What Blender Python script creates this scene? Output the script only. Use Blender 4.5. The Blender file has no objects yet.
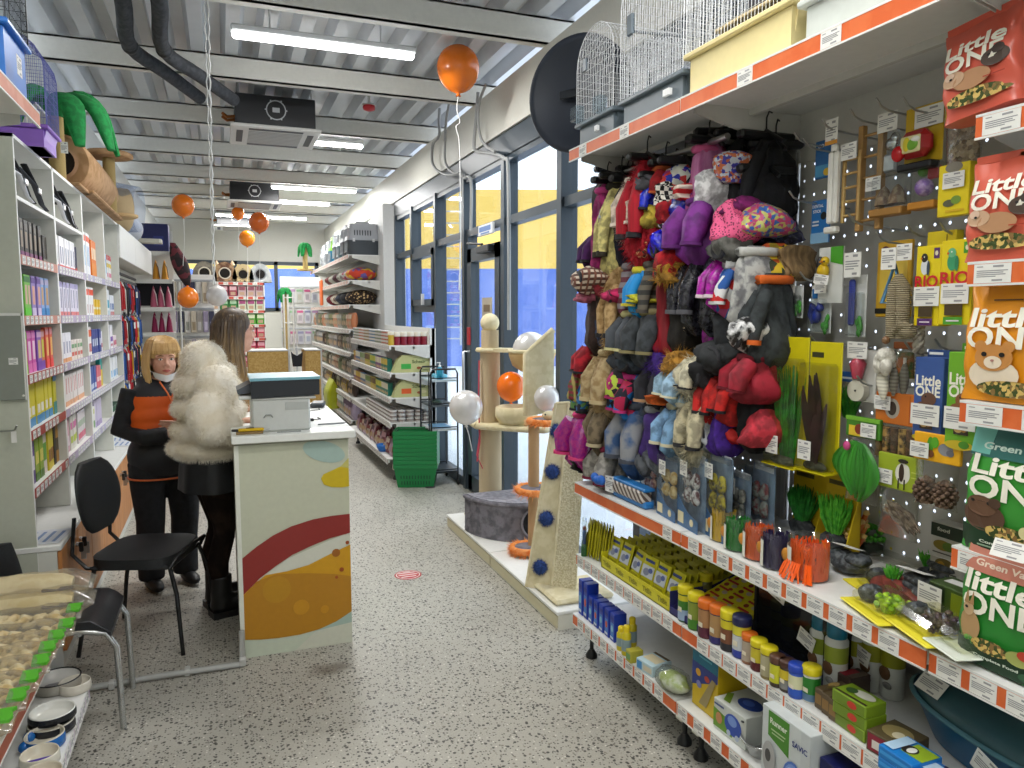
import bpy, math, random
from mathutils import Vector, Matrix, Euler
PI=math.pi
rnd=random.Random(11)
S=bpy.context.scene; COL=S.collection
U=rnd.uniform
# ---------------------------------------------------------------- camera model (1024x768 photograph)
FPX=745.; VPX,VPY=222.,314.; EYE=1.64
_p=math.atan((384-VPY)/FPX)
_z=Vector((0,math.cos(_p),-math.sin(_p)))
_y=Vector((VPX-512,384-VPY,FPX)).normalized(); _y=(_y-_z*_y.dot(_z)).normalized()
_x=_z.cross(_y)*1.0
_x=Vector((_y.y*_z.z-_y.z*_z.y,_y.z*_z.x-_y.x*_z.z,_y.x*_z.y-_y.y*_z.x))
if _x.x<0: _x=-_x
CAM=Vector((0,0,EYE))
def ray(u,v):
    c=Vector((u-512,384-v,FPX)); return Vector((_x.dot(c),_y.dot(c),_z.dot(c)))
def onx(u,v,x): d=ray(u,v); return CAM+d*(x/d.x)
def ony(u,v,y): d=ray(u,v); return CAM+d*(y/d.y)
def onz(u,v,z): d=ray(u,v); return CAM+d*((z-EYE)/d.z)
def rx(u0,u1,v0,v1,x):
    """rectangle on the plane x=const -> yc,width,z0,height"""
    a=onx(u0,(v0+v1)/2,x); b=onx(u1,(v0+v1)/2,x); um=(u0+u1)/2
    t=onx(um,v0,x); m=onx(um,v1,x)
    return (a.y+b.y)/2,abs(a.y-b.y),m.z,t.z-m.z
def ry(u0,u1,v0,v1,y):
    a=ony(u0,(v0+v1)/2,y); b=ony(u1,(v0+v1)/2,y); um=(u0+u1)/2
    t=ony(um,v0,y); m=ony(um,v1,y)
    return (a.x+b.x)/2,abs(a.x-b.x),m.z,t.z-m.z
# ---------------------------------------------------------------- materials
def lin(h):
    if not isinstance(h,str): return tuple(h)
    h=h.lstrip('#'); r=[]
    for i in (0,2,4):
        c=int(h[i:i+2],16)/255; r.append(c/12.92 if c<=.04045 else ((c+.055)/1.055)**2.4)
    return tuple(r)
_M={}
def newmat(key):
    m=bpy.data.materials.new(key); m.use_nodes=True; nt=m.node_tree; nt.nodes.clear()
    o=nt.nodes.new('ShaderNodeOutputMaterial'); b=nt.nodes.new('ShaderNodeBsdfPrincipled')
    nt.links.new(b.outputs[0],o.inputs[0]); return m,nt,b,o
def rgba(c): return (*lin(c),1)
def N(nt,t,**k):
    n=nt.nodes.new(t)
    for a,v in k.items():
        if hasattr(n,a) and a not in n.inputs: setattr(n,a,v)
        else: n.inputs[a].default_value=v
    return n
def mix(nt,f,a,b):
    n=nt.nodes.new('ShaderNodeMix'); n.data_type='RGBA'
    for i,s in ((0,f),(6,a),(7,b)):
        if hasattr(s,'links'): nt.links.new(s,n.inputs[i])
        else: n.inputs[i].default_value=s if i==0 else s
    return n.outputs[2]
def ramp(nt,src,p0,p1):
    n=nt.nodes.new('ShaderNodeMapRange'); n.inputs[1].default_value=p0; n.inputs[2].default_value=p1
    nt.links.new(src,n.inputs[0]); return n.outputs[0]
def math_(nt,op,a,b=None):
    n=nt.nodes.new('ShaderNodeMath'); n.operation=op
    for i,s in enumerate((a,b)):
        if s is None: continue
        if hasattr(s,'links'): nt.links.new(s,n.inputs[i])
        else: n.inputs[i].default_value=s
    return n.outputs[0]
def coords(nt,scale=(1,1,1)):
    t=nt.nodes.new('ShaderNodeTexCoord'); m=nt.nodes.new('ShaderNodeMapping')
    m.inputs['Scale'].default_value=scale; nt.links.new(t.outputs['Object'],m.inputs[0]); return m.outputs[0]
def mt(c,rough=.5,metal=0.,kind='',c2=None,s=40.,bump=0.,emit=0.,c3=None,tr=0.,spec=.5):
    """cached procedural material; kind picks the pattern"""
    key=f"{c}|{rough}|{metal}|{kind}|{c2}|{s}|{bump}|{emit}|{c3}|{tr}|{spec}"
    if key in _M: return _M[key]
    m,nt,b,o=newmat('surface'); _M[key]=m; L=nt.links
    b.inputs['Roughness'].default_value=rough; b.inputs['Metallic'].default_value=metal
    b.inputs['Specular IOR Level'].default_value=spec
    co=coords(nt)
    n=N(nt,'ShaderNodeTexNoise',Scale=s,Detail=3.); L.new(co,n.inputs['Vector'])
    A=rgba(c); h=n.outputs['Fac']
    if kind=='': 
        k=[x*.95 for x in A[:3]]+[1]; out=mix(nt,ramp(nt,h,.3,.7),k,A)
    elif kind=='noise': out=mix(nt,ramp(nt,h,.42,.58),A,rgba(c2))
    elif kind=='streak':
        co2=coords(nt,(1,1,.06)); n2=N(nt,'ShaderNodeTexNoise',Scale=s,Detail=3.); L.new(co2,n2.inputs['Vector']); h=n2.outputs['Fac']
        out=mix(nt,ramp(nt,h,.35,.65),A,rgba(c2))
    elif kind=='checker':
        q=N(nt,'ShaderNodeTexChecker',Scale=s); L.new(co,q.inputs[0]); q.inputs[1].default_value=A; q.inputs[2].default_value=rgba(c2); out=q.outputs[0]
    elif kind in('stripe','hstripe'):
        w=N(nt,'ShaderNodeTexWave',Scale=s); w.bands_direction='Z' if kind=='hstripe' else 'DIAGONAL'; L.new(co,w.inputs[0]); h=w.outputs['Fac']
        out=mix(nt,ramp(nt,h,.45,.55),A,rgba(c2))
    elif kind=='plaid':
        a=N(nt,'ShaderNodeTexWave',Scale=s); a.bands_direction='Z'; L.new(co,a.inputs[0])
        w=N(nt,'ShaderNodeTexWave',Scale=s); w.bands_direction='Y'; L.new(co,w.inputs[0])
        out=mix(nt,ramp(nt,a.outputs['Fac'],.4,.6),A,rgba(c2)); out=mix(nt,ramp(nt,w.outputs['Fac'],.5,.9),out,rgba(c3 or c2))
    elif kind in('dots','cells','pebble'):
        v=N(nt,'ShaderNodeTexVoronoi',Scale=s); L.new(co,v.inputs['Vector'])
        if kind=='dots': out=mix(nt,ramp(nt,v.outputs['Distance'],.3,.4),rgba(c2),A)
        elif kind=='cells': out=mix(nt,ramp(nt,v.outputs['Distance'],.2,.7),A,rgba(c2))
        else:
            sp=nt.nodes.new('ShaderNodeSeparateColor'); L.new(v.outputs['Color'],sp.inputs[0]); out=mix(nt,sp.outputs[0],A,rgba(c2))
        h=v.outputs['Distance']
    elif kind=='multi':
        v=N(nt,'ShaderNodeTexVoronoi',Scale=s); L.new(co,v.inputs['Vector'])
        sp=nt.nodes.new('ShaderNodeSeparateColor'); L.new(v.outputs['Color'],sp.inputs[0])
        out=mix(nt,ramp(nt,sp.outputs[0],.3,.4),A,rgba(c2)); out=mix(nt,ramp(nt,sp.outputs[1],.6,.7),out,rgba(c3 or c2))
    elif kind=='print':   # lines of small print along local X
        co2=coords(nt,(1.2,1.2,3)); v=N(nt,'ShaderNodeTexNoise',Scale=s,Detail=1.); L.new(co2,v.inputs['Vector'])
        w=N(nt,'ShaderNodeTexWave',Scale=s*.55); w.bands_direction='Z'; L.new(co,w.inputs[0])
        f=math_(nt,'MULTIPLY',ramp(nt,v.outputs['Fac'],.45,.5),ramp(nt,w.outputs['Fac'],.45,.6)); out=mix(nt,f,A,rgba(c2 or '555555'))
    L.new(out,b.inputs['Base Color'])
    if emit: L.new(out,b.inputs['Emission Color']); b.inputs['Emission Strength'].default_value=emit
    if tr: b.inputs['Transmission Weight'].default_value=tr
    if bump:
        bp=N(nt,'ShaderNodeBump',Strength=bump,Distance=.01); L.new(h,bp.inputs['Height']); L.new(bp.outputs[0],b.inputs['Normal'])
    return m
def clear(tint='ffffff',gloss=.15,rough=.08,solid=0.,key='clear plastic'):
    solid*=.35
    """clear film or pane: transparent with a glossy coat and an optional milky share"""
    k=f"{key}{tint}{gloss}{rough}{solid}"
    if k in _M: return _M[k]
    m,nt,b,o=newmat('clear_film'); _M[k]=m; L=nt.links
    t=N(nt,'ShaderNodeBsdfTransparent'); t.inputs[0].default_value=rgba(tint)
    g=N(nt,'ShaderNodeBsdfGlossy',Roughness=rough)
    fr=N(nt,'ShaderNodeLayerWeight',Blend=.25); f=math_(nt,'ADD',math_(nt,'MULTIPLY',fr.outputs['Fresnel'],.3),gloss*.1)
    s=nt.nodes.new('ShaderNodeMixShader'); L.new(f,s.inputs[0]); L.new(t.outputs[0],s.inputs[1]); L.new(g.outputs[0],s.inputs[2])
    out=s
    if solid:
        d=N(nt,'ShaderNodeBsdfDiffuse'); d.inputs[0].default_value=rgba(tint)
        s2=nt.nodes.new('ShaderNodeMixShader'); s2.inputs[0].default_value=solid; L.new(s.outputs[0],s2.inputs[1]); L.new(d.outputs[0],s2.inputs[2]); out=s2
    L.new(out.outputs[0],o.inputs[0]); return m
# ---------------------------------------------------------------- mesh builder
_txt={}
def text_mesh(t):
    if t not in _txt:
        cu=bpy.data.curves.new('t','FONT'); cu.body=t; cu.size=1; cu.resolution_u=3; cu.offset=.028
        o=bpy.data.objects.new('t',cu); COL.objects.link(o)
        dg=bpy.context.evaluated_depsgraph_get(); me=bpy.data.meshes.new_from_object(o.evaluated_get(dg))
        vs=[v.co.copy() for v in me.vertices]; fs=[tuple(p.vertices) for p in me.polygons]
        x0=min(v.x for v in vs); x1=max(v.x for v in vs); y0=min(v.y for v in vs); y1=max(v.y for v in vs)
        _txt[t]=([((v.x-x0)/(x1-x0)-.5,(v.y-y0)/(y1-y0)-.5) for v in vs],fs,(x1-x0)/(y1-y0))
        bpy.data.objects.remove(o); bpy.data.curves.remove(cu); bpy.data.meshes.remove(me)
    return _txt[t]
class B:
    def __init__(s,m=None): s.v=[];s.f=[];s.mi=[];s.sm=[];s.mats=[];s.c=0;s.T=None; (s.use(m) if m else None)
    def use(s,m):
        if m not in s.mats: s.mats.append(m)
        s.c=s.mats.index(m); return s
    def at(s,loc=(0,0,0),rot=(0,0,0),sc=(1,1,1)):
        s.T=Matrix.LocRotScale(Vector(loc),Euler(rot),Vector(sc)); return s
    def off(s): s.T=None; return s
    def add(s,vs,fs,sm=False):
        k=len(s.v)
        if s.T is not None: vs=[s.T@Vector(q) for q in vs]
        s.v+= [tuple(q) for q in vs]
        for f in fs: s.f.append(tuple(i+k for i in f)); s.mi.append(s.c); s.sm.append(sm)
        return s
    def box(s,x0,x1,y0,y1,z0,z1,bev=0.):
        if x0>x1:x0,x1=x1,x0
        if y0>y1:y0,y1=y1,y0
        if z0>z1:z0,z1=z1,z0
        if not bev:
            v=[(x,y,z) for x in(x0,x1) for y in(y0,y1) for z in(z0,z1)]
            return s.add(v,[(0,1,3,2),(4,6,7,5),(0,4,5,1),(2,3,7,6),(0,2,6,4),(1,5,7,3)])
        b=min(bev,(x1-x0)*.49,(y1-y0)*.49,(z1-z0)*.49); v=[];ix={}
        for i,x in enumerate((x0,x1)):
            for j,y in enumerate((y0,y1)):
                for k,z in enumerate((z0,z1)):
                    a=b*(1-2*i);c=b*(1-2*j);d=b*(1-2*k)
                    for ax,p in enumerate(((x,y+c,z+d),(x+a,y,z+d),(x+a,y+c,z))): ix[i,j,k,ax]=len(v); v.append(p)
        f=[];q=lambda *k:f.append(tuple(ix[t] for t in k))
        for i in(0,1):
            q((i,0,0,0),(i,0,1,0),(i,1,1,0),(i,1,0,0)); q((0,i,0,1),(1,i,0,1),(1,i,1,1),(0,i,1,1)); q((0,0,i,2),(0,1,i,2),(1,1,i,2),(1,0,i,2))
            for j in(0,1):
                q((i,j,0,0),(i,j,1,0),(i,j,1,1),(i,j,0,1)); q((i,0,j,0),(i,1,j,0),(i,1,j,2),(i,0,j,2)); q((0,i,j,1),(1,i,j,1),(1,i,j,2),(0,i,j,2))
                for k in(0,1): q((i,j,k,0),(i,j,k,1),(i,j,k,2))
        return s.add(v,f)
    def cyl(s,p0,p1,r0,r1=None,n=12,cap=True):
        return s.tube([p0,p1],r0 if r1 is None or r1==r0 else [r0,r1],n,cap)
    def tube(s,pts,r,n=8,cap=True,closed=False,flat=1.):
        P=[Vector(p) for p in pts]; m=len(P); R=r if isinstance(r,(list,tuple)) else [r]*m; v=[];nrm=None
        for i in range(m):
            a=P[i-1] if (i or closed) else P[i]; c=P[(i+1)%m] if (i<m-1 or closed) else P[i]
            t=(c-a); t=t.normalized() if t.length>1e-9 else Vector((0,0,1))
            if nrm is None: nrm=t.orthogonal().normalized() if abs(t.z)>.9 else t.cross(Vector((0,0,1))).normalized()
            nrm=(nrm-t*nrm.dot(t)); nrm=nrm.normalized() if nrm.length>1e-6 else t.orthogonal().normalized()
            bi=t.cross(nrm)
            for k in range(n):
                an=2*PI*k/n; v.append(P[i]+nrm*(math.cos(an)*R[i])+bi*(math.sin(an)*R[i]*flat))
        f=[]
        for i in range(m if closed else m-1):
            j=(i+1)%m
            for k in range(n): f.append((i*n+k,i*n+(k+1)%n,j*n+(k+1)%n,j*n+k))
        s.add(v,f,n>4)
        if cap and not closed: s.add(v[:n],[tuple(range(n))[::-1]]); s.add(v[-n:],[tuple(range(n))])
        return s
    def lathe(s,prof,c=(0,0,0),n=20,sx=1.,sy=1.,cap=True):
        v=[(c[0]+r*sx*math.cos(2*PI*k/n),c[1]+r*sy*math.sin(2*PI*k/n),c[2]+z) for r,z in prof for k in range(n)]
        f=[(i*n+k,i*n+(k+1)%n,(i+1)*n+(k+1)%n,(i+1)*n+k) for i in range(len(prof)-1) for k in range(n)]
        s.add(v,f,True)
        if cap:
            if prof[0][0]>1e-5: s.add(v[:n],[tuple(range(n))[::-1]])
            if prof[-1][0]>1e-5: s.add(v[-n:],[tuple(range(n))])
        return s
    def ball(s,c,r,n=14,m=9,jit=0.):
        if not isinstance(r,(tuple,list)): r=(r,r,r)
        v=[];
        for i in range(m+1):
            ph=PI*i/m
            for k in range(n):
                a=2*PI*k/n; q=1+(U(-jit,jit) if jit else 0)
                v.append((c[0]+r[0]*q*math.sin(ph)*math.cos(a),c[1]+r[1]*q*math.sin(ph)*math.sin(a),c[2]+r[2]*q*math.cos(ph)))
        return s.add(v,[(i*n+k,(i+1)*n+k,(i+1)*n+(k+1)%n,i*n+(k+1)%n) for i in range(m) for k in range(n)],True)
    def prism(s,poly,d0,d1,plane='xz'):
        """extrude a 2D outline: plane xz along y, xy along z, yz along x"""
        e={'xz':lambda a,b,d:(a,d,b),'xy':lambda a,b,d:(a,b,d),'yz':lambda a,b,d:(d,a,b)}[plane]; n=len(poly)
        v=[e(a,b,d0) for a,b in poly]+[e(a,b,d1) for a,b in poly]
        f=[tuple(range(n)),tuple(range(2*n-1,n-1,-1))]+[(i,i+n,(i+1)%n+n,(i+1)%n) for i in range(n)]
        return s.add(v,f)
    def grid(s,fn,nu,nv,cu=False,sm=True):
        v=[fn(i/(nu if cu else nu-1),j/(nv-1)) for j in range(nv) for i in range(nu)]
        f=[(j*nu+i,j*nu+(i+1)%nu,(j+1)*nu+(i+1)%nu,(j+1)*nu+i) for j in range(nv-1) for i in range(nu if cu else nu-1)]
        return s.add(v,f,sm)
    def text(s,t,x,y,z,w=None,h=None,m=None,plane='xz',slant=0.):
        """lettering centred at x,z on a face that looks to -Y"""
        if m: s.use(m)
        vs,fs,asp=text_mesh(t)
        if w is None: w=h*asp
        if h is None: h=w/asp
        if plane=='xz': P=[(x+a*w+slant*b*h,y,z+b*h) for a,b in vs]
        else: P=[(x+a*w,y+b*h,z) for a,b in vs]
        return s.add(P,fs)
    def mesh(s,name):
        me=bpy.data.meshes.new(name); me.from_pydata(s.v,[],s.f)
        for m in s.mats: me.materials.append(m)
        me.polygons.foreach_set('material_index',s.mi); me.polygons.foreach_set('use_smooth',s.sm); me.update(); return me
    def build(s,name,parent=None,loc=(0,0,0),rz=0.,rot=None):
        return put(name,s.mesh(name),parent,loc,rz,rot)
def put(name,me,parent=None,loc=(0,0,0),rz=0.,rot=None):
    o=bpy.data.objects.new(name,me); COL.objects.link(o); o.parent=parent; o.location=loc; o.rotation_euler=rot or (0,0,rz); return o
def tag(o,label,cat,group=None):
    o['label']=label; o['category']=cat
    if group: o['group']=group
    return o
def T(name,label,cat,loc=(0,0,0),rz=0.,group=None):
    o=bpy.data.objects.new(name,None); COL.objects.link(o); o.location=loc; o.rotation_euler=(0,0,rz); o.empty_display_size=.05
    return tag(o,label,cat,group)
def struct(b,name,parent=None):
    o=b.build(name,parent)
    if parent is None: o['kind']='structure'
    return o
def kids(o): return [c for c in COL.objects if c.parent==o]
def tree(o):
    ch=list(o.children)
    return (o,[tree(c) for c in ch])
def dup(src,loc,rz=None,label=None,rot=None,name=None):
    """copy a thing with its parts and their sub-parts"""
    def go(nd,par):
        o,ch=nd; c=o.copy(); COL.objects.link(c); c.parent=par
        for q in ch: go(q,c)
        return c
    r=go(src if isinstance(src,tuple) else tree(src),None); r.location=loc
    if rz is not None: r.rotation_euler=(0,0,rz)
    if rot is not None: r.rotation_euler=rot
    if label: r['label']=label
    return r
def fuse(b,vox=.01,it=4,mats=None,pick=None):
    """join overlapping shapes into one continuous smooth surface"""
    me=b.mesh('fuse'); o=bpy.data.objects.new('fuse',me); COL.objects.link(o)
    r=o.modifiers.new('r','REMESH'); r.mode='VOXEL'; r.voxel_size=vox; r.use_smooth_shade=True
    if it: s=o.modifiers.new('s','SMOOTH'); s.iterations=it; s.factor=.5
    dg=bpy.context.evaluated_depsgraph_get(); m2=bpy.data.meshes.new_from_object(o.evaluated_get(dg))
    bpy.data.objects.remove(o); bpy.data.meshes.remove(me)
    m2.materials.clear()
    for m in (mats or b.mats[:1]): m2.materials.append(m)
    for p in m2.polygons:
        p.use_smooth=True
        p.material_index=pick(p.center) if pick else 0
    return m2
def fur(me,b,n,ln,wd,down=(0,0,-.6),jit=.5,keep=None):
    """short hairs over a mesh, added to builder b"""
    me.calc_loop_triangles(); vs=me.vertices; tr=me.loop_triangles; A=[t.area for t in tr]
    import itertools,bisect
    cum=list(itertools.accumulate(A)); tot=cum[-1]; d=Vector(down)
    for _ in range(n):
        t=tr[bisect.bisect(cum,U(0,tot)) if True else 0] if True else None
        a,c=U(0,1),U(0,1)
        if a+c>1:a,c=1-a,1-c
        p0,p1,p2=(vs[i].co for i in t.vertices); p=p0+(p1-p0)*a+(p2-p0)*c
        if keep and not keep(p): continue
        nm=t.normal; dr=(nm+d*U(.5,1.2)+Vector((U(-jit,jit),U(-jit,jit),U(-jit,jit)))).normalized()
        sd=dr.orthogonal().normalized(); sd=(Matrix.Rotation(U(0,6.3),3,dr)@sd)*wd*.5
        l=ln*U(.6,1.3); b.add([p-sd-nm*.002,p+sd-nm*.002,p+dr*l],[(0,1,2)])

def smooth(P,n=3):
    """Catmull-Rom points through P"""
    P=[Vector(p) for p in P]; Q=[P[0]*2-P[1]]+P+[P[-1]*2-P[-2]]; o=[]
    for i in range(1,len(Q)-2):
        for k in range(n):
            t=k/n; a,b,c,d=Q[i-1:i+3]; o.append(.5*((2*b)+(c-a)*t+(2*a-5*b+4*c-d)*t*t+(3*b-a-3*c+d)*t**3))
    return o+[P[-1]]
EXPO=0.0
# ================================================================= SETTING
XW=2.10; XL=-1.2; YB=16.5; ZC=3.62
def floor_mat():
    m,nt,b,o=newmat('terrazzo'); L=nt.links; co=coords(nt)
    base=N(nt,'ShaderNodeTexNoise',Scale=2.2,Detail=4.); L.new(co,base.inputs['Vector'])
    c=mix(nt,ramp(nt,base.outputs['Fac'],.3,.7),rgba('979489'),rgba('afaca1'))
    fine=N(nt,'ShaderNodeTexNoise',Scale=160.,Detail=2.); L.new(co,fine.inputs['Vector'])
    c=mix(nt,ramp(nt,fine.outputs['Fac'],.3,.75),c,rgba('bab6ab'))
    def chips(scale,lo,hi,pick,col,c):
        v=N(nt,'ShaderNodeTexVoronoi',Scale=scale); L.new(co,v.inputs['Vector'])
        sp=nt.nodes.new('ShaderNodeSeparateColor'); L.new(v.outputs['Color'],sp.inputs[0])
        f=math_(nt,'MULTIPLY',math_(nt,'SUBTRACT',1.,ramp(nt,v.outputs['Distance'],lo,hi)),math_(nt,'GREATER_THAN',sp.outputs[0],pick))
        return mix(nt,f,c,rgba(col))
    c=chips(54,.3,.4,.58,'46443f',c); c=chips(96,.29,.4,.58,'55534d',c); c=chips(52,.22,.34,.84,'807a6e',c); c=chips(74,.25,.35,.92,'d8d5cb',c)
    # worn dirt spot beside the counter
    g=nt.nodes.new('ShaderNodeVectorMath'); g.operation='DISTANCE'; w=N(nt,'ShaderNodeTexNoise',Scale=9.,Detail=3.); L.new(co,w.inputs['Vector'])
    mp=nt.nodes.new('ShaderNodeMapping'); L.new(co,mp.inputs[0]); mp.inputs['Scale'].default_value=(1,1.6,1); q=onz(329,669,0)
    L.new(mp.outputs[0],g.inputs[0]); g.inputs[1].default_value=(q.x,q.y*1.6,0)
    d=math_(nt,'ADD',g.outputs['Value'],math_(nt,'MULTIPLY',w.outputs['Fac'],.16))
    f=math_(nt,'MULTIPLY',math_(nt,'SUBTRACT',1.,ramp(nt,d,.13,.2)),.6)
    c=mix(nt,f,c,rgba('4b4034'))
    L.new(c,b.inputs['Base Color']); L.new(ramp(nt,base.outputs['Fac'],-.6,1.6),b.inputs['Roughness'])
    b.inputs['Roughness'].default_value=.4
    return m
WHITE=mt('e6e6e0',.5); WALLW=mt('d9d8d0',.7); STEEL=mt('e6e4da',.5); DARK=mt('39444d',.4); GALV=mt('d9dcdf',.4,.3,s=9)
struct(B(floor_mat()).box(XL-.1,XW+.06,-3,YB+.1,-.08,0),'floor')
# ceiling deck: trapezoidal sheet, ribs along Y
b=B(GALV); x=XL-.15; pts=[]
while x<XW+.35:
    pts+=[(x,ZC),(x+.09,ZC),(x+.125,ZC+.1),(x+.205,ZC+.1)]; x+=.24
v=[(a,y,z) for y in(-3,YB+.15) for a,z in pts]; n=len(pts); b.add(v,[(i,i+1,n+i+1,n+i) for i in range(n-1)])
struct(b,'ceiling')
struct(B(mt('8a8a86',.8)).box(XL-.2,XW+.4,-3.1,YB+.2,ZC+.14,ZC+.2),'ceiling_roof')
for k in range(-4,8):
    y=4.76+1.55*k; b=B(STEEL).box(XL-.1,XW+.2,y,y+.012,3.445,ZC-.002).box(XL-.1,XW+.2,y,y+.075,3.445,3.457).box(XL-.1,XW+.2,y,y+.075,ZC-.014,ZC-.002)
    struct(b,'trim_%d'%(k+5))
struct(B(mt('d8d7cd',.5)).box(XW,XW+.16,-3,YB,3.06,3.444).box(XW-.02,XW+.16,-3,YB,3.05,3.065),'trim_13')
struct(B(mt('e2e4e2',.5)).box(XL-.1,XL+.07,-3,YB,3.06,3.444),'trim_14')
struct(B(mt('c9c9b8',.8)).box(XL-.12,XL-.02,-3,YB,0,3.445),'wall_left')
struct(B(WALLW).box(XL-.1,XW+.3,-3.12,-3,0,ZC+.12),'wall_front')
# back wall with its window band
b=B(WALLW).box(XL-.1,-.75,YB,YB+.12,0,3.7).box(1.95,XW+.1,YB,YB+.12,0,3.7).box(-.75,1.95,YB,YB+.12,0,1.7).box(-.75,1.95,YB,YB+.12,2.72,3.7)
struct(b,'wall_back')
w=B(DARK)
for z in(1.7,2.66): w.box(-.75,1.95,YB-.03,YB+.09,z,z+.07)
for x in(-.75,.25,1.05,1.88): w.box(x,x+.07,YB-.03,YB+.09,1.7,2.73)
w=struct(w,'window_1'); PANE=clear('f4f8fa',.16,.02,key='pane')
B(PANE).box(-.7,1.9,YB+.03,YB+.036,1.76,2.67).build('pane',w)
# right wall: solid past the column, glazing before it
struct(B(mt('e3e5e4',.6)).box(XW+.02,XW+.14,9.6,YB,0,3.06),'wall_right')
struct(B(mt('e4e6e6',.6)).box(XW-.12,XW+.03,9.72,10.5,0,3.06),'trim_15')
struct(B(DARK).box(XW,XW+.13,-3,9.6,2.86,3.06).box(XW+.02,XW+.13,-3,9.6,2.93,3.07),'trim_16')
FROST,nt,_b,_o=newmat('frosted_film'); _t=N(nt,'ShaderNodeBsdfTranslucent'); _t.inputs[0].default_value=(.95,.97,1,1); nt.links.new(_t.outputs[0],_o.inputs[0])
ys=[9.5,8.64,7.6,6.62,5.58,4.52,3.48,2.44,1.4,.36,-.7,-1.8,-3]
for i in range(len(ys)-1):
    y1,y0=ys[i],ys[i+1]; door=(i==3); f=B(DARK)
    f.box(XW-.02,XW+.1,y1-.035,y1+.035,0,2.88)
    if i==len(ys)-2: f.box(XW-.02,XW+.1,y0,y0+.05,0,2.88)
    for z0,z1 in ((2.335,2.4),(2.82,2.87),(0,.09)): 
        if not(door and z0==0): f.box(XW,XW+.09,y0,y1,z0,z1)
    if i==1: f.box(XW,XW+.09,y0,y1,1.66,1.73)
    if door:
        f.box(XW,XW+.09,y0,y0+.1,0,2.34); f.box(XW,XW+.09,y1-.1,y1,0,2.34)
    f.use(mt('e9ecee',.35,s=10)).box(XW+.05,XW+.092,y0+.035,y0+.06,.09,2.335); f.box(XW+.05,XW+.092,y0+.035,y0+.06,2.4,2.82)
    o=struct(f,'window_%d'%(i+2))
    if not door: B(PANE if i<6 else FROST).box(XW+.055,XW+.061,y0+.03,y1-.03,.09,2.335).build('pane',o)
    B(PANE if i<6 else FROST).box(XW+.055,XW+.061,y0+.03,y1-.03,2.4,2.82).build('pane',o)
    if i==1:
        s=B(DARK)
        for a,c,d,e in ((y0+.04,y1-.04,1.73,1.8),(y0+.04,y1-.04,2.26,2.33),(y0+.04,y0+.11,1.73,2.33),(y1-.11,y1-.04,1.73,2.33)): s.box(XW-.03,XW+.06,a,c,d,e)
        s=s.build('opening_sash',o); B(mt('d8d8d8',.4)).box(XW-.06,XW-.03,y0+.4,y0+.43,1.74,1.86).build('handle',s)
# the glazed entrance door
y0,y1=5.58+.1,6.62-.1
d=B(DARK)
for a,c,e,g in ((y0,y0+.11,.02,2.22),(y1-.11,y1,.02,2.22),(y0,y1,2.1,2.22),(y0,y1,.02,.16)): d.box(XW-.01,XW+.07,a,c,e,g)
d=struct(d,'door_1')
B(PANE).box(XW+.03,XW+.036,y0+.1,y1-.1,.15,2.11).build('pane',d)
B(mt('23282d',.4)).box(XW-.07,XW-.01,y0+.1,y0+.42,2.15,2.21,.01).tube([(XW-.05,y0+.3,2.22),(XW-.07,y0+.55,2.25),(XW-.02,y0+.8,2.27)],.012,6).build('door_closer',d)
B(mt('c8cacb',.3,.8)).tube([(XW-.01,y1-.06,.9),(XW-.07,y1-.06,.9),(XW-.07,y1-.06,1.3),(XW-.01,y1-.06,1.3)],.014,8).build('door_handle',d)
B(mt('b3202a',.5)).box(XW-.03,XW-.02,y1-.12,y1-.04,1.36,1.52,.003).build('sticker',d)
b=B(mt('b9ae9a',.7)).box(XW+.022,XW+.028,5.95,6.2,1.5,1.78).use(mt('7d6a52',.7)).box(XW+.018,XW+.024,6.0,6.15,1.66,1.72).box(XW+.018,XW+.024,6.03,6.12,1.56,1.62).build('notice_sheet',d)
# sign plate over the door
p=rx(480,494,224,235,XW-.03)
b=B(mt('eef2f6',.4)).box(-p[1]/2,p[1]/2,-.012,.012,0,p[3],.004).use(mt('5b86c8',.4)).box(-p[1]*.4,p[1]*.4,-.014,-.011,p[3]*.35,p[3]*.8).box(-p[1]*.3,p[1]*.3,-.014,-.011,p[3]*.12,p[3]*.25)
tag(b.build('sign_plate',None,(XW-.035,p[0],p[2]),-PI/2),'small white and blue sign plate on the transom above the glass door','sign')
# ---------------------------------------------------------------- outdoors
fw=Vector((math.sin(math.radians(21.2)),math.cos(math.radians(21.2)),0)); rt=Vector((fw.y,-fw.x,0))
o=B(mt('eef2f6',.9,s=.8,bump=.3)).box(XW+.18,60,-30,60,-.3,-.12).build('snowy_ground'); o['kind']='structure'
o=B(mt('eef2f6',.9,s=.8,bump=.3)).box(-30,XW+.18,YB+.25,60,-.3,-.12).build('snowy_yard'); o['kind']='structure'
c=fw*25.2
def slab(m,a0,a1,z0,z1,d0=0,d1=.4):
    b=B(m); b.T=Matrix(((rt.x,fw.x,0,c.x),(rt.y,fw.y,0,c.y),(0,0,1,0),(0,0,0,1))); return b.box(a0,a1,d0,d1,z0,z1)
R=T('building','long yellow building with a blue lower half across the snowy yard','building',c)
def bl(bb,n,par=R):
    o=bb.build(n,par); o.location=-Vector(c); return o
bl(slab(mt('f7d070',.7,kind='hstripe',c2='f3c860',s=6),-26,18,3.15,5.75),'upper_cladding')
bl(slab(mt('6680cc',.7,kind='noise',c2='748cd4',s=1.4),-26,18,-.12,3.15),'lower_cladding')
pp=slab(mt('e9edf2',.5),-.2,-.02,-.1,5.7,-.16,-.02); 
for a in(4.1,9.5,-6.1,-16): pp.box(a,a+.18,-.16,-.02,-.1,5.7)
bl(pp,'downpipe')
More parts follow.
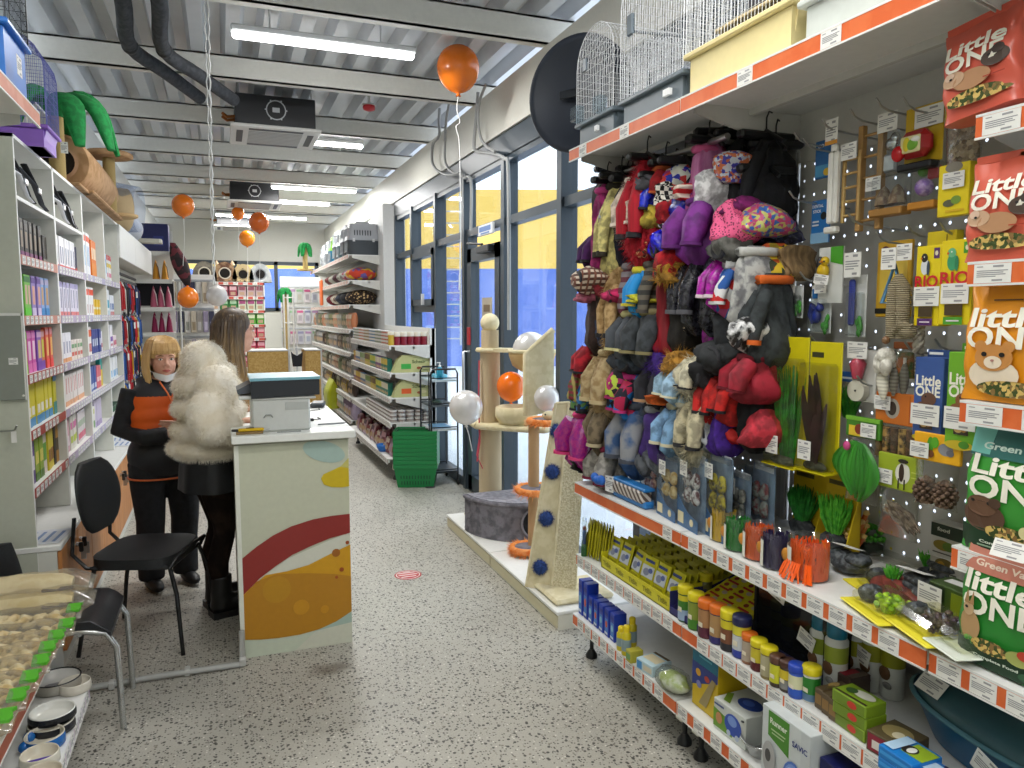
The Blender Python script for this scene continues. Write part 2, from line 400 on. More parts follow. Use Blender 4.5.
la=slab(mt('b7b7b0',.5),-2.3,-2.24,.6,5.6,-.3,-.24).box(-1.75,-1.69,-.3,-.24,.6,5.6)
for z in range(13): la.box(-2.3,-1.69,-.29,-.26,.8+z*.38,.84+z*.38)
bl(la,'wall_ladder')
# ---------------------------------------------------------------- lamps
WL=S.world=bpy.data.worlds.new('overcast'); WL.use_nodes=True; nt=WL.node_tree; bg=nt.nodes['Background']
bg.inputs[0].default_value=(.83,.9,1,1); bg.inputs[1].default_value=2.6
TUBE=mt('ffffff',.4,emit=26.)
def batten(c,ln,label,z=3.4,power=None,along_x=True):
    t=T('batten_light',label,'ceiling light',(c.x,c.y,z),0 if along_x else PI/2,'batten lights under the roof deck')
    B(mt('dfe2e4',.4)).box(-ln/2,ln/2,-.045,.045,.03,.075,.01).build('housing',t)
    B(mt('dfe2e4',.4)).cyl((-ln*.3,0,.07),(-ln*.3,0,ZC-z),.006,n=6).cyl((ln*.3,0,.07),(ln*.3,0,ZC-z),.006,n=6).build('hanger',t)
    B(TUBE).box(-ln/2+.01,ln/2-.01,-.035,.035,.0,.032,.012).build('diffuser',t)
    la=bpy.data.lights.new('batten_lamp','AREA'); la.shape='RECTANGLE'; la.size=ln; la.size_y=.08; la.energy=power or 42*ln; la.color=(1,.985,.95)
    lo=bpy.data.objects.new('lamp',la); COL.objects.link(lo); lo.parent=t; lo.location=(0,0,-.012); lo['kind']='part'
a=onz(231,40,3.4); d=onz(417,57,3.4); batten((a+d)/2,(d-a).length,'long bright batten light nearest the camera, over the counter aisle')
a=onz(314,144,3.4); batten(onz(331,146,3.4),.62*1.1,'short batten light beside the white air conditioner grille, second row')
batten(onz(292,204,3.4),1.2,'batten light in the third row, right of the middle air conditioner')
batten(onz(262,218,3.4),1.6,'batten light in the fourth row behind the orange balloons')
LB='batten light out of sight of the photograph'
for x,y in ((.9,1.7),(.9,-1.2),(-.4,.2)): batten(Vector((x,y,0)),1.3,'batten light above the camera end of the aisle',power=27)
batten(onz(250,232,3.4),1.2,'farthest batten light, before the back window')
batten(Vector((1.3,11.2,0)),1.2,'batten light over the tall pet food shelving')
# ================================================================= RIGHT-HAND SHELVING
PEGX=2.0
def peg_mat():
    m,nt,b,o=newmat('pegboard'); L=nt.links
    t=nt.nodes.new('ShaderNodeTexCoord'); sp=nt.nodes.new('ShaderNodeSeparateXYZ'); L.new(t.outputs['Object'],sp.inputs[0])
    def fr(src,p): return math_(nt,'SUBTRACT',math_(nt,'FRACT',math_(nt,'DIVIDE',math_(nt,'ADD',src,10.),p)),.5)
    a=math_(nt,'MULTIPLY',fr(sp.outputs[0],.05),.05); c=math_(nt,'MULTIPLY',fr(sp.outputs[2],.054),.054)
    d=math_(nt,'SQRT',math_(nt,'ADD',math_(nt,'MULTIPLY',a,a),math_(nt,'MULTIPLY',c,c)))
    hole=math_(nt,'LESS_THAN',d,.0052)
    b.inputs['Base Color'].default_value=rgba('c4c3bd'); b.inputs['Roughness'].default_value=.5
    tr=N(nt,'ShaderNodeBsdfTransparent'); s=nt.nodes.new('ShaderNodeMixShader'); L.new(hole,s.inputs[0]); L.new(b.outputs[0],s.inputs[1]); L.new(tr.outputs[0],s.inputs[2]); L.new(s.outputs[0],o.inputs[0])
    return m
PEG=peg_mat(); RACK=mt('d2d1cb',.5); RACKW=mt('e6e6e2',.45); ORANGE=mt('d9632c',.45,kind='noise',c2='e0703a',s=14); ORPALE=mt('cf7a5a',.5,kind='noise',c2='d88a6c',s=14); TAGM=mt('ecebe6',.6); INK=mt('9a9a9c',.7); STEELROD=mt('b5b6b4',.3,.85); BLK=mt('15171a',.4); TAGME={}
def tagmesh(w=.06,h=.042):
    k=(round(w,3),round(h,3))
    if k not in TAGME:
        b=B(TAGM).box(-w/2,w/2,-.0012,0,-h/2,h/2); b.use(INK)
        for x0,x1,z,d in ((.02,.3,.36,.1),(-.42,-.25,.36,.05),(-.42,.42,.14,.05),(-.42,.3,.04,.05),(-.42,.36,-.06,.05),(-.42,.1,-.16,.05),(.0,.28,-.36,.09)): b.box(x0*w,x1*w,-.0016,-.0011,(z-d/2)*h,(z+d/2)*h)
        TAGME[k]=b.mesh('price_label')
    return TAGME[k]
def ptag(par,x,y,z,w=.055,h=.04,rot=(0,0,0)): return put('price_tag',tagmesh(w,h),par,(x,y,z),0,rot)
def shelf(par,w,zt,front,labels,thick=.045,rail=ORANGE,brk=True,back=0.,tilt=0,gap=None):
    """deck with a price rail; local front is -Y"""
    s=B(RACKW).box(-w/2,w/2,-front+.004,back,zt-.012,zt).box(-w/2,w/2,-front+.004,-front+.02,zt-.04,zt-.012)
    if brk:
        s.use(RACK)
        for x in(-w/2,w/2-.003): s.prism([(-front+.06,zt-.012),(back,zt-.012),(back,zt-.13),(back-.06,zt-.13),(-front+.06,zt-.045)],x,x+.003,'yz')
        s.box(-w/2,w/2,-front*.45,-front*.45+.02,zt-.035,zt-.012)
    s=s.build('shelf',par)
    r=B(rail).box(-w/2,w/2,-front,-front+.004,zt-.05,zt-.006).use(RACKW).box(-w/2,w/2,-front-.002,-front+.004,zt-.055,zt-.05).box(-w/2,w/2,-front-.001,-front+.004,zt-.006,zt).build('price_rail',s)
    for q in labels:
        x,lw=q if isinstance(q,tuple) else (q,.062)
        put('price_label',tagmesh(lw,.042),s,(x,-front-.0006,zt-.028))
    return s
def feet(par,w,d):
    for x in(-w/2+.05,w/2-.05):
        B(STEEL).box(x-.02,x+.02,-d+.03,-.02,.1,.15).use(BLK).cyl((x,-d+.06,.04),(x,-d+.06,.1),.01,n=8).lathe([(.028,0),(.028,.015),(.012,.04)],(x,-d+.06,0),12).build('levelling_foot',par)
def section(label,y0,y1,shelves,rods=()):
    w=y1-y0; r=T('shelving_unit',label,'shelving unit',(PEGX,(y0+y1)/2,0),-PI/2,'orange railed shelving along the windows')
    B(RACK).box(-w/2,w/2,0,.03,.1,.85).build('back_panel',r); B(RACK).box(-w/2,w/2,0,.03,2.19,2.62).build('upper_panel',r)
    B(PEG).box(-w/2+.01,w/2-.01,.002,.004,.85,2.19).build('pegboard',r)
    B(RACK).box(w/2-.022,w/2,-.006,.035,0,2.62).build('upright',r); B(RACK).box(-w/2,-w/2+.006,-.004,.035,0,2.62).build('upright',r)
    feet(r,w,.46)
    for a in shelves: shelf(r,w-.004,*a)
    return r
def lab(y0,y1,ys,lw=.062): return [((y0+y1)/2-y,lw) for y in ys if y0+.03<y<y1-.03]
SECT={}
SA=(2.245,3.12); SB=(1.225,2.24); SC=(.22,1.22)
fr=lambda a,b,p:[a+p*i for i in range(int((b-a)/p)+1)]
midl=fr(1.0,2.36,.083); yell=[y for y in fr(1.0,3.08,.074) if rnd.random()<.93]; basl=fr(1.0,2.3,.1)+fr(2.36,3.1,.075); hdr=[2.98,2.62,1.56,1.9]
for nm,(a,b),lb in (('A',SA,'orange railed shelving unit with the dog clothes, nearest the cat trees'),('B',SB,'orange railed shelving unit with the hanging toys on pegboard, middle of the run'),('C',SC,'orange railed shelving unit with the small animal food bags, nearest the camera')):
    sh=[(2.376,.515,lab(a,b,hdr,.07)),(.852,.474,lab(a,b,midl)),(.502,.462,lab(a,b,yell,.066)),(.212,.478,lab(a,b,basl,.06))]
    if nm=='C': sh+=[(z,.42,lab(a,b,[1.158,1.03],.085)) for z in (2.08,1.757,1.443,1.1)]
    SECT[nm]=section(lb,a,b,sh)
# ---------------------------------------------------------------- cages on the top shelf
def cage(loc,w,d,h,th,tray,label,arch=True,step=.016,extras=()):
    """w along the aisle, d into the shelf; wire top over a plastic tray"""
    t=T('pet_cage',label,'cage',loc,-PI/2,'wire cages on the top shelf')
    tm=mt(tray,.4); b=B(tm); k=.025
    b.prism([(-w/2+k,0),(w/2-k,0),(w/2,th),(-w/2,th)],-d/2+k,d/2-k).box(-w/2-.008,w/2+.008,-d/2-.008,d/2+.008,th-.018,th,.004)
    b.box(-w/2+k*.6,w/2-k*.6,-d/2+k*.4,d/2-k*.4,.0,th-.02)
    b.build('tray',t)
    W=mt('eceef0',.35); c=B(W); r=.0011; hb=h-w*.45 if arch else h
    def prof(n=10):
        if not arch: return [(-w/2,th),(-w/2,th+h),(w/2,th+h),(w/2,th)]
        return [(-w/2,th)]+[(-w/2*math.cos(PI*i/n),th+hb+(h-hb)*math.sin(PI*i/n)) for i in range(n+1)]+[(w/2,th)]
    P=prof(); m=int(d/step)
    for i in range(m+1):
        y=-d/2+d*i/m; c.tube([(a,y,z) for a,z in P],r*(1.8 if i in(0,m) else 1),3,False)
    for i in range(len(P)-1):
        (a,z),(a2,z2)=P[i],P[i+1]; ln=math.hypot(a2-a,z2-z); q=max(1,int(ln/.03))
        for j in range(q): f=j/q; x=a+(a2-a)*f; zz=z+(z2-z)*f; c.tube([(x,-d/2,zz),(x,d/2,zz)],r,3,False)
    c.build('wire_top',t)
    for y in(-d/2,d/2):
        e=B(W); q=int(w/step)
        for i in range(1,q):
            x=-w/2+w*i/q; zt=th+h if not arch else th+hb+(h-hb)*math.sqrt(max(0,1-(2*x/w)**2)); e.tube([(x,y,th),(x,y,zt)],r,3,False)
        q=int(h/.032)
        for i in range(1,q):
            z=th+h*i/q; hw=w/2 if not arch or z<th+hb else w/2*math.sqrt(max(0,1-((z-th-hb)/(h-hb))**2)); e.tube([(-hw,y,z),(hw,y,z)],r,3,False)
        e.build('wire_end',t)
    return t
zt=2.378
t=cage((1.70,2.945,zt),.34,.36,.38,.11,'5e6a72','small white arched wire cage on a dark grey tray, next to the black round tray')
CL=clear('e8f0f4',.5,.05,.12)
for x,z in((-.12,.14),(.09,.13)): B(CL).box(x-.03,x+.03,-.225,-.18,z-.03,z+.035,.006).build('feeder_cup',t)
B(mt('6b7780',.5)).box(-.1,-.07,-.187,-.18,.32,.37).build('door_latch',t); B(mt('f4f4f4',.5)).box(.02,.045,-.19,-.178,.04,.062).build('clip',t)
t=cage((1.73,2.50,zt),.44,.42,.55,.11,'5e6a72','larger white arched wire cage on a dark grey tray, second from the black tray')
B(mt('6b7780',.5)).box(-.16,-.12,-.22,-.205,.34,.42,.004).build('door_latch',t); B(mt('6d7378',.5)).cyl((-.15,-.2,.36),(-.1,.2,.36),.006,n=8).build('perch',t); B(mt('f4f4f4',.5)).box(.1,.14,-.215,-.2,.045,.068).build('clip',t)
t=cage((1.75,2.005,zt),.52,.46,.62,.15,'e6d69c','white wire cage on a deep cream tray, third along the top shelf',False)
B(mt('d8c49a',.6)).box(-.2,.24,-.16,-.1,.21,.222,.003).build('ledge',t); B(mt('3b3a42',.6)).box(-.06,.0,-.14,-.02,.222,.29,.01).build('bowl',t)
t=cage((1.75,1.44,zt),.55,.46,.6,.12,'c9cec8','white wire cage on a pale grey tray, nearest the camera on the top shelf',False)
# the black round tray leaning at the end of the top shelf
q=ony(576,94,3.36)
t=T('round_tray','large round black plastic tray leaning upright past the end of the top shelf','tray',(q.x,q.y,q.z-.3),0)
b=B(mt('262c38',.4)); b.at((.02,0,.3),(PI/2+.05,0,-.95),(.83,.83,.83)).lathe([(0,.0),(.25,.0),(.29,.03),(.325,.035),(.335,.02),(.335,-.01),(.3,-.02),(0,-.02)],n=48,cap=False).build('pan',t)
b=B(mt('171b22',.4)); b.at((0,0,.3),(PI/2+.05,0,-.95)).box(-.08,.08,-.02,.02,.018,.03,.005).tube([(.2*math.cos(a),.2*math.sin(a),.02) for a in [PI*.15*i-1.2 for i in range(6)]],.012,6).build('moulded_rib',t)
# ---------------------------------------------------------------- dog clothes
hang_m=mt('101216',.4); hang_me=None
def garment(u0,v0,u1,v1,col,label,x=1.6,kind='coat',mat=None,trim=None,hook=False,depth=None,lean=None):
    if u1>700: k=min(1,(u1-700)/60); u0-=10*k; u1-=18*k
    yc,w,z0,h=rx(u0,u1,v0,v1,x); w=max(w*.74,.055); z0-=h*.16; h*=1.2; d=depth or U(.12,.2)
    # the strip seen is partly the edge and partly the near face of a garment across the rail
    m=mat or mt(col,.85,kind='noise',c2='#%02x%02x%02x'%tuple(max(0,int(int(col[i:i+2],16)*.72)) for i in(0,2,4)),s=30,bump=.35)
    t=T('dog_garment',label,'dog clothes',(x+d*.42,yc,z0),-PI/2+(lean if lean is not None else U(-.35,.1)),'dog clothes hanging on the first shelving unit')
    ph=U(0,6); n=30; b=B(m); rows=13
    top,bot={'coat':(.62,1.),'hood':(.55,.7),'dress':(.45,1.15),'leg':(.9,.8),'fur':(.75,1.05),'flat':(.95,.95)}[kind]
    def fn(a,j):
        s=top+(bot-top)*(1-j)**.8; 
        if kind=='hood': s=.35+.75*math.sin(PI*min(1,.18+.75*(1-j)))
        e=min(1,.35+3.2*min(j,1-j)+ .15); an=2*PI*a
        ca,sa=math.cos(an),math.sin(an); q=abs(ca)**.7*(1 if ca>0 else -1); k=abs(sa)**.7*(1 if sa>0 else -1)
        fold=1+.17*math.sin(3*an+ph+j*5)+.1*math.sin(8*an-ph*2+j*7)+.05*math.sin(13*an+ph*3-j*11)
        return (w/2*q*s*e*fold+.012*math.sin(j*6+ph),d/2*k*s*e*fold,h*j)
    b.grid(fn,n,rows,cu=True)
    b.add([fn(i/n,0) for i in range(n)],[tuple(range(n))[::-1]]); b.add([fn(i/n,1) for i in range(n)],[tuple(range(n))])
    if kind=='fur':
        me=b.mesh('x'); f2=B(m); f2.v,f2.f,f2.mi,f2.sm=b.v,b.f,b.mi,b.sm; fur(me,b,int(1700*max(.3,h/.3)),.034,.003); bpy.data.meshes.remove(me)
    b.build('body',t)
    if kind in('coat','fur') and h>.15 and rnd.random()<.5:
        for s in(-1,1):
            sl=B(m); x0=s*w*.28; sl.tube([(x0,-d*.25,h*.8),(x0+s*w*.14,-d*.5,h*.55),(x0+s*w*.1+U(-.01,.01),-d*.55,h*.3)],[w*.2+.008,w*.2+.01,w*.15+.008],9); sl.build('sleeve',t)
            cu=B(mt(trim or '222226',.8)); cu.tube([(x0+s*w*.1,-d*.55,h*.31),(x0+s*w*.1,-d*.555,h*.26)],w*.17+.01,9).build('cuff',sl and t)
    if trim and kind!='hood':
        c=B(mt(trim,.85,kind='noise',c2=trim,s=50,bump=.4)); c.tube([(w*.32*top*math.cos(a),d*.36*math.sin(a),h*.93) for a in [2*PI*i/10 for i in range(10)]],.016,7,closed=True).build('collar',t)
    elif kind=='hood': B(mt(trim or '2a2a2e',.8)).tube([(w*.3*math.cos(a),-d*.42,h*.5+h*.3*math.sin(a)) for a in [2*PI*i/12 for i in range(12)]],.009,6,closed=True).build('hood_edge',t)
    if hook:
        k=B(hang_m); zz=h; k.tube([(-w*.5-.04,0,zz-.02),(0,0,zz+.035),(w*.5+.04,0,zz-.02)],.008,6).tube([(0,0,zz+.035),(0,0,zz+.08),(.012,0,zz+.1),(.028,0,zz+.09)],.003,5).box(-.02,.02,-d*.6,d*.6,zz,zz+.03,.008).build('hanger',t)
    return t
E1,E2,E3='at the window end','mid-row','at the pegboard end'
R1,R2,R3=' in the top row',' in the middle row',' in the bottom row'
G=garment
SHIN=lambda c,c2:mt(c,.22,kind='noise',c2=c2,s=60,bump=.5)
# top row
G(583,232,594,268,'4a1a5a','dark purple dog suit hem at the window end'+R1,1.66)
G(587,187,604,267,'a3246e','magenta velvet dog suit at the window end'+R1,1.60,trim='b83a80',hook=True)
t=G(600,182,613,270,'e0d488','cream yellow dog vest with a black number'+R1,1.61,trim='2a2418',hook=True)
B().text('6',.0,-.1,.30,h=.07,m=BLK).build('number',t)
G(606,185,623,262,'1d2236','navy dog vest beside the cream vest'+R1,1.63,hook=True)
G(612,196,624,226,'463055','purple knitted dog sweater behind the navy vest'+R1,1.60)
G(617,178,634,235,'dccbb8','pale fluffy dog coat beside the red fur'+R1,1.60,'fur',trim='e8dccc')
G(622,164,645,252,'b50d24','bright red fur dog coat'+R1,1.585,'fur',mat=mt('b50d24',.8,kind='streak',c2='8f0a1c',s=60),hook=True)
G(636,174,648,190,'58585e','grey glittering dog collar piece beside the red fur'+R1,1.58,'flat')
G(640,180,652,216,'2334c8','royal blue quilted dog jacket beside the red fur'+R1,1.60,mat=SHIN('2334c8','1a2590'),hook=True)
G(640,204,649,226,'d9c046','yellow dog shirt with dark print beside the blue jacket'+R1,1.59,'flat')
G(646,168,662,200,'a3151f','dark red dog jacket with orange cord'+R1,1.63,trim='c05a2a',hook=True)
G(654,182,665,206,'e8e6de','black and white chequered dog shirt'+R1,1.60,'flat',mat=mt('ece8dd',.8,kind='checker',c2='111111',s=55))
G(655,200,667,222,'b81a26','red dog shirt below the chequered one'+R1,1.60,'flat')
G(658,222,677,237,'e8e6de','lower hem of a chequered dog coat'+R1,1.60,'flat',mat=mt('ece8dd',.8,kind='checker',c2='111111',s=50))
G(661,164,675,190,'2a2fae','blue dog shirt with small green and white marks'+R1,1.63,mat=mt('2230a8',.7,kind='multi',c2='c8302a',c3='d8dcd0',s=50),hook=True)
G(664,190,690,222,'1a2bb4','satin blue dog costume with light trim'+R1,1.62,mat=SHIN('1c2cb4','101a78'),trim='a8c0e0')
G(672,184,682,198,'c31a22','red and white dog bandana shirt'+R1,1.60,'flat',mat=mt('c31a22',.8,kind='hstripe',c2='e8d8c8',s=10))
G(645,229,669,258,'2020d8','shiny bright blue dog hat'+R1,1.59,'hood',mat=SHIN('2424e0','1212a0'))
G(636,232,647,256,'b0402a','small red patterned dog shirt under the red fur coat'+R1,1.60,'flat',mat=mt('b0402a',.8,kind='multi',c2='3a2a20',c3='d8a070',s=50))
G(683,146,706,214,'a4477f','pink and lilac dog harness suit'+R1,1.64,mat=mt('a4477f',.6,kind='streak',c2='c07aa8',s=30),hook=True,trim='c8568a')
G(694,170,703,212,'e9e9ea','white dog scarf hanging beside the lilac harness'+R1,1.61,'leg')
G(671,199,712,256,'7c2a8c','purple hooded dog jacket with stitched seams'+R1,1.60,mat=mt('7c2a8c',.7,kind='noise',c2='5c1c6c',s=20,bump=.6),trim='5c1c6c')
for i,(a,c) in enumerate(((697,727),(722,752),(744,776))): G(a,138+i*2,c,218,'0d0f16','black dog coat behind the sequinned dresses, %s of three'%('leftmost','middle','rightmost')[i],1.72+i*.02,hook=True,depth=.2)
G(718,152,740,178,'3a4a90','beaded multicolour dog collar hanging on the black coats',1.66,'flat',mat=mt('3a3aa0',.4,kind='multi',c2='c86a3a',c3='c8d0d8',s=90))
G(756,150,790,214,'14161c','black dog jacket with a white tag at the pegboard end'+R1,1.80,hook=True)
G(712,200,749,240,'e0508c','pink leopard dog dress'+R1,1.60,'dress',mat=mt('e8608f',.7,kind='dots',c2='6a1438',s=110))
G(732,195,752,214,'8a1f70','dark pink ruffle of a dog dress'+R1,1.64,'dress')
G(733,203,784,232,'4858a8','rainbow sequinned dog dress'+R1,1.66,'dress',mat=mt('3a66b8',.35,kind='multi',c2='c8487a',c3='c8c86a',s=80))
G(764,215,790,240,'2a2a50','dark navy sequinned dress hem behind the rainbow dress'+R1,1.76,'dress',mat=mt('20244a',.35,kind='multi',c2='181830',c3='5a5a80',s=80))
# middle row
G(563,267,598,292,'a08670','brown and cream plaid dog hat sticking out at the window end'+R2,1.55,'hood',mat=mt('5a3a30',.9,kind='plaid',c2='d8c8b4',c3='7a4a3a',s=13),lean=-.3)
G(573,288,590,301,'c0627a','pink frill below the plaid hat'+R2,1.57,'dress')
G(577,281,606,346,'3b2721','dark brown dog coat below the plaid hat'+R2,1.60,trim='7a5a40')
G(592,277,604,295,'a02a35','red lining of a dog coat beside the plaid hat'+R2,1.58,'flat')
G(592,316,607,346,'27406c','navy dog trousers beside the brown coat'+R2,1.59,'leg',trim='8a1a2a')
G(602,270,617,350,'9c7c4e','tan fleece dog vest with a long strip'+R2,1.60,'fur',mat=mt('9c7c4e',.9,kind='noise',c2='c0a070',s=40,bump=.6))
G(608,288,616,302,'d22a66','hot pink dog bootie in the tan vest'+R2,1.57,'hood')
G(616,264,631,314,'6a3a48','maroon and grey knitted dog sweater'+R2,1.60,mat=mt('6a3440',.9,kind='hstripe',c2='8a8488',s=7),trim='8a8488')
G(627,268,641,313,'1a8fd6','sky blue dog vest with a yellow hem'+R2,1.585,'coat',mat=mt('1a8fd6',.7),trim='d6c93a')
G(626,294,636,302,'e6e23a','neon yellow tab on the sky blue vest'+R2,1.55,'flat')
G(637,262,653,322,'474741','olive and black striped dog sweater'+R2,1.61,mat=mt('3a3a38',.9,kind='hstripe',c2='6a6458',s=8),trim='55504a')
G(649,268,668,352,'9c0f20','long dark red velvet dog coat'+R2,1.60,mat=mt('a01024',.7,kind='streak',c2='7a0a18',s=40),trim='6a0a14')
G(649,249,674,282,'b8141f','bright red hood of a dog coat'+R2,1.575,'hood')
G(654,262,669,281,'b98728','mustard fluffy dog hat beside the red hood'+R2,1.56,'fur')
G(612,312,632,358,'4b5057','grey quilted dog jacket with pale piping'+R2,1.585,mat=mt('4b5057',.8,kind='noise',c2='3a3e44',s=20,bump=.5),trim='d0c890')
G(627,310,654,362,'42474c','charcoal dog jacket with a tartan panel'+R2,1.59,trim='8a8058')
G(666,262,684,345,'26231f','dark olive dog coat beside the red velvet coat'+R2,1.62,trim='4a4438')
G(673,254,700,325,'16161c','black glossy dog raincoat'+R2,1.62,mat=SHIN('17171d','303038'),trim='5a5a60')
G(697,254,725,326,'1a1a1e','black wet look quilted dog coat beside the magenta vest'+R2,1.61,mat=SHIN('1a1a20','3a3a42'))
G(709,254,727,306,'b01ca2','shiny magenta dog vest'+R2,1.60,mat=SHIN('b01ca2','801478'),trim='e0d0d8')
G(701,300,718,346,'8a1a82','magenta dog trousers below the black quilted coat'+R2,1.63,'leg',mat=SHIN('8a1a82','601058'))
G(725,262,746,312,'7a4a60','red, blue and white fleece dog coat'+R2,1.60,mat=mt('2a58a0',.9,kind='multi',c2='c82a2a',c3='e0e0e0',s=26),trim='d8d8d8')
G(714,236,744,260,'6c6c66','grey dog cap with a dark print'+R2,1.585,'hood')
G(738,248,763,322,'7d7d7b','grey zipped dog hoodie with pale cuffs'+R2,1.60,mat=mt('77777a',.85,kind='noise',c2='b8b8b4',s=26,bump=.4),trim='c8c8c4')
G(754,244,785,278,'c87a1e','orange and yellow patterned dog shirt in the middle row, pegboard end',1.68,mat=mt('b84a1a',.8,kind='multi',c2='d8b82a',c3='38402a',s=34))
G(754,276,784,357,'3b4143','dark grey dog jacket with orange collar and stripe'+R2,1.64,trim='d8641e')
G(742,318,758,349,'d8d8d8','white and black marbled dog bootie'+R2,1.57,'hood',mat=mt('e6e6e6',.4,kind='noise',c2='1a1a1a',s=30))
G(714,312,746,352,'25282c','black dog t-shirt'+R2,1.61,'flat')
G(784,246,803,276,'9c8058','bundle of tan dog harness straps at the pegboard end',1.75,'leg',mat=mt('9c8058',.8,kind='streak',c2='6a5436',s=60))
G(684,316,694,332,'c8b898','cream knitted dog collar in the dark gap'+R2,1.66,'flat')
# bottom row
G(575,344,592,378,'b21a2a','red dog jacket at the window end'+R3,1.60)
G(565,366,582,400,'6a5a30','olive tartan dog skirt with burgundy hem at the window end',1.58,'dress',mat=mt('5a5228',.9,kind='plaid',c2='8a2a3a',c3='b8a860',s=12))
G(587,350,613,412,'a48d68','tan sheepskin dog coat'+R3,1.58,'fur',mat=mt('9a8058',.95,kind='noise',c2='baa47c',s=30,bump=.8),trim='c4b288')
G(575,378,592,418,'6a8a68','digital camouflage dog shirt beside the sheepskin coat'+R3,1.60,mat=mt('6a9a58',.8,kind='multi',c2='2a70b0',c3='2a2a38',s=50))
G(561,413,588,464,'8c1c7e','purple shiny dog vest at the lowest window end'+R3,1.56,mat=SHIN('8c1c7e','a8287a'),trim='d83a7a')
G(568,455,584,471,'111114','black dog skirt below the purple vest'+R3,1.58,'flat')
G(586,404,608,452,'7e6e56','brown dog coat below the sheepskin coat'+R3,1.58,trim='b8a888')
G(598,368,632,402,'3a2a38','black and pink patterned dog sweater'+R3,1.61,mat=mt('1e1c24',.85,kind='multi',c2='b02a68',c3='b8d048',s=42),trim='a0205a')
G(612,376,632,418,'2a6ab0','blue and raspberry dog jacket'+R3,1.59,mat=mt('1c1c2c',.8,kind='multi',c2='1e78c0',c3='b01a48',s=24),trim='c0307a')
G(608,352,634,372,'3a4450','dark blue dog cap'+R3,1.59,'hood')
G(640,350,668,372,'48268c','violet fluffy dog scarf'+R3,1.60,'fur')
G(640,362,662,410,'2c2c34','black dog jacket with brown fur hood and orange patch'+R3,1.61,trim='b8906a')
G(646,394,656,404,'e86a1e','orange patch pocket'+R3,1.55,'flat')
G(661,352,678,372,'c08c34','mustard fur hood beside the cream fur'+R3,1.57,'fur')
G(658,368,686,402,'a6c8e2','light blue dog coat with cream fur'+R3,1.58,trim='e0d8b8')
G(677,358,702,394,'d9d2b6','cream fur hood with dark lining'+R3,1.57,'fur')
G(689,359,710,388,'141418','black dog cap in front of the cream fur'+R3,1.56,'hood')
G(699,342,738,372,'292c2e','dark grey folded dog vest'+R3,1.575,'hood',lean=.1)
G(702,370,718,422,'c9221e','red dog jacket with white piping, left one'+R3,1.59,trim='1a1a1e')
G(724,372,747,420,'cc241e','red dog jacket with white piping, right one'+R3,1.60,trim='1a1a1e')
G(734,356,776,398,'a21b30','dark red padded dog coat at the pegboard end'+R3,1.60,mat=mt('a21b30',.75,kind='noise',c2='7a1020',s=18,bump=.6),trim='701020')
G(732,350,744,362,'2a2a30','black torch-like toggle above the padded coat'+R3,1.60,'flat')
G(743,388,774,446,'131318','black dog trousers at the pegboard end'+R3,1.65,'leg')
G(754,412,772,444,'d83c4c','coral red triangle of a dog suit'+R3,1.61,'dress')
G(726,410,745,440,'c02020','red and black dog suit hem'+R3,1.62,'dress',mat=mt('c22420',.7,kind='multi',c2='141418',c3='141418',s=16))
G(709,404,732,450,'4c2496','violet dog suit with a pink piping'+R3,1.585,trim='d060a0')
G(612,404,640,470,'8e9094','grey and blue dog overalls'+R3,1.60,mat=mt('8e9094',.8,kind='noise',c2='3a5a88',s=12,bump=.4),trim='4a4e58')
G(588,448,614,488,'aaa59c','pale grey dog jacket with a blue bow, lowest of the row',1.58,trim='7a1a3a')
q=onx(598,480,1.5); bow=B(mt('1c62c0',.6)).ball((0,0,0),(.03,.02,.02)).ball((-.03,0,.005),(.025,.016,.022)).ball((.03,0,.005),(.025,.016,.022)).build('bow',None,q,-PI/2); tag(bow,'royal blue bow hanging at the lowest hem of the clothes','bow')
G(632,408,662,458,'3b2468','violet and grey dog rucksack coat'+R3,1.585,mat=mt('3b2468',.75,kind='noise',c2='4c3080',s=16,bump=.5),trim='8a8c90')
G(634,446,656,478,'6c7078','grey dog hood with blue lining'+R3,1.60,'hood')
G(657,404,676,452,'86b0d8','light blue dog overalls with cream fur'+R3,1.59,'coat',trim='d8d0b0')
G(668,402,688,452,'a19d8a','stone grey dog vest'+R3,1.58,trim='c8c4b0')
G(677,424,688,452,'1a84c4','turquoise dog scarf end'+R3,1.60,'leg')
G(681,394,704,458,'d0c6a4','cream sheepskin dog coat sleeve'+R3,1.57,'fur')
G(696,420,712,450,'b8bcc0','silver grey dog bootie beside the violet suit'+R3,1.58,'hood')
# dark garments deeper on the rail
for i in range(27):
    u=588+(i//3)*20+(i%3)*5; v=(176,258,340)[i%3]
    G(u,v,u+26,v+88,('16171d','1d1a22','22201e')[i%3],'dark dog coat hung behind the front clothes',1.74,'flat',hook=(i%3==0))
rl=T('clothes_rail','steel rail under the top shelf carrying the dog clothes','rail',(1.7,2.68,2.27))
B(STEELROD).cyl((0,-.42,0),(0,.42,0),.012,n=10).build('bar',rl)
for y in(-.35,.4): B(STEELROD).cyl((0,y,0),(.3,y,0),.01,n=8).build('arm',rl)
rl=T('clothes_rail','steel rail behind the middle row of dog clothes','rail',(1.72,2.68,1.86)); B(STEELROD).cyl((0,-.42,0),(0,.42,0),.012,n=10).build('bar',rl); B(STEELROD).cyl((0,-.35,0),(.28,-.35,0),.01,n=8).build('arm',rl)
rl=T('clothes_rail','steel rail behind the bottom row of dog clothes','rail',(1.72,2.68,1.42)); B(STEELROD).cyl((0,-.42,0),(0,.42,0),.012,n=10).build('bar',rl); B(STEELROD).cyl((0,-.35,0),(.28,-.35,0),.01,n=8).build('arm',rl)
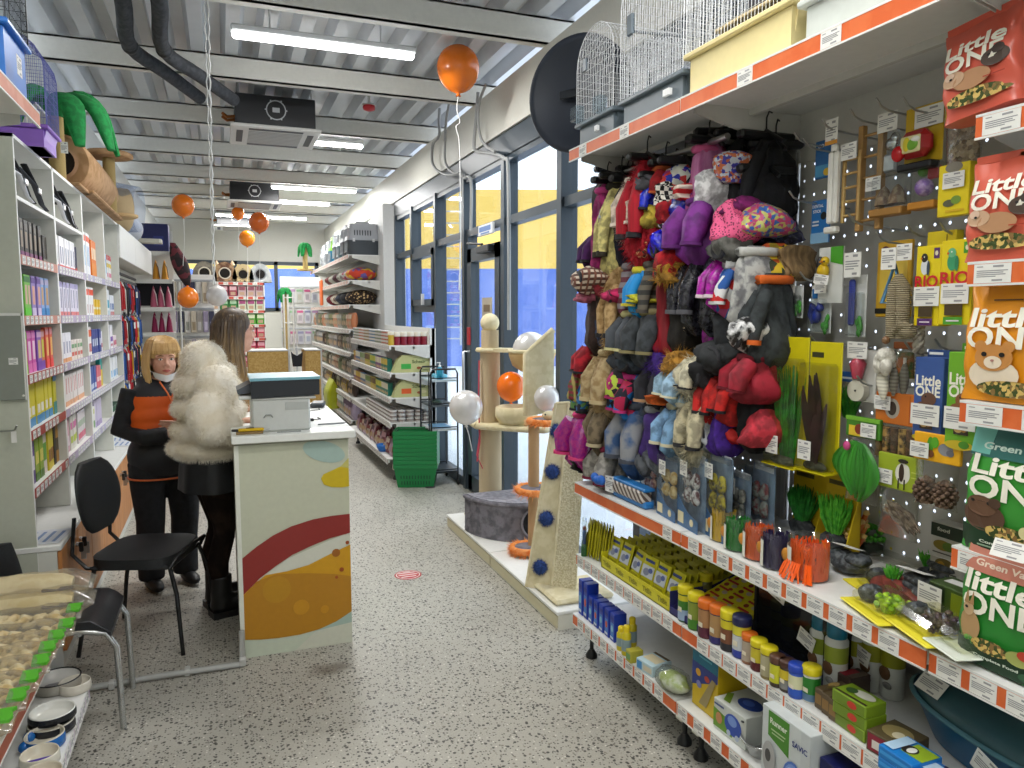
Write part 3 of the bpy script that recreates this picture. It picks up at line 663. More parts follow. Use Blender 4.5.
# ================================================================= STOCK ON THE RIGHT-HAND SHELVING
def art(b,w,h,y,items):
    """printed shapes on a front face: r rectangle, e ellipse, t lettering, p outline; x from -.5 to .5, z from 0 to 1"""
    for it in items:
        y-=.0006; k=it[0]
        if k=='g':
            _,z0,z1,x0,x1,c=it; b.use(mt(c,.45)); b.grid(lambda a,j:((x0+(x1-x0)*a)*w,y,(z0+(z1-z0)*j)*h),12,8,sm=True); continue
        if k=='t':
            _,s,x,z,hh,c=it[:6]; mw=it[6]*w if len(it)>6 else None; b.text(s,x*w,y,z*h,w=mw,h=hh*h,m=c if not isinstance(c,str) else mt(c,.5)); continue
        c=it[-1]; b.use(mt(c,.45) if isinstance(c,str) else c)
        if k=='r': _,x,z,a,d,_=it; b.box((x-a/2)*w,(x+a/2)*w,y,y+.0004,(z-d/2)*h,(z+d/2)*h)
        elif k=='e': _,x,z,a,d,_=it; b.prism([(x*w+a*w*math.cos(2*PI*i/18),z*h+d*h*math.sin(2*PI*i/18)) for i in range(18)],y,y+.0004)
        elif k=='p': b.prism([(x*w,z*h) for x,z in it[1]],y,y+.0004)
    return b
def pos(u0,u1,v0,v1,x,label,name,cat,group=None,rz=-PI/2,kx=1.):
    yc,w,z0,h=rx(u0,u1,v0,v1,x); return T(name,label,cat,(x,yc,z0),rz,group),w*kx,h
def hook(u,v,x0=1.74,s='B'):
    """pegboard hook, tip at a pixel on the plane x0"""
    q=onx(u,v,x0); r=SECT[s]; yc=r.location.y
    a=yc-q.y; d=PEGX-x0; b=B(STEELROD).tube([(a,0,q.z-.045),(a,-d+.05,q.z-.03),(a,-d+.02,q.z-.02),(a,-d,q.z)],.0032,6); b.build('peg_hook',r)
CLEARB=clear('f2f5f5',.35,.12,.05)
YEL='e6cf1c'
def carton(t,w,h,d,col,items,name='carton',tagat=None,bev=.002):
    b=B(mt(col,.4)); b.box(-w/2,w/2,-d/2,d/2,0,h,bev); art(b,w,h,-d/2,items); o=b.build(name,t)
    if tagat: ptag(t,tagat[0]*w,-d/2-.005,tagat[1]*h,*(tagat[2:] or ()))
    return o
def header_bag(t,w,h,hf,col,items,tagat=None,fill=None,tint='eeeeea'):
    """hanging clear bag with a printed header card"""
    b=B(mt(col,.45)); b.box(-w/2,w/2,-.006,.006,h*(1-hf),h,.002); b.T=Matrix.Translation((0,0,h*(1-hf))); art(b,w,h*hf,-.006,items); b.off(); b.build('header_card',t)
    c=B(clear(tint,.3,.1,.08)); dd=.022
    c.grid(lambda a,j:(w*.48*(1-.1*math.sin(PI*j))*math.cos(2*PI*a),dd*math.sin(PI*min(1,.15+j*.9))*math.sin(2*PI*a),h*(1-hf)*(1-j)),20,8,cu=True); c.build('clear_bag',t)
    if fill: fill(t)
    if tagat: ptag(t,tagat[0]*w,-.012,tagat[1]*h)
# ---- hooks
for u,v in ((850,109),(822,119),(795,133),(876,98),(903,97),(848,213),(876,231),(907,224),(940,222),(803,138),(789,191),(800,272),(788,335),(810,335),(935,339),(905,342),(857,376),(870,447),(930,434)): hook(u,v)
# ---- hanging toys and packs
P3='toys hanging on the pegboard'
t,w,h=pos(816,834,140,178,1.86,'blue cardboard strip pack behind the white perch tube, upper of two','blister_pack','pet toy'); carton(t,w,h,.008,'1d5f9c',[('r',0,.2,.9,.3,'4a94c0'),('e',.2,.15,.2,.1,'d8b02a'),('t','BIO',-.15,.85,.1,'e6eef4')])
t,w,h=pos(812,830,200,243,1.86,'blue cardboard strip pack with white print, lower of two','blister_pack','pet toy'); carton(t,w,h,.008,'2a74bc',[('r',0,.12,1,.24,'8ab8dc'),('e',.2,.62,.16,.09,'151515'),('t','DENTAL',-.12,.86,.07,'eef3f8'),('t','STICK',-.14,.74,.07,'eef3f8'),('r',-.2,.5,.35,.04,'e0e8f0'),('r',-.2,.42,.35,.04,'e0e8f0')])
t,w,h=pos(828,839,152,233,1.80,'white plastic perch tube hanging beside the wooden ladder','perch_tube','pet toy')
B(mt('ecebe4',.35)).box(-w*.45,-w*.02,-.01,.01,.03,h,.005).box(w*.04,w*.45,-.01,.01,.03,h,.005).cyl((0,0,h),(0,0,h+.02),.012,n=12).box(-w*.6,w*.5,-.012,.012,0,.02,.004).build('tube',t); ptag(t,0,-.016,h+.06,.05,.075); B(mt('d8962a',.5)).box(-.025,.025,-.018,-.017,h+.02,h+.032).build('tag_band',t)
def ladder(u0,u1,v0,v1,label,rung,c,x=1.82):
    t,w,h=pos(u0,u1,v0,v1,x,label,'toy_ladder','pet toy'); m=mt(c,.6,kind='streak',c2='b08850',s=60); d=.006*rung
    for s in(-1,1): B(m).box(s*w*.45-d,s*w*.45+d,-d,d,0,h,.002).build('side_rail',t)
    n=5
    for i in range(n): B(m).cyl((-w*.45,0,h*(i+.5)/n),(w*.45,0,h*(i+.5)/n),.0045,n=8).build('rung',t)
    return t,w,h
t,w,h=ladder(843,860,152,222,'pale wooden toy ladder with thin rails',.9,'cfb070'); ptag(t,.0,-.016,h-.0,.06,.05)
t,w,h=ladder(860,882,124,230,'darker brown wooden toy ladder with thick rails',1.6,'b08a54',1.84); ptag(t,.35*w,-.02,h*.42)
t,w,h=pos(884,906,132,176,1.86,'clear pack with a shiny metal bell toy','toy_pack','pet toy'); B(CLEARB).box(-w/2,w/2,-.03,.0,0,h,.006).build('blister',t); B(mt('c8cac8',.2,.9)).ball((0,-.012,h*.72),(.024,.014,.02)).ball((.01,-.012,h*.82),(.016,.012,.02)).build('bell',t); B(mt('9ea4a6',.3,.5)).box(-w*.35,w*.3,-.02,-.008,h*.08,h*.5,.004).use(mt('dfe4e6',.2)).box(-w*.25,w*.2,-.022,-.02,h*.13,h*.45).build('mirror',t); ptag(t,.0,-.034,h+.025,.07,.055)
t,w,h=pos(905,943,105,163,1.84,'yellow card with a red telephone shaped rattle','toy_pack','pet toy'); B(mt('c9a61c',.5)).box(-w/2,w/2,0,.005,0,h,.002).build('backing_card',t)
B(mt('a81b1e',.3)).box(-w*.4,w*.4,-.05,0,h*.08,h*.55,.02).build('rattle_body',t); B(mt('e0d8a0',.3)).box(-w*.22,w*.3,-.056,-.05,h*.15,h*.44,.008).use(mt('6ea82a',.3)).ball((w*.1,-.055,h*.28),(.02,.006,.015)).use(mt('d8c82a',.3)).ball((-w*.05,-.055,h*.3),(.012,.006,.02)).use(mt('e8e8e0',.3)).ball((w*.18,-.055,h*.36),(.014,.006,.009)).build('beads',t); B(mt('c01820',.25)).ball((-w*.3,-.05,h*.18),(.02,.015,.022)).build('dial',t); ptag(t,.02,-.006,h*.78,.09,.055); B(BLK).box(-w*.42,w*.48,-.04,0,-.02,0,.004).build('base_tray',t)
t,w,h=pos(918,945,163,205,1.86,'clear pack with a lilac and red ball toy on an orange base card','toy_pack','pet toy'); B(CLEARB).box(-w/2,w/2,-.035,.0,0,h,.006).build('blister',t); B(mt('8a6ab0',.25,kind='noise',c2='b8a0d0',s=60)).ball((-.005,-.02,h*.42),.025).build('ball',t); B(mt('b01a28',.4)).box(.0,w*.45,-.02,-.004,h*.6,h*.9,.004).use(mt('5a9a2a',.3)).ball((-.01,-.02,h*.8),.015).build('rattle',t); B(mt('c8862a',.5)).box(-w/2,w/2,-.04,0,-.012,h*.08,.003).build('base_card',t)
t,w,h=pos(880,913,176,212,1.85,'clear pack with brown bell shaped bird treats on a wooden base','toy_pack','pet toy'); B(CLEARB).box(-w/2,w/2,-.04,.0,0,h,.006).build('blister',t)
for s in(-1,1): B(mt('6a5440',.6,kind='noise',c2='8a7a60',s=80)).lathe([(.026,0),(.024,.02),(.012,.045),(.003,.055)],(s*w*.2,-.02,h*.2),14).build('treat_bell',t)
B(mt('a87a3a',.6)).box(-w/2,w/2,-.045,0,-.012,h*.1,.003).build('base_card',t)
PEB=mt('6e5a44',.7,kind='pebble',c2='c8b498',s=90,bump=.8)
def bagfill(t,w,h,hf,m,fr_=.8): 
    b=B(m); hh=h*(1-hf)*fr_; n0=len(b.v); b.grid(lambda a,j:(w*.45*math.cos(2*PI*a)*(1-.15*j),.019*math.sin(2*PI*a)*(1-.4*j),hh*j),16,6,cu=True); b.add([b.v[n0+80+i] for i in range(16)],[tuple(range(16))]); b.build('contents',t)
t,w,h=pos(945,984,104,182,1.80,'clear bag of brown pellets under a yellow header card','treat_bag','pet treats'); header_bag(t,w,h,.25,'c9b01e',[('r',0,.5,.8,.3,'d8c84a')]); bagfill(t,w,h,.25,PEB,.92)
t,w,h=pos(942,973,164,216,1.76,'yellow handled box with a bird drawing, under the brown pellets','treat_box','pet treats'); carton(t,w,h,.03,YEL,[('e',0,.93,.28,.1,'8a8478'),('e',-.1,.25,.2,.07,'5a5a44'),('e',.12,.3,.16,.08,'7a9a3a'),('r',.1,.1,.6,.04,'d8b020')],tagat=(.05,.68,.06,.04))
t,w,h=pos(818,842,247,284,1.80,'yellow and black plastic bird toy on a green card','toy_pack','pet toy'); B(mt('d8dad6',.4)).box(-w/2,w/2,.004,.009,-.06,h).use(mt('4aa02a',.5)).prism([(0,h),(w*.5,h),(w*.5,h*.5),(.0,h*.6)],.002,.004).build('card',t)
b=B(mt('d8b31c',.35)).ball((-.012,-.015,h*.35),(.022,.016,.024)).ball((-.002,-.018,h*.62),(.014,.013,.014)).use(mt('26282a',.4)).ball((-.028,-.012,h*.5),(.012,.012,.03)).ball((.006,-.03,h*.6),.003,6,4).use(mt('c87a1c',.4)).cyl((-.002,-.03,h*.6),(-.002,-.042,h*.58),.005,.001,8).build('bird',t); ptag(t,.008,-.04,h*.12,.06,.03,(0,.15,0))
GR=mt('3c9a28',.5); NV=mt('26368c',.35)
def branch(t,x,z,s=1): 
    b=B(GR)
    for i in range(9): b.ball((x+U(-.012,.012)*s,-.008,z+U(-.022,.022)*s),(.008,.005,.012),7,5,.2)
    b.build('leaf_print',t)
def tcard(t,w,h): B(mt('dfe1df',.45)).box(-w/2,w/2,0,.003,0,h,.001).build('card',t); B(CLEARB).box(-w*.48,w*.48,-.022,0,h*.02,h*.72,.006).build('blister',t)
t,w,h=pos(782,803,286,318,1.82,'card with a dark blue fan shaped toy','toy_pack','pet toy'); tcard(t,w,h); b=B(NV)
for i in range(7):
    a=PI*(.15+.7*i/6); b.tube([(-.004,-.012,h*.12),(-.004+.03*math.cos(a),-.014,h*.12+.04*math.sin(a))],[.004,.008],6)
b.build('fan',t); branch(t,w*.34,h*.25); ptag(t,.01,-.026,h*.98,.06,.045)
t,w,h=pos(811,831,285,333,1.82,'card with a dark blue squirrel toy','toy_pack','pet toy'); tcard(t,w,h); B(NV).ball((-.006,-.012,h*.35),(.018,.012,.024)).ball((.01,-.014,h*.52),.013).tube([(-.02,-.012,h*.2),(-.032,-.012,h*.38),(-.022,-.012,h*.58),(-.012,-.012,h*.5)],[.006,.01,.011,.005],8).ball((.004,-.014,h*.6),(.005,.004,.008),8,5).build('squirrel',t); B(mt('2a6fb0',.5)).box(-w*.45,w*.1,-.001,0,h*.72,h*.92).build('label_print',t); branch(t,w*.3,h*.18); ptag(t,.022,-.026,h*.95,.05,.04)
t,w,h=pos(849,866,275,337,1.82,'card with a straight dark blue stick toy','toy_pack','pet toy'); tcard(t,w,h); B(mt('33429c',.4,kind='hstripe',c2='26327c',s=60)).box(-.024,.0,-.018,-.004,h*.18,h*.93,.006).build('stick',t); branch(t,w*.22,h*.17); ptag(t,.0,-.026,h+.03,.065,.075)
t,w,h=pos(878,912,241,317,1.86,'yellow packed treat sticks behind the blue triangle swing','treat_pack','pet treats'); carton(t,w,h,.012,'c79c28',[('r',0,.5,.8,.6,'d8b84a'),('r',0,.08,1,.07,'1a1814'),('e',-.25,.88,.12,.06,'5a2a3a'),('r',.25,.08,.3,.03,'c8c8c0')])
t,w,h=pos(880,908,264,307,1.76,'blue triangular plastic swing','bird_swing','pet toy'); B(mt('5b93bb',.35)).tube([(-w*.4,0,.012),(0,0,h),(w*.4,0,.012)],.006,8,closed=True).build('frame',t); ptag(t,-.012,-.01,h+.015,.05,.06); ptag(t,.035,-.006,h+.03,.05,.045)
SIS=mt('d3c5a0',.9,kind='hstripe',c2='a8987a',s=55,bump=1.2)
t,w,h=pos(884,912,275,350,1.70,'thick coiled sisal rope toy with a knot and a wooden bead','rope_toy','pet toy')
for s in(-1,1): B(SIS).tube([(s*.016,0,.03),(s*.017,0,h*.5),(s*.014,0,h*.85),(0,0,h)],[.015,.017,.017,.008],14).build('coil',t)
B(SIS).ball((.04,-.006,h*.25),(.024,.02,.02)).tube([(.0,-.01,.05),(.03,-.02,.07),(.055,-.01,.06)],.011,8).build('knot',t); B(mt('7a5a3a',.4)).ball((-.016,-.02,h*.13),.011).build('bead',t)
t,w,h=pos(911,928,293,352,1.74,'grey twisted rope with a frayed tassel end','rope_toy','pet toy'); R_=mt('b9b3a5',.9,kind='noise',c2='8a8478',s=60)
for k in range(3): B(R_).tube([(.008*math.cos(j*.9+k*2.1),.008*math.sin(j*.9+k*2.1),h*.78*j/14) for j in range(15)],.008,7).build('strand',t)
b=B(R_).ball((-.004,0,h*.85),(.02,.018,.018)); 
for i in range(60): a=U(0,6.3); b.tube([(0,0,h*.85),(.03*math.cos(a),.03*math.sin(a),h*.85+U(-.02,.04))],.0016,3)
b.build('tassel',t)
# feed boxes with a bird, lettered RIO
for (u0,u1,v0,v1,x,pp,bird,nm) in ((922,947,246,326,1.74,'56306a','l','yellow lovebird feed box lettered RIO with a purple tag'),(947,979,240,325,1.72,'4d9a2c','b','yellow budgerigar feed box lettered RIO with a green tag')):
    t,w,h=pos(u0,u1,v0,v1,x,nm.replace(' lettered RIO',''),'feed_box','pet food')
    bi=[('e',-.12,.74,.16,.1,'d8dce0' if bird=='l' else '3f9a6a'),('e',-.14,.85,.13,.055,'2a2420' if bird=='l' else '6ab88a'),('e',.03,.72,.06,.09,'3a4a5a' if bird=='l' else '2f7f55'),('e',-.25,.845,.035,.014,'d86a2a'),('e',-.13,.86,.02,.01,'f0f0f0')]
    carton(t,w,h,.05,YEL,[('r',.32,.9,.22,.13,pp),('e',.32,.9,.06,.03,'e8e0c0')]+bi+[('t','RIO',0,.555,.15,'c8202a',.92),('r',.02,.18,.56,.13,'4a3c26'),('r',.02,.05,.6,.09,pp),('r',.02,.05,.4,.015,'e8e0e8')],'carton',(.04,.37,.075,.05))
t,w,h=pos(931,960,231,250,1.80,'yellow box flap standing behind the two bird feed boxes','feed_box','pet food'); carton(t,w,h,.03,'d6bf1a',[('r',.2,.5,.03,.6,'4a3a16')])
# bird lantern on a card
t,w,h=pos(852,876,350,402,1.80,'white card with a pink lantern and a white wheel','toy_pack','pet toy'); B(mt('cfcfca',.4)).box(-w/2,w/2,0,.004,0,h,.001).build('card',t)
B(mt('b8485a',.3)).lathe([(.014,0),(.024,.045),(.016,.058),(.004,.068)],(-.005,-.02,h*.45),8).build('lantern',t); B(mt('d8d4c4',.5)).cyl((-.005,-.004,h*.22),(-.005,-.026,h*.22),.032,n=24).use(BLK).cyl((-.005,-.026,h*.22),(-.005,-.028,h*.22),.003,n=8).build('wheel',t); ptag(t,.0,-.03,h+.0,.075,.05)
def cuttle(u0,u1,v0,v1,x,c,label,tilt=0):
    t,w,h=pos(u0,u1,v0,v1,x,label,'cuttlebone','pet treats'); B(mt(c,.6,kind='hstripe',c2='c8c4b4' if c>'c' else '6a665a',s=30)).grid(lambda a,j:(w*.42*math.sin(PI*(.04+.92*j))**.7*math.cos(2*PI*a)+tilt*(j-.5),.012*math.sin(PI*(.04+.92*j))*math.sin(2*PI*a),h*j),14,12,cu=True).build('bone',t); B(mt('d8d4ca',.8)).tube([(0,0,h*.95),(0,0,h*1.12)],.004,6).build('cord',t)
cuttle(876,889,366,400,1.72,'e4e0d0','white ribbed cuttlebone hanging beside the lantern card',-.01); cuttle(889,899,366,396,1.74,'8a867a','grey cuttlebone, first right of the white one'); cuttle(899,909,362,398,1.76,'7c786c','grey cuttlebone under the orange bag')
cuttle(914,925,348,386,1.78,'a8a294','pale grey cuttlebone next to the blue feed box')
t,w,h=pos(879,893,344,372,1.71,'white knotted rope toy above the white cuttlebone','rope_toy','pet toy'); B(mt('e2dfd4',.9,kind='noise',c2='b8b4a8',s=50,bump=.8)).ball((0,0,h*.55),(.03,.022,.026)).ball((.01,-.01,h*.2),(.018,.014,.026)).ball((-.018,-.006,h*.3),(.016,.014,.03)).build('knot',t)
t,w,h=pos(894,916,342,378,1.80,'bag of orange brown nibble sticks behind the rope toy','treat_bag','pet treats'); header_bag(t,w,h,.2,'8a4a1e',[]); bagfill(t,w,h,.2,mt('a8602a',.6,kind='noise',c2='3a5a20',s=30),.9)
t,w,h=pos(840,863,372,418,1.84,'clear pack of green fern with a blue header','plant_pack','aquarium plant'); header_bag(t,w,h,.22,'2a5a9c',[('r',0,.4,.7,.2,'d8e0ea')])
FERN=mt('2f8a2a',.6,kind='noise',c2='4cae36',s=40)
def fronds(t,n,w,h,m,name='fronds',y=-.005,sp=1.,r=.0018):
    b=B(m)
    for i in range(n):
        a=U(0,6.3); rr=U(.1,1)*w*.5; x,yy=rr*math.cos(a)*sp,rr*math.sin(a)*.6; b.tube([(x*.4,y+yy*.4,0),(x*.9,y+yy,h*U(.45,.6)),(x*1.15+U(-.006,.006),y+yy*1.2,h*U(.75,1.05))],[r,r*1.8,r*.4],4)
    return b.build(name,t)
fronds(t,70,w,h*.72,FERN)
# small animal food boxes, lettered Little ONE
for (u0,u1,v0,v1,x,c,nm,an) in ((921,950,357,440,1.74,'3c5a9c','blue small animal food box with a brown rodent','6a4a3a'),(954,988,352,448,1.72,'6fae2c','lime green small animal food box with a rabbit','8a5a3a')):
    t,w,h=pos(u0,u1,v0,v1,x,nm,'food_box','pet food')
    carton(t,w,h,.055,c,[('t','Little',0,.72,.13,'f1efe2',.86),('t','ONE',0,.59,.13,'f1efe2',.86),('e',.05,.5,.26,.08,an),('e',-.05,.42,.3,.05,an),('e',-.05,.53,.03,.012,'141414'),('r',.02,.19,.44,.1,'3a3026'),('e',-.06,.19,.12,.03,'c0a060'),('e',.12,.2,.08,.03,'a87a3a'),('e',0,.03,.44,.05,'c8b02a'),('e',.15,.04,.16,.04,'4a8a2a')],'carton',(-.02,.31,.085,.055)); B(mt('2f4a80' if c[0]=='3' else '5a962a',.4)).box(-w*.3,w*.45,-.004,.0,h,h*1.09).use(TAGM).box(-.02,.02,-.005,-.004,h*1.03,h*1.06).build('hang_tab',t)
# header bags
t,w,h=pos(876,920,393,462,1.76,'clear bag of brown chew sticks under a folded orange card','treat_bag','pet treats'); header_bag(t,w,h,.46,'d8772a',[('e',-.1,.5,.17,.32,'b8b0a4'),('e',-.1,.5,.1,.22,'4a3c34'),('r',.3,.5,.01,.9,'b85a1a')],(-.3,.84))
b=None
for i in range(5): B(mt(('8a6a3a','b08a4a','6a5038','b89858','7a5a40')[i],.7,kind='noise',c2='4a3a28',s=60)).tube([(w*(-.36+.18*i),-.008,.01),(w*(-.36+.18*i)+.003,-.01,h*.5)],[.011,.013],9).build('chew_stick',t)
t,w,h=pos(878,921,455,538,1.72,'clear bag of dark roots under a lime green goat card','treat_bag','pet treats'); header_bag(t,w,h,.42,'9fb22c',[('e',.1,.5,.17,.3,'e6e4d8'),('e',.16,.62,.1,.16,'e6e4d8'),('e',.08,.52,.06,.26,'3a2a20'),('r',.02,.2,.03,.3,'2a2420'),('r',.16,.2,.03,.3,'2a2420'),('e',.12,.86,.12,.06,'2a2420'),('r',.4,.6,.16,.03,'c8d060'),('r',.4,.45,.16,.03,'c8d060')],(-.3,.72))
b=B(mt('5a4a3c',.85,kind='noise',c2='8a7a68',s=50,bump=.6))
for i in range(26): x=U(-.05,.0); b.tube([(x,U(-.01,.01),h*.38+U(-.02,.01)),(x+U(.02,.05),U(-.012,.012),h*.25+U(-.02,.02)),(x+U(.05,.09),U(-.01,.01),h*.08+U(0,.03))],[U(.003,.007),.006,.002],5)
b.build('roots',t)
t,w,h=pos(914,961,434,508,1.70,'clear bag of two pine cones under an orange mouse card','treat_bag','pet treats'); header_bag(t,w,h,.38,'efb01c',[('e',.2,.5,.16,.22,'8a8a90'),('e',.3,.4,.08,.12,'6a6a72'),('e',-.12,.6,.07,.28,'4a9a2a'),('e',-.02,.7,.08,.2,'5aaa2a'),('e',-.1,.28,.07,.14,'7a4a2a')],(-.33,.76))
for x in(-.026,.03):
    b=B(mt('4a3628',.8,kind='noise',c2='7a6250',s=80))
    for j in range(7):
        r=.028*math.sin(PI*(.2+.72*j/7))
        for k in range(8): a=2*PI*(k+.5*(j%2))/8; b.ball((x+r*math.cos(a),r*.8*math.sin(a)-.004,.012+.009*j),(.008,.007,.006),6,4)
    b.ball((x,-.004,.045),(.02,.016,.035),8,6); b.build('pine_cone',t)
t,w,h=pos(846,880,417,503,1.74,'bag of broad green plastic leaves with a pink flower','plant_pack','aquarium plant'); header_bag(t,w,h,.24,'4a8a2c',[('r',-.15,.3,.5,.5,'e8c83a'),('e',-.1,.4,.12,.25,'8a3a2a'),('r',0,.9,1,.2,'7ab83a')],(.22,.86,.055,.05))
LEAF=mt('3f9a2c',.4,kind='streak',c2='2a7020',s=30)
for i in range(9):
    a=(i-4)*.1; ln=h*.66*U(.85,1.05); x0=(i-4)*w*.07; B(LEAF).grid(lambda p,j,x0=x0,a=a,i=i:(x0+(p-.5)*w*.36*math.sin(PI*(.08+.9*j))+a*.12*math.sin(PI*j),-.01-.004*i%3-.012*math.sin(PI*j)+abs(p-.5)*.018,h*.72-ln*j),5,9).build('leaf',t)
B(mt('c84a86',.5)).ball((-w*.22,-.035,h*.66),(.013,.008,.014)).build('flower',t)
def plantpack(u0,u1,v0,v1,label,mk,tg):
    t,w,h=pos(u0,u1,v0,v1,1.74,label,'plant_pack','aquarium plant'); B(mt('d9cb14',.4)).box(-w/2,w/2,0,.006,0,h,.002).box(-w/2,w/2,-.05,.006,0,.004).use(mt('3a3a20',.5)).box(-w*.42,-w*.05,-.001,0,h*.88,h*.92).build('backing_card',t)
    B(clear('f4f4d8',.35,.1,.03)).box(-w*.48,w*.48,-.052,-.002,.003,h*.84,.008).build('clear_cover',t); mk(t,w,h); B(mt('23272b',.6,kind='noise',c2='4a4e50',s=60)).ball((0,-.025,.018),(w*.36,.02,.016),12,7,.1).build('gravel_foot',t)
    if tg: ptag(t,tg*w,-.056,h*.17,.055,.06)
plantpack(775,807,337,466,'tall yellow pack with a dark green feathery plant',lambda t,w,h:fronds(t,120,w*.8,h*.75,mt('1f6a2c',.5,kind='noise',c2='2f9a3a',s=30),r=.0024),-.12)
def purple(t,w,h):
    b=B(mt('3c1c34',.5,kind='noise',c2='241020',s=20))
    for i in range(7):
        x=U(-.3,.3)*w; ln=h*U(.45,.75); b.grid(lambda p,j,x=x,ln=ln:(x*(.4+j)+(p-.5)*w*.3*math.sin(PI*(.1+.85*j)),-.028+.02*math.sin(i*2+j*3)*.6,.02+ln*j),4,8)
    b.build('leaves',t)
plantpack(808,840,342,472,'tall yellow pack with a dark purple leafed plant',purple,-.12)
def bushcard(u0,u1,v0,v1,x,label,m):
    t,w,h=pos(u0,u1,v0,v1,x,label,'plant_pack','aquarium plant'); B(mt('cdae18',.45)).box(-w/2,w/2,.03,.036,0,h,.002).prism([(-.03,0),(.034,0),(.034,h*.9)],w/2-.004,w/2,'yz').use(mt('4a4214',.5)).box(-w*.4,w*.1,.028,.03,h*.84,h*.9).build('backing_card',t)
    b=B(mt('23262a',.7,kind='noise',c2='44484a',s=60)).ball((0,0,.03),(w*.34,.03,.03),12,7,.1); b.build('gravel_foot',t)
    o=fronds(t,170,w*.8,h*.5,m,'bush',0,1.,.0022); o.location=(0,0,.05)
MOSS=mt('3d9a26',.6,kind='noise',c2='67c23c',s=50)
bushcard(786,821,468,536,1.84,'yellow card pack with a dark green bush on the shelf, left one',mt('1f6a24',.6,kind='noise',c2='2f8a30',s=50)); bushcard(818,853,475,550,1.80,'yellow card pack with a bright green bush on the shelf, right one',MOSS)
# standing items on the first shelf
Z1=.853
def st(u,v,label,name,cat,group=None,rz=-PI/2,z=Z1):
    """stand a thing with its front foot at a pixel on a shelf top"""
    q=onz(u,v,z); return T(name,label,cat,(q.x,q.y,z),rz,group)
t=st(868,552,'round clear tub with a clipped green bush in front of a yellow card','plant_tub','aquarium plant'); B(mt('d6bd16',.45)).box(-.05,.06,.06,.066,0,.18,.002).use(mt('4a4214',.5)).box(-.04,.01,.058,.06,.14,.155).build('backing_card',t); B(clear('eaf4ea',.4,.08,.08)).lathe([(.047,0),(.05,.03),(.052,.05)],n=24).use(mt('3a3f3c',.6)).lathe([(.045,.003),(.045,.03),(0,.03)],n=20).build('tub',t)
b=B(MOSS)
for i in range(150): a,c=U(0,6.3),U(.0,1.5); r=.048; b.ball((r*math.sin(c)*math.cos(a),r*math.sin(c)*math.sin(a),.045+.045*math.cos(c)),(.007,.007,.007),6,4,.25)
b.build('bush',t)
t=st(950,588,'white and dark green carton with photographs of dried greens','food_box','pet food'); carton(t,.10,.19,.05,'c9c7be',[('r',0,.88,1,.2,'23382a'),('t','food',-.1,.9,.06,'d8ddd0',.4),('e',-.1,.66,.3,.08,'8a7a2a'),('e',.1,.66,.2,.07,'5a7a2a'),('r',0,.54,.8,.02,'5a5a50'),('e',0,.38,.3,.09,'6a5a2a'),('e',-.1,.36,.12,.06,'b0862a'),('r',0,.26,.8,.02,'5a5a50'),('e',0,.13,.26,.08,'4a7a30')])
t=st(1000,606,'white and dark green carton behind the lowest food bag','food_box','pet food'); carton(t,.10,.19,.05,'c9c7be',[('r',0,.88,1,.2,'23382a'),('e',0,.66,.35,.1,'7a7a2a'),('r',0,.5,.8,.02,'5a5a50')])
def bootpack(u0,u1,v0,v1,x,label,ca,cb,tg=True):
    t,w,h=pos(u0,u1,v0,v1,x,label,'bootie_pack','dog booties','clear packs of dog booties',-PI/2-.12,1.15); t.location.z=Z1; h=max(h,.1)
    b=B(clear('eef2f4',.5,.12,.06)).box(-w/2,w/2,-.035,.0,.0,h,.005); b.build('clear_box',t)
    B(mt('6a7a90',.5,kind='noise',c2='8aa0b8',s=12)).box(-w*.47,w*.47,-.003,-.001,.0,h*.98).use(mt('3f78b0',.45)).prism([(-w*.46,0),(w*.46,0),(w*.46,h*.16),(0,h*.22),(-w*.46,h*.42)],-.034,-.032).use(mt('d8dde0',.5)).box(-w*.4,w*.4,-.003,-.001,h*.9,h).use(mt('e4d8b0',.5)).box(-w*.4,-w*.15,-.036,-.034,h*.05,h*.2).ball((w*.2,-.034,h*.11),(.014,.003,.014)).build('insert_card',t)
    for i,(x,z) in enumerate(((-w*.16,h*.42),(w*.18,h*.42),(-w*.16,h*.64),(w*.18,h*.64))):
        B(mt(ca,.7,kind='noise',c2=cb,s=40)).ball((x,-.018,z),(w*.16,.013,h*.09)).ball((x+.003,-.018,z+h*.06),(w*.12,.012,h*.07)).use(mt(cb,.6)).box(x-w*.12,x+w*.12,-.03,-.026,z-.004,z+.004).build('bootie',t)
    if tg: ptag(t,-w*.15,-.038,h*.8,.055,.055)
bootpack(646,663,460,512,1.64,'clear pack of reddish dog booties, first from the clothes','8a4a3a','c8a088'); bootpack(663,685,465,527,1.61,'clear pack of tan dog booties, second from the clothes','c09a4a','e0c890'); bootpack(684,708,462,537,1.60,'clear pack of maroon dog booties with white bows','5a2a2e','e8e4e0'); bootpack(709,734,462,545,1.62,'clear pack of bright yellow dog booties','c8b41e','6a5a1a'); bootpack(733,752,478,545,1.68,'clear pack of dark grey dog booties beside the yellow ones','3a3a36','8a887c',True); bootpack(752,776,472,552,1.72,'clear pack of dark red striped dog booties','6a1a20','8a9088',False); bootpack(744,770,452,510,1.84,'clear pack of red striped dog booties hung behind','6a2024','7a7a72',False)
t,w,h=pos(612,645,479,509,1.56,'flat blue pack of striped dog booties lying at the end of the shelf','bootie_pack','dog booties'); t.location.z=Z1; b=B(mt('2a7ac0',.4)).box(-w/2,w/2,0,.05,0,.03,.008).box(-w/2,w/2,-.004,.05,.07,.085,.004).use(mt('5a4a42',.6,kind='stripe',c2='c8c0b8',s=18)).box(-w*.46,w*.46,-.01,.045,.02,.075,.01); b.build('pack',t); ptag(t,-w*.52,-.01,.05,.05,.07,(0,0,.3))
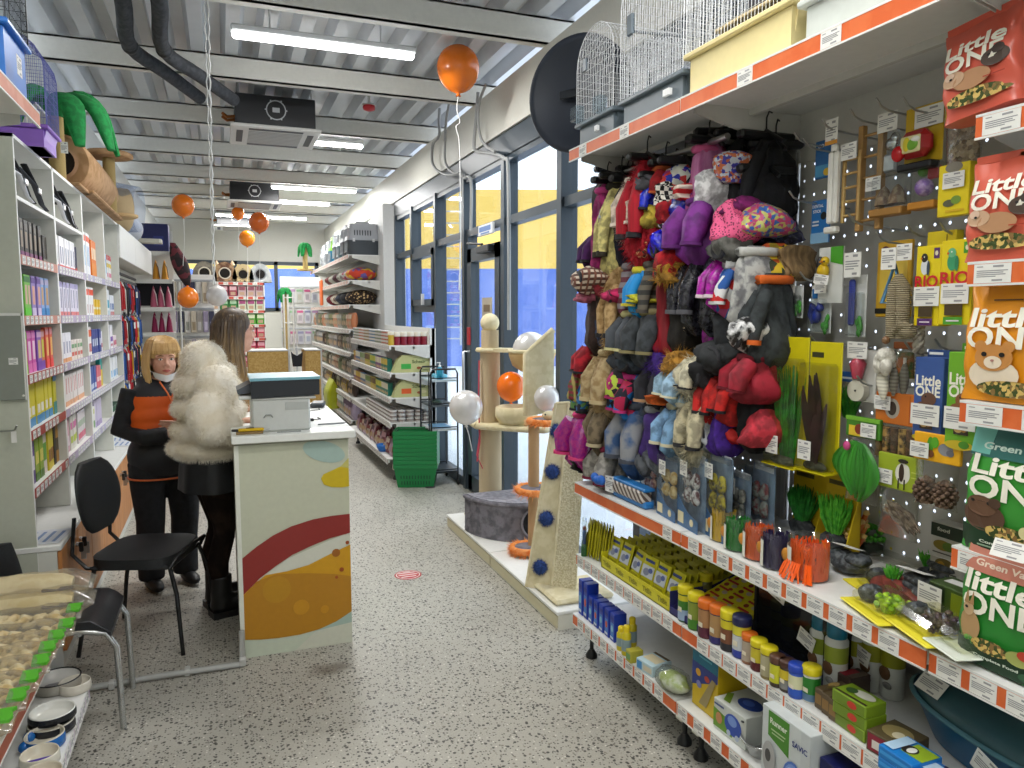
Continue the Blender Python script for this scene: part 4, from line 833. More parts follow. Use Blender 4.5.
# drinking-straw style weed cups
def cup(u,v,label,c,r,h,fill=.9,spill=False):
    t=st(u,v,label,'plant_cup','aquarium plants','plastic cups of aquarium weed'); q=t.location; q.x+=r*.6
    B(clear('f4f6f6',.45,.06,.05)).lathe([(r*.9,0),(r,h),(r*1.03,h)],n=26,cap=False).lathe([(r*.9,.001),(0,.001)],n=26,cap=False).build('clear_cup',t)
    m=mt(c,.45); b=B(m)
    for i in range(230):
        a=U(0,6.3); rr=r*(.84 if i%3 else .86*math.sqrt(U(0,1))); a2=a+U(-.5,.5); q=.86 if i%3 else U(.3,1)*.84; b.tube([(rr*math.cos(a),rr*math.sin(a),.004),(r*.86*math.cos(a*.5+a2*.5),r*.86*math.sin(a*.5+a2*.5),h*.45),(r*q*math.cos(a2),r*q*math.sin(a2),h*fill*U(.8,1.08))],U(.0014,.0022),4,False)
    b.use(mt(c,.7,kind='noise',c2='#'+''.join('%02x'%int(int(c[j:j+2],16)*.45) for j in (0,2,4)),s=120)).lathe([(r*.74,.003),(r*.76,h*fill*.8),(0,h*fill*.84)],n=20); b.build('weed',t)
    s=B(mt('e9e7da',.5)); 
    def lb(p,j): a=-PI*.74+(p-.5)*1.3; return((r*1.03)*math.cos(a),(r*1.03)*math.sin(a),h*(.06+.72*j))
    s.grid(lb,8,2); s.use(mt('c8862a',.5)); a=-PI*.74; q2=(r*1.05*math.cos(a),r*1.05*math.sin(a),h*.5); s.ball(q2,(r*.32,r*.16,h*.17),12,8); s.use(mt('3a5a2a',.5)).ball((q2[0]*1.03,q2[1]*1.05,q2[2]),(r*.17,r*.12,h*.1),10,6); s.build('sticker',t)
    if spill:
        f=B(m)
        for i in range(26): a=-PI*.5+U(-.9,.9); f.tube([(r*math.cos(a),r*math.sin(a),h*.45),(r*1.2*math.cos(a),r*1.2*math.sin(a),h*.25),(r*1.35*math.cos(a+U(-.2,.2)),r*1.35*math.sin(a),.004)],.0025,4)
        f.build('strands',t)
cup(717,541,'small clear cup of yellow plastic weed','e2b81c',.045,.115); cup(731,550,'small clear cup of green plastic weed','1f8a2a',.045,.112); cup(751,559,'clear cup of orange plastic weed','ec6a2a',.05,.115); cup(769,568,'clear cup of dark purple plastic weed','2e2450',.048,.115); cup(799,579,'largest clear cup of bright orange plastic weed with strands spilling','ff6a1e',.062,.125,.85,True)
t=st(826,562,'orange coral ornament with pale tips','coral_ornament','aquarium ornament'); t.location.x+=.1; b=B(mt('d8641c',.5,kind='noise',c2='e88a3a',s=30)); tp=B(mt('efc87a',.5))
for i in range(26):
    a=U(0,6.3); q=(.05*math.cos(a)*U(.3,1),.04*math.sin(a),U(.06,.16)); b.tube([(0,0,0),(q[0]*.4,q[1]*.4,q[2]*.5),q],[.01,.009,.008],6); tp.ball(q,(.011,.011,.009),7,5,.2)
b.build('branches',t); tp.build('tips',t)
ROCK=mt('303438',.5,kind='noise',c2='565b5e',s=60,bump=.8)
def rocks(u,v,label,balls,tg=None,plant=None):
    t=st(u,v,label,'rock_ornament','aquarium ornament'); b=B(ROCK)
    for x,y,z,a,c,d in balls: b.ball((x,y,z),(a,c,d),14,9,.05)
    b.build('rock',t)
    if plant: p=fronds(t,40,.06,.05,MOSS,'sprout',0,1,.0018); p.location=plant
    if tg: ptag(t,*tg[:3],.085,.05,(PI/2-.25,0,tg[3] if len(tg)>3 else .1))
rocks(842,574,'flat dark rock ornament with a price tag on top, beside the orange cup',[(0,.03,.03,.06,.05,.03),(.03,.03,.05,.04,.04,.02),(-.03,.03,.045,.04,.04,.02)],(-.01,.03,.08))
rocks(905,604,'dark stone arch ornament with a small green sprout and a price tag',[(-.05,.02,.025,.04,.03,.026),(.03,.02,.03,.028,.028,.032),(.02,.03,.07,.05,.03,.018),(0,.03,.05,.03,.03,.02)],(.01,.02,.095),(-.06,.02,.035))
rocks(936,588,'black scalloped bowl shaped stone with a price tag and green sprigs',[(0,.04,.03,.05,.04,.03),(.0,.04,.06,.06,.045,.016),(-.05,.04,.02,.04,.035,.02)],(.0,.03,.085),(-.07,.05,.03))
CZ=[-.0065]
def flatcard(u,v,label,w,d,mk,stone=True,base='f0e23a'):
    d*=1.45; CZ[0]+=.0065; t=st(u,v,label,'plant_card','aquarium plant',rz=-PI/2-.3,z=Z1+CZ[0]); B(mt(base,.45)).box(-w/2,w/2,0,d,0,.005,.002).build('backing_card',t)
    B(clear('f6f6e8',.4,.08,.03)).box(-w*.42,w*.4,d*.12,d*.85,.004,.046,.014).build('clear_cover',t)
    if stone: B(ROCK).ball((-w*.3,d*.42,.028),(.026,.034,.024),12,8,.1).build('stone_foot',t)
    mk(t,w,d)
def octo(t,w,d):
    for i in range(6): a=(i-2.5)*.05; B(mt('6a2a24',.5,kind='noise',c2='8a4038',s=40)).tube(smooth([(-w*.2,d*.5,.03),(0,d*.5+a*.5,.04),(w*.25,d*.5+a*.7,.035),(w*.45,d*.5+a*.5,.02)],4),[.01]+[.019]*11+[.003],9,flat=.6).build('leaf',t)
flatcard(866,596,'yellow card with a red brown leafy plant under clear film',.26,.13,octo)
def clus(c,c2,n=30): 
    def f(t,w,d):
        b=B(mt(c,.4,kind='noise',c2=c2,s=40))
        for i in range(n): q=(U(-.1,.25)*w,d*U(.3,.68),.012); b.tube([q,(q[0]+U(-.01,.02),q[1]+U(-.015,.015),U(.025,.045))],[.004,.008],6); b.ball((q[0]+U(-.01,.02),q[1]+U(-.01,.01),U(.03,.045)),(.009,.009,.007),7,5,.2)
        b.build('plant',t)
    return f
flatcard(858,612,'yellow card with a lime green plant and a dark stone',.19,.11,clus('a8cc1c','7aa81a')); flatcard(902,632,'yellow card with a purple black plant and a dark stone',.19,.12,clus('3a2434','5a4a3a')); flatcard(938,650,'clear pack with glossy green leaves beside the food bag',.12,.14,clus('2a8a2a','4ab83a',60),False,'dfe6d8')
t=st(943,622,'dark green clear box with a price tag on its front and one on its lid','gift_box','box',rz=-PI/2-.08); B(mt('3c5220',.35)).box(-.05,.06,.0,.08,0,.095,.003).use(mt('7a8a1c',.4)).box(.02,.058,-.001,0,.01,.085).use(mt('2c3a22',.4)).box(-.048,.0,-.001,0,.05,.09).build('carton',t); ptag(t,-.04,-.006,.055,.075,.06); ptag(t,.0,.045,.097,.06,.03,(PI/2,0,.1))
t=st(868,561,'clear tray lying behind the red brown plant card','clear_tray','packaging'); B(clear('f4f4f0',.4,.1,.1)).box(-.02,.14,.02,.1,0,.025,.01).build('tray',t)
# ---------------------------------------------------------------- small animal food bags
def wrap(b,k0,fn):
    for i in range(k0,len(b.v)):
        x,y,z=b.v[i]; b.v[i]=(x,y+fn(x,z),z)
def pouch(t,w,d,h,col,items,col2=None,bands=()):
    """standing flat-bottomed food bag, front printed"""
    prof=lambda j:(d/2)*(1-max(0,(j-.55)/.45)**1.6*.93)*(.9+.1*math.sin(PI*min(1,j*1.3)))
    def fn(a,j):
        an=2*PI*a; ca,sa=math.cos(an),math.sin(an); x=w/2*(abs(ca)**.35)*(1 if ca>0 else -1)*(1-.03*math.sin(PI*j)); y=prof(j)*(abs(sa)**.55)*(1 if sa>0 else -1)
        return(x+.003*math.sin(j*19+a*9),y+.003*math.sin(x*70+j*12),h*j)
    m=mt(col,.32,bump=.15,s=18); b=B(m); b.grid(fn,40,22,cu=True); b.add([fn(i/40,0) for i in range(40)],[tuple(range(40))[::-1]]); b.build('bag',t)
    p=B(); front=lambda x,z:-(prof(min(1,max(0,z/h)))*(max(0,1-(abs(x)/(w/2))**3.2))**.3)-.005
    art(p,w,h,0,items); 
    # finer faces are not needed for small shapes; large ones follow the bulge by their corners
    wrap(p,0,front); p.build('front_print',t)
    B(mt(col2 or col,.35)).box(-w*.49,w*.49,-.004,.004,h-.004,h+.014,.001).build('top_seal',t)
def rodent(x,z,s,c,c2='e8dcc8',dark='2a201a'):
    return [('e',x-.11*s,z+.1*s,.05*s,.035*s,c),('e',x+.11*s,z+.1*s,.05*s,.035*s,c),('e',x,z-.08*s,.2*s,.1*s,c2),('e',x,z+.03*s,.15*s,.085*s,c),('e',x,z,.07*s,.04*s,c2),('e',x-.07*s,z+.05*s,.022*s,.015*s,'141414'),('e',x+.07*s,z+.05*s,.022*s,.015*s,'141414'),('e',x,z+.012*s,.014*s,.008*s,'c08a80')]
MIXF=mt('8a6a3a',.7,kind='multi',c2='3a4a1a',c3='d8b868',s=130)
LO='f3efdf'
mz=[('e',.0,.18,.36,.075,MIXF),('e',.05,.15,.4,.05,MIXF)]
def lobag(u,v,z,label,col,items,w=.2,h=.27,d=.09,tilt=0,col2=None,yaw=0):
    q=onx(u,v,1.60); t=T('food_bag',label,'pet food',(q.x+.04,q.y-.006+(.03 if tilt else 0),z+.002+abs(tilt)*w*.5),-PI/2+yaw,'small animal food bags'); t.rotation_euler=(0,tilt,-PI/2+yaw); pouch(t,w,d,h,col,items,col2); return t
sal=[('t','Little',-.02,.74,.15,LO,.78),('t','ONE',-.02,.58,.17,LO,.74),('e',.26,.5,.16,.09,'4a3a30'),('e',.3,.57,.07,.05,'3a2c24'),('e',.2,.53,.02,.012,'121212'),('e',-.02,.36,.24,.1,'b88a64'),('e',-.26,.42,.16,.08,'c8a484'),('e',-.3,.46,.07,.04,'d8b8a0'),('e',-.28,.43,.02,.012,'141414')]+mz+[('r',.26,.32,.24,.012,'b0402c')]
lobag(990,60,2.08,'coral pink small animal food bag on the topmost of the near shelves','d8604c',sal,.19,.215,.085,-.1)
lobag(1000,200,1.757,'coral pink small animal food bag on the second of the near shelves','d4604a',sal,.19,.225,.085)
q=onx(1024,190,1.62)
lobag(1040,190,1.757,'orange food bag cut by the picture edge, beside the second coral bag','e89a2a',[],.16,.22,.08)
lobag(1004,330,1.443,'orange small animal food bag with a hamster on the third of the near shelves','e8961c',[('r',-.05,.87,.3,.012,'5a3a10'),('t','little',.0,.72,.17,LO,.8),('t','ONE',.0,.55,.19,LO,.82)]+rodent(-.08,.34,1.35,'c88a48','ecdcc4')+[('e',.1,.12,.34,.07,MIXF),('r',.42,.25,.16,.2,'f0b84a')],.22,.26,.09)
grn=[('g',.76,.985,-.47,.47,'2e6a64'),('g',.78,.985,-.47,-.25,'6fbdb0'),('t','Green Valley',.05,.84,.07,'cfe4d8',.76),('t','Little',.02,.7,.15,LO,.84),('t','ONE',.02,.53,.18,LO,.84)]
dk=[('g',.01,.2,-.48,.48,'173a22')]
lobag(1010,490,1.10,'green and teal food bag with a brown guinea pig on the fourth near shelf','3f9a3a',grn+dk+[('e',-.22,.3,.22,.12,'5a4030'),('e',-.24,.38,.16,.08,'6a4c38'),('e',-.33,.41,.02,.012,'141414'),('e',-.16,.41,.02,.012,'141414'),('e',-.1,.42,.06,.04,'4a3426'),('e',.05,.2,.24,.06,MIXF),('e',.36,.22,.1,.05,'b8402a'),('e',.3,.16,.07,.04,'4a3a9a'),('e',.2,.25,.06,.05,'e0d8a0'),('t','Complete Food',.02,.1,.03,'dfe8d8',.5),('r',.0,.07,.5,.012,'9ab89a'),('e',.4,.06,.08,.035,'2f5a3a')],.24,.285,.1,col2='2a5a54')
q=onz(1000,676,.853)
t=T('food_bag','pink topped green food bag with a hare at the right end of the long shelf','pet food',(1.60,1.085,.856),-PI/2,'small animal food bags')
pouch(t,.2,.09,.27,'2f8a34',[('g',.77,.985,-.47,.47,'c07a66'),('t','Green Valley',.05,.84,.07,'e8d4c0',.76),('t','little',.0,.7,.16,LO,.8),('t','ONE',.02,.52,.19,LO,.82)]+dk+[('e',-.28,.32,.13,.13,'b89468'),('e',-.3,.46,.07,.06,'c8a880'),('p',[(-.36,.5),(-.33,.62),(-.29,.5)],'a88458'),('p',[(-.29,.5),(-.25,.62),(-.23,.5)],'a88458'),('e',-.32,.47,.02,.012,'141414'),('e',-.02,.2,.22,.06,MIXF),('e',.3,.2,.14,.06,'a8b060'),('e',.36,.24,.08,.04,'c0402a'),('t','Complete Food',.05,.1,.03,'dfe8d8',.5),('e',.38,.07,.08,.035,'2f5a3a')],'a85a48'); ptag(t,.1*.3,-.06,.285,.07,.04,(-.5,0,.1))
# ---------------------------------------------------------------- third shelf
Z2=.503
st2=lambda u,v,l,n,c,g=None,rz=-PI/2:st(u,v,l,n,c,g,rz,Z2)
def sachet(w,h,d,c,items=()):
    def mk(b):
        b.use(mt(c,.35)); b.grid(lambda a,j:(w/2*abs(math.cos(2*PI*a))**.5*(1 if math.cos(2*PI*a)>0 else -1),d/2*math.sin(2*PI*a)*math.sin(PI*(.06+.88*j))**.6,h*j),16,7,cu=True); art(b,w,h,-d/2-.001,items); return b
    return mk
SYEL='d0c81c'
PR=[('t','TitBit',0,.84,.1,'3a4a8a',.7),('r',0,.55,.86,.36,'c8d0dc'),('e',-.1,.5,.22,.12,'8a90a8'),('e',.2,.58,.16,.08,'5a6aa8'),('r',0,.2,.8,.12,'a8a020')]
PR=[('r',0,.86,.7,.09,'3a4a8a'),('r',0,.52,.88,.38,'ccd2da'),('e',-.1,.5,.22,.12,'8a90a8'),('e',.2,.58,.16,.08,'5a6aa8'),('r',0,.2,.8,.12,'a8a020')]
sm=sachet(.085,.13,.014,SYEL,PR)(B()).mesh('sachet'); sm2=sachet(.08,.125,.012,'b8b018',[('r',0,.8,.7,.12,'8a8210'),('r',0,.4,.8,.4,'9c9414')])(B()).mesh('sachet')
# yellow counter display of sachets standing in rows
y0=2.97
d=T('display_box','yellow counter display box holding rows of sachets under the clothes','display box',(1.56,2.63,Z2),-PI/2); w=.56
B(mt('d6cd1c',.45)).box(-w/2,w/2,.0,.006,0,.052).box(-w/2,-w/2+.004,0,.32,0,.07).box(w/2-.004,w/2,0,.32,0,.1).box(-w/2,w/2,0,.32,0,.004).build('tray',d)
b=B(mt('8a8410',.5))
for i in range(5): b.text('TitBit',-w*.4+i*w*.2,-.0015,.028,h=.022)
b.build('lettering',d)
B(mt('2a2a66',.45)).box(w/2,w/2+.003,-.004,.32,0,.085).build('side_flap',d)
k=0
for r in range(9):
    for c in range(6):
        x=-w*.42+c*w*.168; o=put('sachet',sm if r==0 else sm2,None,(1.56+.03+r*.032,2.63-x,Z2+.012),0,(-.28+U(-.06,.06),U(-.05,.05),-PI/2+U(-.12,.12))); k+=1
        tag(o,('front sachet %s in the yellow display box'%('at the window end','second from the window end','third from the window end','fourth from the window end','fifth from the window end','at the near end')[c]) if r==0 else 'yellow sachet standing behind the front row in the display box','sachet','yellow sachets in the display box')
# hanging sachets on the left, bundle of brushes card
for i in range(9):
    q=onz(588+i*4.6,566,Z2); o=put('sachet',sm2,None,(1.575+.004*i,3.085-.02*i,Z2+.004),0,(-.12,0,-PI/2-.35+U(-.1,.1))); o.scale=(1,1,1.35); tag(o,'tall yellow sachet in the upright row at the window end of the third shelf','sachet','upright yellow sachets')
o=T('treat_pack','dark green ended clear pack leaning beside the upright sachets','pet treats',(1.57,3.10,Z2),-PI/2-.5); B(CLEARB).box(-.045,.045,-.012,.012,0,.17,.008).use(mt('1f5a2a',.45)).box(-.045,.045,-.013,.013,0,.055,.004).use(mt('8a4a3a',.6)).box(-.03,.0,-.008,.008,.05,.13,.006).use(mt('3a5a8a',.6)).box(.005,.03,-.008,.008,.05,.12,.006).build('pack',o)
# purple display of flat yellow sachets
d=T('display_box','low purple display tray of flat yellow sachets beside the jars','display box',(1.555,2.20,Z2),-PI/2); B(mt('2c2a6e',.45)).box(-.14,.14,0,.3,0,.006).box(-.14,.14,0,.005,0,.028).prism([(0,0),(.3,0),(.3,.12),(0,.028)],-.143,-.139,'yz').build('tray',d)
flat=B(mt('e0d61e',.4)).box(-.048,.048,-.06,.06,0,.008,.004); flat.at((0,0,.0085),(-PI/2,0,0)); art(flat,.096,.12,0,[('e',-.2,.25,.12,.08,'8a2a1a'),('e',.2,.3,.14,.08,'c8b8a0'),('e',0,.0,.2,.1,'d88a1c'),('e',-.22,-.2,.1,.07,'5a2a1a'),('e',.2,-.25,.12,.06,'a0301a'),('r',0,.42,.6,.08,'b0241a')]); flat.off(); flat=flat.mesh('sachet')
for r in range(5):
    for c in range(3):
        o=put('sachet',flat,None,(1.625+r*.045,2.20+(.085-.085*c),Z2+.03+r*.016),0,(.42,0,-PI/2+U(-.06,.06))); tag(o,'flat yellow sachet with fish pictures lying in the purple tray' if r==0 else 'yellow sachet edge stacked behind in the purple tray','sachet','flat yellow sachets in the purple tray')
# jars of fish food
def jar(u,v,h,r,lid,body,label,bands):
    t=st2(u,v,label,'food_jar','fish food','jars of fish food'); t.location.x+=r*.8
    B(mt(body,.3)).lathe([(r*.9,0),(r*.97,.004),(r*.97,h*.78),(r*.86,h*.8)],n=24).build('jar',t)
    lb=B()
    for z0,z1,c in bands: lb.use(mt(c,.4,kind='noise',c2=c,s=80) if False else mt(c,.4)).lathe([(r*.975,h*z0),(r*.975,h*z1)],n=24,cap=False)
    lb.use(mt('e8e0c8',.5)).box(-r*.2,r*.5,-r*1.0,-r*.93,h*.3,h*.42).build('label_wrap',t)
    B(mt(lid,.4)).lathe([(r*1.02,h*.79),(r*1.04,h*.8),(r*1.04,h*.96),(r*.98,h),(0,h)],n=28).build('lid',t)
YL,OL='e2d21c','e0701c'
J=[(680,621,.135,.028,YL,'2a5a2a','tall jar with yellow lid and green and blue label, first of the row',[(.05,.35,'9ab0d0'),(.36,.6,'3f7a2a'),(.6,.75,'d8c82a')]),(690,629,.135,.029,YL,'4a6a2a','tall jar with yellow lid and green fish label, second of the row',[(.05,.3,'4a8a2a'),(.3,.75,'8a9a3a')]),(700,606,.13,.028,YL,'5a5a2a','yellow lidded jar standing behind the second jar',[(.1,.7,'6a6a3a')]),(700.5,637,.135,.03,OL,'5a2a2a','tall jar with orange lid and maroon label, nearer the window',[(.05,.3,'5a2438'),(.3,.76,'a87a50')]),(712,643,.135,.03,OL,'2a2a5a','tall jar with orange lid and violet foot band',[(.04,.2,'2f2a6a'),(.2,.76,'b08a5a')]),(723,650,.14,.031,YL,'2a2024','tall jar with yellow lid and brown label beside the navy lid',[(.04,.2,'2a2a30'),(.2,.55,'7a4a30'),(.56,.76,'d8c82a')]),(735,657,.14,.031,'1e2350','2a3a7a','tall jar with the navy blue lid',[(.04,.2,'3040a0'),(.2,.55,'c8ccd0'),(.56,.78,'d8d03a')]),(744,663,.10,.025,OL,'8a5a3a','small jar with orange lid beside the navy lidded one',[(.1,.75,'b0a090')]),(753,670,.10,.026,YL,'5a2020','small jar with yellow lid and dark red foot',[(.05,.25,'5a1a20'),(.3,.75,'d0c030')]),(763,678,.10,.026,YL,'8a7a40','small jar with yellow lid and pale front strip',[(.1,.75,'b0a888')]),(772,686,.095,.024,'5a3a2a','3a2a20','small jar with brown lid and lime label',[(.15,.75,'c8c82a')]),(782,691,.095,.024,'4a2e24','3a2a20','small jar with dark brown lid and grey label',[(.1,.4,'8a8a88'),(.42,.72,'d0b82a')]),(791,697,.10,.025,'2448b8','2a50b0','small jar with bright blue lid',[(.1,.3,'2a58c0'),(.3,.7,'d8d8b0')]),(805,701,.105,.027,YL,'d0d0c8','last jar of the row, yellow lid and green label',[(.05,.25,'5a7a9a'),(.25,.72,'2a7a2a')])]
for a in J: jar(*a)
# dark glass aquarium
t=T('aquarium','small dark glass aquarium with a navy base behind the jars','aquarium',(1.80,1.84,Z2),-PI/2); GL=clear('5a6068',.5,.04,.3)
B(GL).box(-.17,.17,-.12,.12,.03,.3).build('glass_tank',t); B(mt('101318',.4)).box(-.175,-.165,-.125,-.115,.03,.3).box(.165,.175,-.125,-.115,.03,.3).box(-.175,.175,-.125,.125,.29,.315,.006).build('frame',t); B(mt('20244e',.4)).box(-.18,.18,-.13,.13,0,.035,.008).build('base',t); B(mt('1a1d20',.8)).ball((0,0,.06),(.15,.1,.05)).build('gravel',t); ptag(t,-.05,-.135,.23,.075,.05,(0,.25,0))
# spray bottles with teal caps
def bottle(u,v,label,lab_,k=1.):
    t=st2(u,v,label,'care_bottle','care product','teal capped care bottles'); t.location.x+=.03; h=.215*k; r=.034
    B(mt('d6d8d4',.3)).lathe([(r*.9,0),(r,.006),(r,h*.74),(r*.75,h*.8)],n=24).build('bottle',t); B(mt(lab_,.4)).lathe([(r*1.01,h*.45),(r*1.01,h*.68)],n=24,cap=False).use(mt('6a4a30',.5)).ball((0,-r*.96,h*.36),(r*.6,r*.12,h*.1),10,6).use(mt('8a8a88',.5)).ball((.01,-r*.97,h*.2),(r*.5,r*.1,h*.05),10,6).build('label_wrap',t)
    B(mt('16708e',.35)).lathe([(r*.8,h*.78),(r*.86,h*.8),(r*.86,h*.98),(r*.7,h),(0,h)],n=24).build('cap',t); return t
t=bottle(812,682,'care bottle with teal cap, left one behind the yellow lidded jar','8a9a2a'); ptag(t,-.02,-.04,.13,.07,.05,(0,.3,0))
bottle(827,692,'large care bottle with teal cap and a brown dog label','9aa83a'); bottle(848,684,'care bottle with teal cap, left of the group of three','a0a02a',.98); t=bottle(864,690,'care bottle with teal cap, middle of the group of three','a0a02a'); ptag(t,-.01,-.04,.11,.07,.05,(0,.2,0)); bottle(884,698,'care bottle with teal cap and an olive label, right of the group of three','9a9a24',1.02)
# food boxes at the front
def toprint(t,w,d,h,top):
    b=B(); b.T=Matrix.Translation((0,0,h))@Matrix.Rotation(-PI/2,4,'X'); art(b,w,d,-.0006,[(q[0],[(x,z-.5) for x,z in q[1]],q[2]) if q[0]=='p' else (q[0],q[1],q[2]-.5,*q[3:]) for q in top]); b.build('top_print',t)
def fbox(u,v,label,w,d,h,c,items,top=(),g=None,dz=0.,yaw=0,sc=None):
    t=st2(u,v,label,'food_box','pet food',g,-PI/2+yaw); t.location.x+=d/2+.003; t.location.z+=dz; carton(t,w,h,d,c,items)
    if top: toprint(t,w,d,h,top)
    return t
FT=[('e',-.1,.6,.35,.2,'b89a5a'),('e',.2,.4,.2,.15,'6a5a2a')]
for i,(u,v) in enumerate(((817,709),(824,715),(831,721))): fbox(u,v,'narrow brown treat box, %s of three in the row'%('first','second','third')[i],.03,.10,.06,'5a4a34',[('r',0,.5,.8,.5,'8a6a3a')],FT)
fbox(818,706,'small red and grey topped treat box behind the brown ones',.05,.08,.075,'4a3a34',[],[('r',-.2,.4,.5,.7,'a02a3a'),('r',.3,.5,.4,.8,'6a5a50')]).location.x+=.09
GI=[('r',0,.5,.9,.8,'6f8a22'),('e',.1,.5,.14,.3,'c83a2a')]; GTp=[('r',0,.1,.9,.1,'3a2a20'),('e',.1,.6,.3,.25,'d8d8c8'),('e',-.2,.5,.14,.2,'3a5a2a')]
for i,dz in enumerate((0,.034,.068)): fbox(848-i*1.,733,'flat lime green treat carton, %s of its stack'%('bottom','middle','top')[i],.115,.075,.033,'82a024',GI,GTp,None,dz,(-.06,.02,.03)[i])
fbox(880,758,'brown oat carton with a dark red end beside the green stack',.10,.11,.055,'5a4e34',[('r',-.2,.5,.5,.8,'8a1f34'),('r',-.2,.45,.25,.4,'e0d8d0')],[('e',0,.5,.4,.3,'9a8a5a'),('e',.1,.4,.15,.15,'d8d0b0')],yaw=.1)
BT=[('r',.2,.6,.6,.6,'9ab82a'),('e',.0,.5,.2,.2,'2a2420'),('e',.05,.5,.1,.15,'e8e8e0'),('r',-.3,.5,.3,.8,'b8d8f0')]
for i,dz in enumerate((0,.03)): fbox(893,778,'blue and green snack carton, %s of the left pair'%('lower','upper')[i],.10,.10,.03,'1a7ac8',[('r',0,.5,.9,.3,'3a9ae0')],BT,None,dz)
fbox(925,800,'bright blue snack carton with a pale top, second along',.10,.09,.05,'1a7ad0',[('r',0,.5,.9,.3,'3a9ae0')],[('r',0,.6,.8,.5,'c8e0f4'),('e',.0,.4,.2,.2,'3a8ad0'),('r',.1,.9,.6,.1,'2a2a5a')])
fbox(958,820,'lime green snack carton with a cow picture, third along',.10,.09,.045,'1a7ad0',[],[('r',-.1,.5,.8,.9,'a0c02a'),('e',.2,.6,.2,.3,'e8e8e0'),('e',.25,.6,.1,.15,'2a2018'),('r',-.3,.4,.2,.05,'e0e8c0')])
# boat shaped litter tray
q=onz(955,735,Z2)
t=T('litter_tray','teal boat shaped litter tray with a smoky cover at the back of the third shelf','litter tray',(1.80,1.22,Z2),-PI/2-.18); BO=mt('0d5a86',.35)
def hull(a,j,k=1.): 
    an=2*PI*a; r=(.75+.25*j)*k; return(.27*r*abs(math.cos(an))**.8*(1 if math.cos(an)>0 else -1),.13*r*abs(math.sin(an))**1.1*(1 if math.sin(an)>0 else -1),.004+.10*j)
b=B(BO); b.grid(lambda a,j:hull(a,j),40,6,cu=True); b.add([hull(i/40,0) for i in range(40)],[tuple(range(40))]); b.build('hull',t)
b=B(mt('4d7a88',.3)); b.grid(lambda a,j:(hull(a,1)[0]*(1+.05*math.sin(PI*j)),hull(a,1)[1]*(1+.08*math.sin(PI*j)),.098+.014*j),40,4,cu=True); b.build('rim',t)
b=B(mt('2f5660',.28)); b.grid(lambda a,j:(hull(a,1)[0]*.97*math.cos(PI/2*j),hull(a,1)[1]*.97*math.cos(PI/2*j),.108+.07*math.sin(PI/2*j)+.02*math.cos(2*PI*a)*j*0),40,7,cu=True); b.build('cover',t); B(BO).box(.2,.29,-.04,.04,.06,.12,.015).build('latch',t)
ptag(t,-.13,-.1,.155,.085,.05,(-.75,0,.0)); ptag(t,.1,-.14,.07,.075,.055,(0,.35,.1))
for i,(x,y) in enumerate(((1.60,.98),(1.66,.90))):
    t=T('food_jar','dark red round lid of a tub at the lower right edge, %s one'%('front','rear')[i],'pet food',(x,y,Z2)); B(mt('3a1420',.4)).lathe([(.045,0),(.048,.005),(.048,.05),(.045,.055)],n=24).build('tub',t); B(mt('4a1a2a',.35)).lathe([(.052,.055),(.052,.075),(.046,.08),(0,.08)],n=28).build('lid',t)
# ---------------------------------------------------------------- base shelf
Z3=.213
st3=lambda u,v,l,n,c,g=None,rz=-PI/2:st(u,v,l,n,c,g,rz,Z3)
for i in range(7):
    y=3.085-i*.052; big=i<2; h=(.17 if big else .125); t=T('care_box',('tall' if big else 'small')+' blue carton, %s of the row at the shelf end'%('first','second','third','fourth','fifth','sixth','last')[i],'care product',(1.575,y,Z3),-PI/2-.05,'blue cartons on the bottom shelf')
    carton(t,.042,h,.06,'1c3aa8',[('r',0,.4,.7,.5,'3f7ac8'),('e',0,.45,.25,.12,'c8503a' if i%2 else '8ac0d8'),('r',0,.82,.8,.12,'1a2a8a'),('r',0,.13,.7,.08,'d0d8e8')])
def sbottle(u,v,label,k=1.):
    t=st3(u,v,label,'care_bottle','care product','yellow bottles on the bottom shelf'); t.location.x+=.02; B(mt('c8b81e',.35)).lathe([(.019,0),(.02,.004),(.02,.085*k),(.012,.095*k)],n=18).use(mt('8aa0a8',.4)).lathe([(.0203,.02),(.0203,.065*k)],n=18,cap=False).build('bottle',t); B(mt('e0c81c',.35)).lathe([(.014,.092*k),(.0145,.115*k),(.011,.12*k),(0,.12*k)],n=16).build('cap',t)
sbottle(617,650,'small yellow bottle nearest the blue cartons',.85); sbottle(622,655,'tall yellow bottle in front',1.05); sbottle(628,646,'tall yellow bottle at the back',1.05)
def sbox(u,v,label,w,d,h,c,items,top=(),yaw=0,name='care_box',cat='care product'):
    t=st3(u,v,label,name,cat,None,-PI/2+yaw); t.location.x+=d/2; carton(t,w,h,d,c,items)
    if top: toprint(t,w,d,h,top)
    return t
sbox(628,662,'small yellow green carton beside the yellow bottles',.04,.06,.05,'b0a83a',[('r',0,.5,.8,.5,'6a9a5a')])
sbox(643,672,'flat white, blue and cream carton lying on the bottom shelf',.10,.10,.045,'bcd4dc',[('r',-.3,.5,.3,.7,'4a90c8'),('r',.2,.5,.5,.5,'d8d0b8')],[('r',0,.5,.8,.5,'d8cca8'),('r',0,.9,.9,.14,'5a4a28')],.15)
t=st3(662,692,'clear plastic bag with green and white contents on the bottom shelf','treat_bag','pet supplies',None,-PI/2); t.location.x+=.05; B(mt('a8b868',.6,kind='noise',c2='dfe3d0',s=20)).ball((0,0,.035),(.075,.05,.035),14,8,.12).build('contents',t); B(clear('f0f2ee',.6,.1,.1)).ball((0,0,.04),(.09,.06,.042),18,10,.08).build('clear_bag',t)
